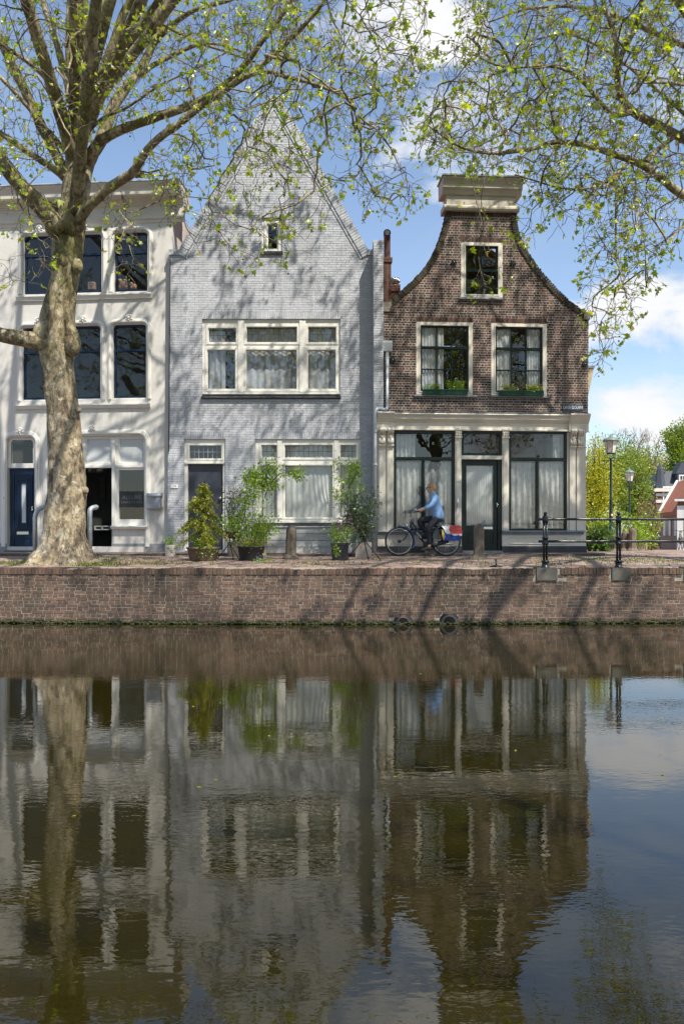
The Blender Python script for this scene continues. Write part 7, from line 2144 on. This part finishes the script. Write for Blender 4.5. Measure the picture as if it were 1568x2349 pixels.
def leafy_tree(name, px, Y, pyt, pyb, halfw, mats, n, size, label, group=None, upright=False, seed=1, trunk_h=.3, cat='tree', lean=0):
    rs = np.random.RandomState(seed)
    b = far(px, Y); k = Y / F
    zt = ZC - (pyt - YH) * k - b.z; zb = ZC - (pyb - YH) * k - b.z; w_ = halfw * k
    e = empty(name, b, 0, label, cat, group)
    st = MB(); fo = MB(); stems = []
    H = zt - zb
    for i in range(46):
        a = rs.uniform(0, 6.28)
        if upright:
            q_ = w_ * rs.uniform(.1, 1.0); top = zb + H * rs.uniform(.55, 1) * (1 - .35 * (q_ / w_) ** 2)
            pts = [np.array([math.cos(a) * q_ * u ** .7, math.sin(a) * q_ * .7 * u ** .7, max(0, zb) * .3 + (top - max(0, zb) * .3) * u]) + rs.normal(0, .03 * w_, 3) * (u > 0) for u in np.linspace(0, 1, 8)]
        else:
            q_ = rs.normal(size=3); q_ /= np.linalg.norm(q_); q_ *= rs.uniform(.5, 1) ** .5
            end = np.array([q_[0] * w_, q_[1] * w_ * .8, zb + H * .5 + q_[2] * H * .5]); s0 = np.array([0, 0, zb + H * rs.uniform(0, .35)])
            pts = [s0 + (end - s0) * u + np.array([0, 0, .10 * H * math.sin(math.pi * u)]) + rs.normal(0, .04 * w_, 3) * (0 < u < 1) for u in np.linspace(0, 1, 6)]
        stems.append(pts)
        st.tube([Vector(p) for p in pts], list(np.linspace(.02 * H * .25 + .006, .005, len(pts))), 5, cap=False)
    st.tube([(0, 0, -.2), (0.02, 0, zb * .6 + .1), (0, 0, zb + H * .35)], [.045 * H * .5 + .03, .035 * H * .5 + .02, .02], 8)
    bushy(fo, None, stems, rs, n, size, w_ * .13)
    st.build('trunk', [M['stem']], e); fo.build('crown', [mats], e)
    return e
M['forsythia'] = leafmat('young_yellow_leaf', [(.46, .44, .025), (.54, .49, .03), (.38, .40, .03), (.28, .34, .03)], .45)
M['mid'] = leafmat('mid_green_leaf', [(.17, .26, .03), (.24, .32, .04), (.32, .38, .05), (.12, .19, .03)], .4)
M['olive'] = leafmat('olive_spring_leaf', [(.28, .31, .06), (.36, .37, .08), (.21, .25, .05), (.40, .40, .09)], .4)
leafy_tree('upright_tree', 1368, 33, 985, 1250, 68, M['forsythia'], 14000, (.05, .095), 'dense upright yellow green tree behind the first lamp post', upright=True, seed=2)
leafy_tree('small_tree', 1452, 47, 1035, 1235, 48, M['mid'], 8000, (.08, .14), 'loose light green tree behind the second lamp post', seed=4)
leafy_tree('broad_tree', 1400, 82, 1000, 1180, 95, M['mid'], 13000, (.14, .26), 'green tree with a rounded top behind the yellow green tree', seed=5)
leafy_tree('broad_tree', 1478, 92, 1000, 1190, 85, M['olive'], 13000, (.15, .28), 'olive green broad tree above the white roof dormer', seed=6)
leafy_tree('broad_tree', 1560, 78, 955, 1115, 42, M['mid'], 9000, (.14, .26), 'bright green tall tree at the far right edge above the slate roof', seed=7)
leafy_tree('broad_tree', 1530, 110, 1040, 1200, 70, M['olive'], 9000, (.2, .34), 'olive green tree rising behind the slate turret', seed=8)
leafy_tree('broad_tree', 1330, 90, 1020, 1200, 60, M['olive'], 1600, (.2, .35), 'olive tree mostly hidden behind the corner house', seed=13)
# bare crown rising behind
rs = np.random.RandomState(15); b = far(1462, 86); e = empty('bare_tree', b, 0, 'nearly leafless tree with fine grey branches behind the olive tree', 'tree')
mb = MB()
def rec(p, d_, L_, r_, dep):
    q_ = p + d_ * L_
    mb.tube([Vector(p), Vector((p + q_) / 2 + rs.normal(0, .03 * L_, 3)), Vector(q_)], [r_, r_ * .85, r_ * .7], 4, cap=False)
    if dep == 0: return
    for _ in range(3):
        d2 = d_ + rs.normal(0, .42, 3); d2[2] += .15; d2 /= np.linalg.norm(d2); rec(q_, d2, L_ * .74, r_ * .62, dep - 1)
rec(np.array([0, 0, -.2]), np.array([0, 0, 1.0]), 3.9, .16, 5)
mb.build('branches', [M['twig']], e)

# wooden planter, white bench back, hedge and flowering shrubs at the corner
b = far(1461, 28.8); k = 28.8 / F
mb = MB(); 
for i in range(3): mb.box(-.33, .33, 0, .03, .02 + i * .08, .092 + i * .08); mb.box(-.33, -.30, .03, .5, .02 + i * .08, .092 + i * .08); mb.box(.30, .33, .03, .5, .02 + i * .08, .092 + i * .08)
mb.box(.27, .33, -.015, 0, 0, .27); mb.box(-.30, .30, .03, .5, .05, .24)
e = empty('wooden_planter', b, 0, 'low wooden plank planter box beside the dark stone bollard', 'planter'); mb.build('box', [M['wood']], e)
fo = MB(); bushy(fo, None, stemset(rs, 30, .42, .36, z0=.22, r0=.05), rs, 600, (.05, .09), .08); bushy(fo, None, stemset(rs, 10, .5, .4, z0=.2), rs, 16, (.04, .06), .08, mi=1); fo.build('plants', [M['fresh'], M['pwhite']], e)
def shrub(name, px, Y, w_, h_, mat_, n, size, lab, seed, fl=None, cat='shrub'):
    rs = np.random.RandomState(seed); e = empty(name, far(px, Y), 0, lab, cat); fo = MB(); st = MB()
    S_ = stemset(rs, 30, h_, w_, r0=.04, kink=.06)
    bushy(fo, st, S_, rs, n, size, .11 * w_ + .04)
    if fl: bushy(fo, None, [q_[-3:] for q_ in S_], rs, 30, (.05, .08), .1, mi=1)
    fo.build('foliage', [mat_, M[fl] if fl else M['fresh']], e); st.build('stem', [M['stem']], e)
M['hydr'] = leafmat('broad_garden_leaf', [(.05, .11, .015), (.08, .16, .02), (.11, .20, .03)], .35, .1)
shrub('broadleaf_shrub', 1368, 24.3, .48, .62, M['hydr'], 620, (.10, .17), 'low shrub of broad bright leaves against the corner house', 31)
shrub('garden_shrub', 1385, 30.5, .7, 1.5, M['fresh'], 900, (.07, .12), 'leafy green shrub left of the first lamp post base', 32)
shrub('flowering_shrub', 1462, 31, .75, 1.45, M['fresh'], 1100, (.07, .12), 'shrub dotted with pale pink flowers behind the wooden planter', 33, 'pwhite')
shrub('dark_shrub', 1492, 38, .5, 1.9, M['mid'], 900, (.07, .12), 'dark green shrub between second lamp post and brick houses', 34)
shrub('red_shrub', 1482, 33, .4, 2.2, M['orange'], 240, (.06, .1), 'thin shrub with reddish young leaves near the planter', 35)
e = empty('white_bench', far(1417, 31), R(12), 'small white slatted garden bench among the corner plants', 'bench')
mb = MB()
for i in range(7): mb.box(-.5 + i * .155, -.43 + i * .155, 0, .03, .42, .86)
mb.box(-.55, .55, -.005, .035, .86, .93); mb.build('backrest', [M['palewood']], e)
mb = MB(); mb.box(-.55, .55, -.45, 0, .38, .42); mb.build('seat', [M['palewood']], e)
for sx in (-.5, .46):
    for sy in (-.42, -.04): m2 = MB(); m2.box(sx, sx + .05, sy, sy + .05, 0, .38); m2.build('leg', [M['palewood']], e)

# ---- far buildings
M['farbrick'] = pmat('dark_red_brown_brick', (.12, .065, .048), (.18, .10, .075), 3, .85); M['farbrick2'] = pmat('pinkish_brick', (.26, .16, .125), (.33, .21, .16), 3, .85)
M['farwhite'] = pmat('white_render', (.62, .62, .60), (.70, .70, .68), 2, .7); M['rooftile'] = pmat('orange_red_tiles', (.26, .085, .045), (.36, .13, .07), 7, .8, .6, 14, stretch=(1, 1, 3))
M['farglass'] = pmat('far_pane', (.03, .035, .04), (.05, .055, .06), 2, .1)
def fwin(e, x0, x1, z0, z1, y, mat_='farwhite', nx=2, nz=2):
    mb = MB(); cells = []; t = .05
    for i in range(nx):
        for j in range(nz):
            cells.append((x0 + .08 + (x1 - x0 - .16) * i / nx + t / 2, z0 + .08 + (z1 - z0 - .16) * j / nz + t / 2, x0 + .08 + (x1 - x0 - .16) * (i + 1) / nx - t / 2, z0 + .08 + (z1 - z0 - .16) * (j + 1) / nz - t / 2))
    mb.panel((x0, z0, x1, z1), cells, y - .06, y + .02); o = mb.build('window', [M[mat_]], e)
    mb = MB(); mb.quad((x0, y - .02, z0), (x1, y - .02, z0), (x1, y - .02, z1), (x0, y - .02, z1)); mb.build('pane', [M['farglass']], o)
def fplace(px, Y): return far(px, Y)
# house A: turreted slate mansard
Y = 72; k = Y / F; e = empty('turret_house', far(1505, Y), R(-4), 'dark brick house with a blue slate turret and mansard roof', 'house')
H = lambda py: ZC - (py - YH) * k - e.location.z
zc_ = H(1128)
mb = MB(); mb.box(0, 9, 0, 10, -.2, zc_); mb.build('wall', [M['farbrick']], e)
mb = MB()
for py in (1135, 1150): mb.box(-.06, 9.1, -.08, .0, H(py) - .12, H(py) + .12)
mb.box(-.25, 9.2, -.3, .2, zc_, zc_ + .28); mb.build('cornice', [M['cream']], e)
mb = MB(); mb.add([(.0, 0.1, zc_ + .28), (9, .1, zc_ + .28), (9, 1.4, H(1078)), (1.2, 1.4, H(1078)), (0, 9, zc_ + .28), (9, 9, zc_ + .28), (9, 8, H(1078)), (1.2, 8, H(1078))], [(0, 1, 2, 3), (3, 2, 6, 7), (0, 3, 7, 4), (1, 5, 6, 2)]); mb.build('roof', [M['slate']], e)
mb = MB(); xx0, xx1 = .0, 1.35
mb.lathe([(.46, zc_ + .28), (.40, zc_ + .8), (.26, zc_ + 1.9), (.03, H(1062)), (.0, H(1055))], (.42, .45, 0), 6, smooth=False); mb.build('turret_roof', [M['slate']], e)
mb = MB(); mb.box(1.7, 2.5, .05, 1.5, zc_ + .4, zc_ + 1.5); mb.prism([(1.55, zc_ + 1.5), (2.65, zc_ + 1.5), (2.1, zc_ + 2.5)], .0, 1.6); mb.build('dormer', [M['slate']], e)
fwin(e, 1.8, 2.4, zc_ + .5, zc_ + 1.4, .04)
mb = MB(); mb.box(3.6, 6.5, .3, 3, zc_ + .5, H(1085)); mb.box(3.4, 6.7, .15, 3, H(1085), H(1082)); mb.build('dormer', [M['farwhite']], e); fwin(e, 3.9, 6.2, zc_ + .8, H(1090), .29, nx=3)
for x0 in (.5, 2.1, 3.7):
    for zz in (1.0, 3.6): fwin(e, x0, x0 + .8, zz, zz + 1.6, -.01)
# house B: red tiled roof sloping down to the street, white verge on its left edge
Y = 56; e = empty('tiled_house', far(1514, Y), 0, 'brick house with a steep orange red tiled roof and white verge', 'house')
q3 = lambda px, py, Y: tuple(W(px, py, Y) - e.location)
A1, A2, A3, A4 = q3(1513, 1176, 56), q3(1640, 1166, 49), q3(1640, 1070, 54), q3(1554, 1106, 60)
mb = MB(); mb.add([A1, A2, A3, A4] + [(p[0], p[1], p[2] - .25) for p in (A1, A2, A3, A4)], [(0, 1, 2, 3), (7, 6, 5, 4), (0, 4, 5, 1), (3, 7, 4, 0)]); mb.build('roof', [M['rooftile']], e)
mb = MB(); mb.tube([(A1[0] - .05, A1[1], A1[2] + .05), (A4[0] - .05, A4[1], A4[2] + .08)], .10, 4); mb.build('white_verge', [M['farwhite']], e)
w0, w1, w2 = (A1[0] + .15, A1[1] + .3), (A2[0], A2[1] + .3), (A4[0], A4[1] + 3)
mb = MB(); zt_ = A1[2] - .05
mb.add([(w0[0], w0[1], -.5), (w1[0], w1[1], -.5), (w1[0], w1[1], zt_), (w0[0], w0[1], zt_), (w2[0], w2[1], -.5), (w2[0], w2[1], zt_ + 1.5)], [(0, 1, 2, 3), (0, 3, 5, 4)]); mb.build('wall', [M['farbrick2']], e)
ang = math.atan2(w1[1] - w0[1], w1[0] - w0[0])
for i in range(4):
    mb = MB(); c_, n_ = math.cos(ang), math.sin(ang); u0 = .5 + i * 1.6
    P_ = lambda u, v, z: (w0[0] + c_ * u + n_ * v, w0[1] + n_ * u - c_ * v, z)
    for (u1, u2, mi) in ((u0, u0 + .3, 0), (u0 + .3, u0 + .8, 1), (u0 + .8, u0 + 1.1, 0)):
        mb.quad(P_(u1, .05, .9), P_(u2, .05, .9), P_(u2, .05, 2.0), P_(u1, .05, 2.0), mi)
    mb.build('shuttered_window', [M['farwhite'], M['farglass']], e)

# house C: dark brick terrace with orange-trimmed door, nearer right
Y = 50; k = Y / F; e = empty('corner_house', far(1553, Y), R(-22), 'dark brick house with white corner trim at the far right edge', 'house')
H = lambda py: ZC - (py - YH) * k - e.location.z
mb = MB(); mb.box(0, 5, 0, 6, -.3, H(1150)); mb.build('wall', [M['farbrick']], e)
mb = MB(); mb.box(-.02, .35, -.06, 0, -.3, H(1160)); mb.box(-.15, 5, -.25, .1, H(1150), H(1145)); mb.build('white_trim', [M['farwhite']], e)
fwin(e, .5, 1.4, H(1200), H(1168), -.01)
mb = MB(); mb.box(.36, .5, -.1, -.061, .2, 1.7); mb.build('door', [pmat('ochre_door', (.42, .25, .05), (.5, .3, .07))], e)
mb = MB(); mb.box(0, 5, -.05, 6, H(1145), H(1143)); mb.build('roof', [M['slate']], e)
# house D: far terrace closing the street, with shutters; white dormer roof behind
Y = 96; k = Y / F; e = empty('terrace_house', far(1478, Y), 0, 'far brick terrace with red roofs and a white flat dormer', 'house')
H = lambda py: ZC - (py - YH) * k - e.location.z
X_ = lambda px: (px - 1478) * k
mb = MB(); mb.box(X_(1440), X_(1545), 0, 8, -.3, H(1200)); mb.build('wall', [M['farbrick']], e)
mb = MB(); mb.add([(X_(1440), -.3, H(1202)), (X_(1545), -.3, H(1202)), (X_(1540), 4, H(1148)), (X_(1448), 4, H(1148))], [(0, 1, 2, 3)]); mb.prism([(X_(1446), H(1190)), (X_(1490), H(1190)), (X_(1486), H(1148)), (X_(1452), H(1148))], -.2, -.1) if False else None; mb.build('roof', [M['rooftile']], e)
mb = MB(); mb.box(X_(1468), X_(1498), .6, 4, H(1162), H(1131)); mb.box(X_(1466), X_(1500), .4, 4, H(1131), H(1128)); mb.build('dormer', [M['farwhite']], e); fwin(e, X_(1473), X_(1492), H(1150), H(1136), .58, nx=3, nz=1)
for i in range(5):
    x0 = X_(1484) + i * 1.05; fwin(e, x0, x0 + .55, .8, 2.1, -.01)
    mb = MB()
    for s2 in (0, 1):
        a = x0 - .32 + s2 * .9; mb.box(a, a + .28, -.08, -.03, .8, 2.1, 0); mb.prism([(a + .0, .8), (a + .28, .8), (a + .14, 1.45)], -.1, -.081, 1); mb.prism([(a + .14, 1.45), (a + .28, 2.1), (a, 2.1)], -.1, -.081, 2)
    mb.build('shutter', [M['farwhite'], pmat('shutter_red', (.30, .03, .03)), M['black']], e)

# far parked bicycles and a walker, a red car tail
def far_person(px, Y, lab):
    b = far(px, Y); e = empty('person', b, 0, lab, 'person')
    nd = [(Vector((0, 0, .92)), .15), (Vector((0, 0, 1.2)), .16), (Vector((0, 0, 1.42)), .12), (Vector((0, 0, 1.52)), .06), (Vector((0, 0, 1.68)), .10), (Vector((-.2, 0, 1.38)), .07), (Vector((-.27, -.03, 1.08)), .055), (Vector((-.26, -.1, .86)), .045), (Vector((.2, 0, 1.38)), .07), (Vector((.27, .02, 1.08)), .055), (Vector((.26, -.08, .86)), .045),
          (Vector((-.1, 0, .85)), .11), (Vector((-.11, -.08, .48)), .08), (Vector((-.11, 0, .08)), .05), (Vector((-.11, -.14, .04)), .045), (Vector((.1, 0, .85)), .11), (Vector((.12, .1, .48)), .08), (Vector((.12, .12, .08)), .05), (Vector((.12, -.02, .04)), .045)]
    ed = [(0, 1), (1, 2), (2, 3), (3, 4), (2, 5), (5, 6), (6, 7), (2, 8), (8, 9), (9, 10), (0, 11), (11, 12), (12, 13), (13, 14), (0, 15), (15, 16), (16, 17), (17, 18)]
    o = skin('body', nd, ed, pmat('dark_clothes', (.012, .013, .018), (.02, .02, .025), 5, .8), e, 0, 1)
    mb = MB(); mb.ball((0, -.01, 1.69), .095, .1, .12); mb.ball((0, .02, 1.73), .10, .1, .11, mi=1); mb.build('head', [M['skin'], M['black']], e)
far_person(1516, 84, 'small far person in dark clothes walking in the side street')
def far_bike(px, Y, rz, lab):
    e = empty('parked_bicycle', far(px, Y), R(rz), lab, 'bicycle', 'bicycles parked in the side street')
    for sx in (-.53, .53):
        m2 = MB(); m2.torus((sx, 0, .34), .32, .022, 20, 5); w_ = m2.build('wheel', [M['rubber']], e)
    m2 = MB(); a, b2, c2, d2 = (-.53, 0, .34), (-.08, 0, .3), (.18, 0, .85), (-.28, 0, .85)
    a, c2, d2 = (.53, 0, .34), (.12, 0, .88), (-.35, 0, .84); f0 = (-.53, 0, .34)
    for p_, q_ in ((b2, c2), (b2, d2), (c2, d2), (b2, a), (c2, a), (d2, f0)): m2.tube([p_, q_], .018, 6)
    m2.tube([d2, (-.38, 0, 1.02), (-.33, -.25, 1.05)], .014, 6); m2.tube([(-.38, 0, 1.02), (-.33, .25, 1.05)], .014, 6); m2.build('frame', [M['black']], e)
    m2 = MB(); m2.ball((.14, 0, .97), .13, .07, .04); m2.build('saddle', [M['blackplastic']], e)
far_bike(1396, 33, 70, 'parked bicycle half hidden among the corner plants'); far_bike(1533, 62, 40, 'parked bicycle before the pinkish brick wall'); far_bike(1560, 47, 60, 'parked bicycle at the far right edge by the white front')
e = empty('parked_car', far(1497, 70), R(80), 'small far dark car with red tail lamps in the side street', 'car')
mb = MB(); mb.prism([(-1.9, .3), (1.9, .3), (1.95, .75), (1.2, .85), (.7, 1.35), (-1.1, 1.4), (-1.7, .95), (-1.95, .85)], -.8, .8); mb.build('body', [pmat('dark_car_paint', (.02, .02, .022), rough=.25)], e)
for sx in (-1.2, 1.2):
    for sy in (-.82, .82):
        m2 = MB(); m2.torus((sx, sy, .3), .22, .09, 16, 6); m2.build('wheel', [M['rubber']], e)
for sy in (-.65, .65): m2 = MB(); m2.box(-1.99, -1.93, sy - .14, sy + .14, .72, .9); m2.build('tail_lamp', [pmat('red_lamp', (.7, .03, .02), rough=.3)], e)
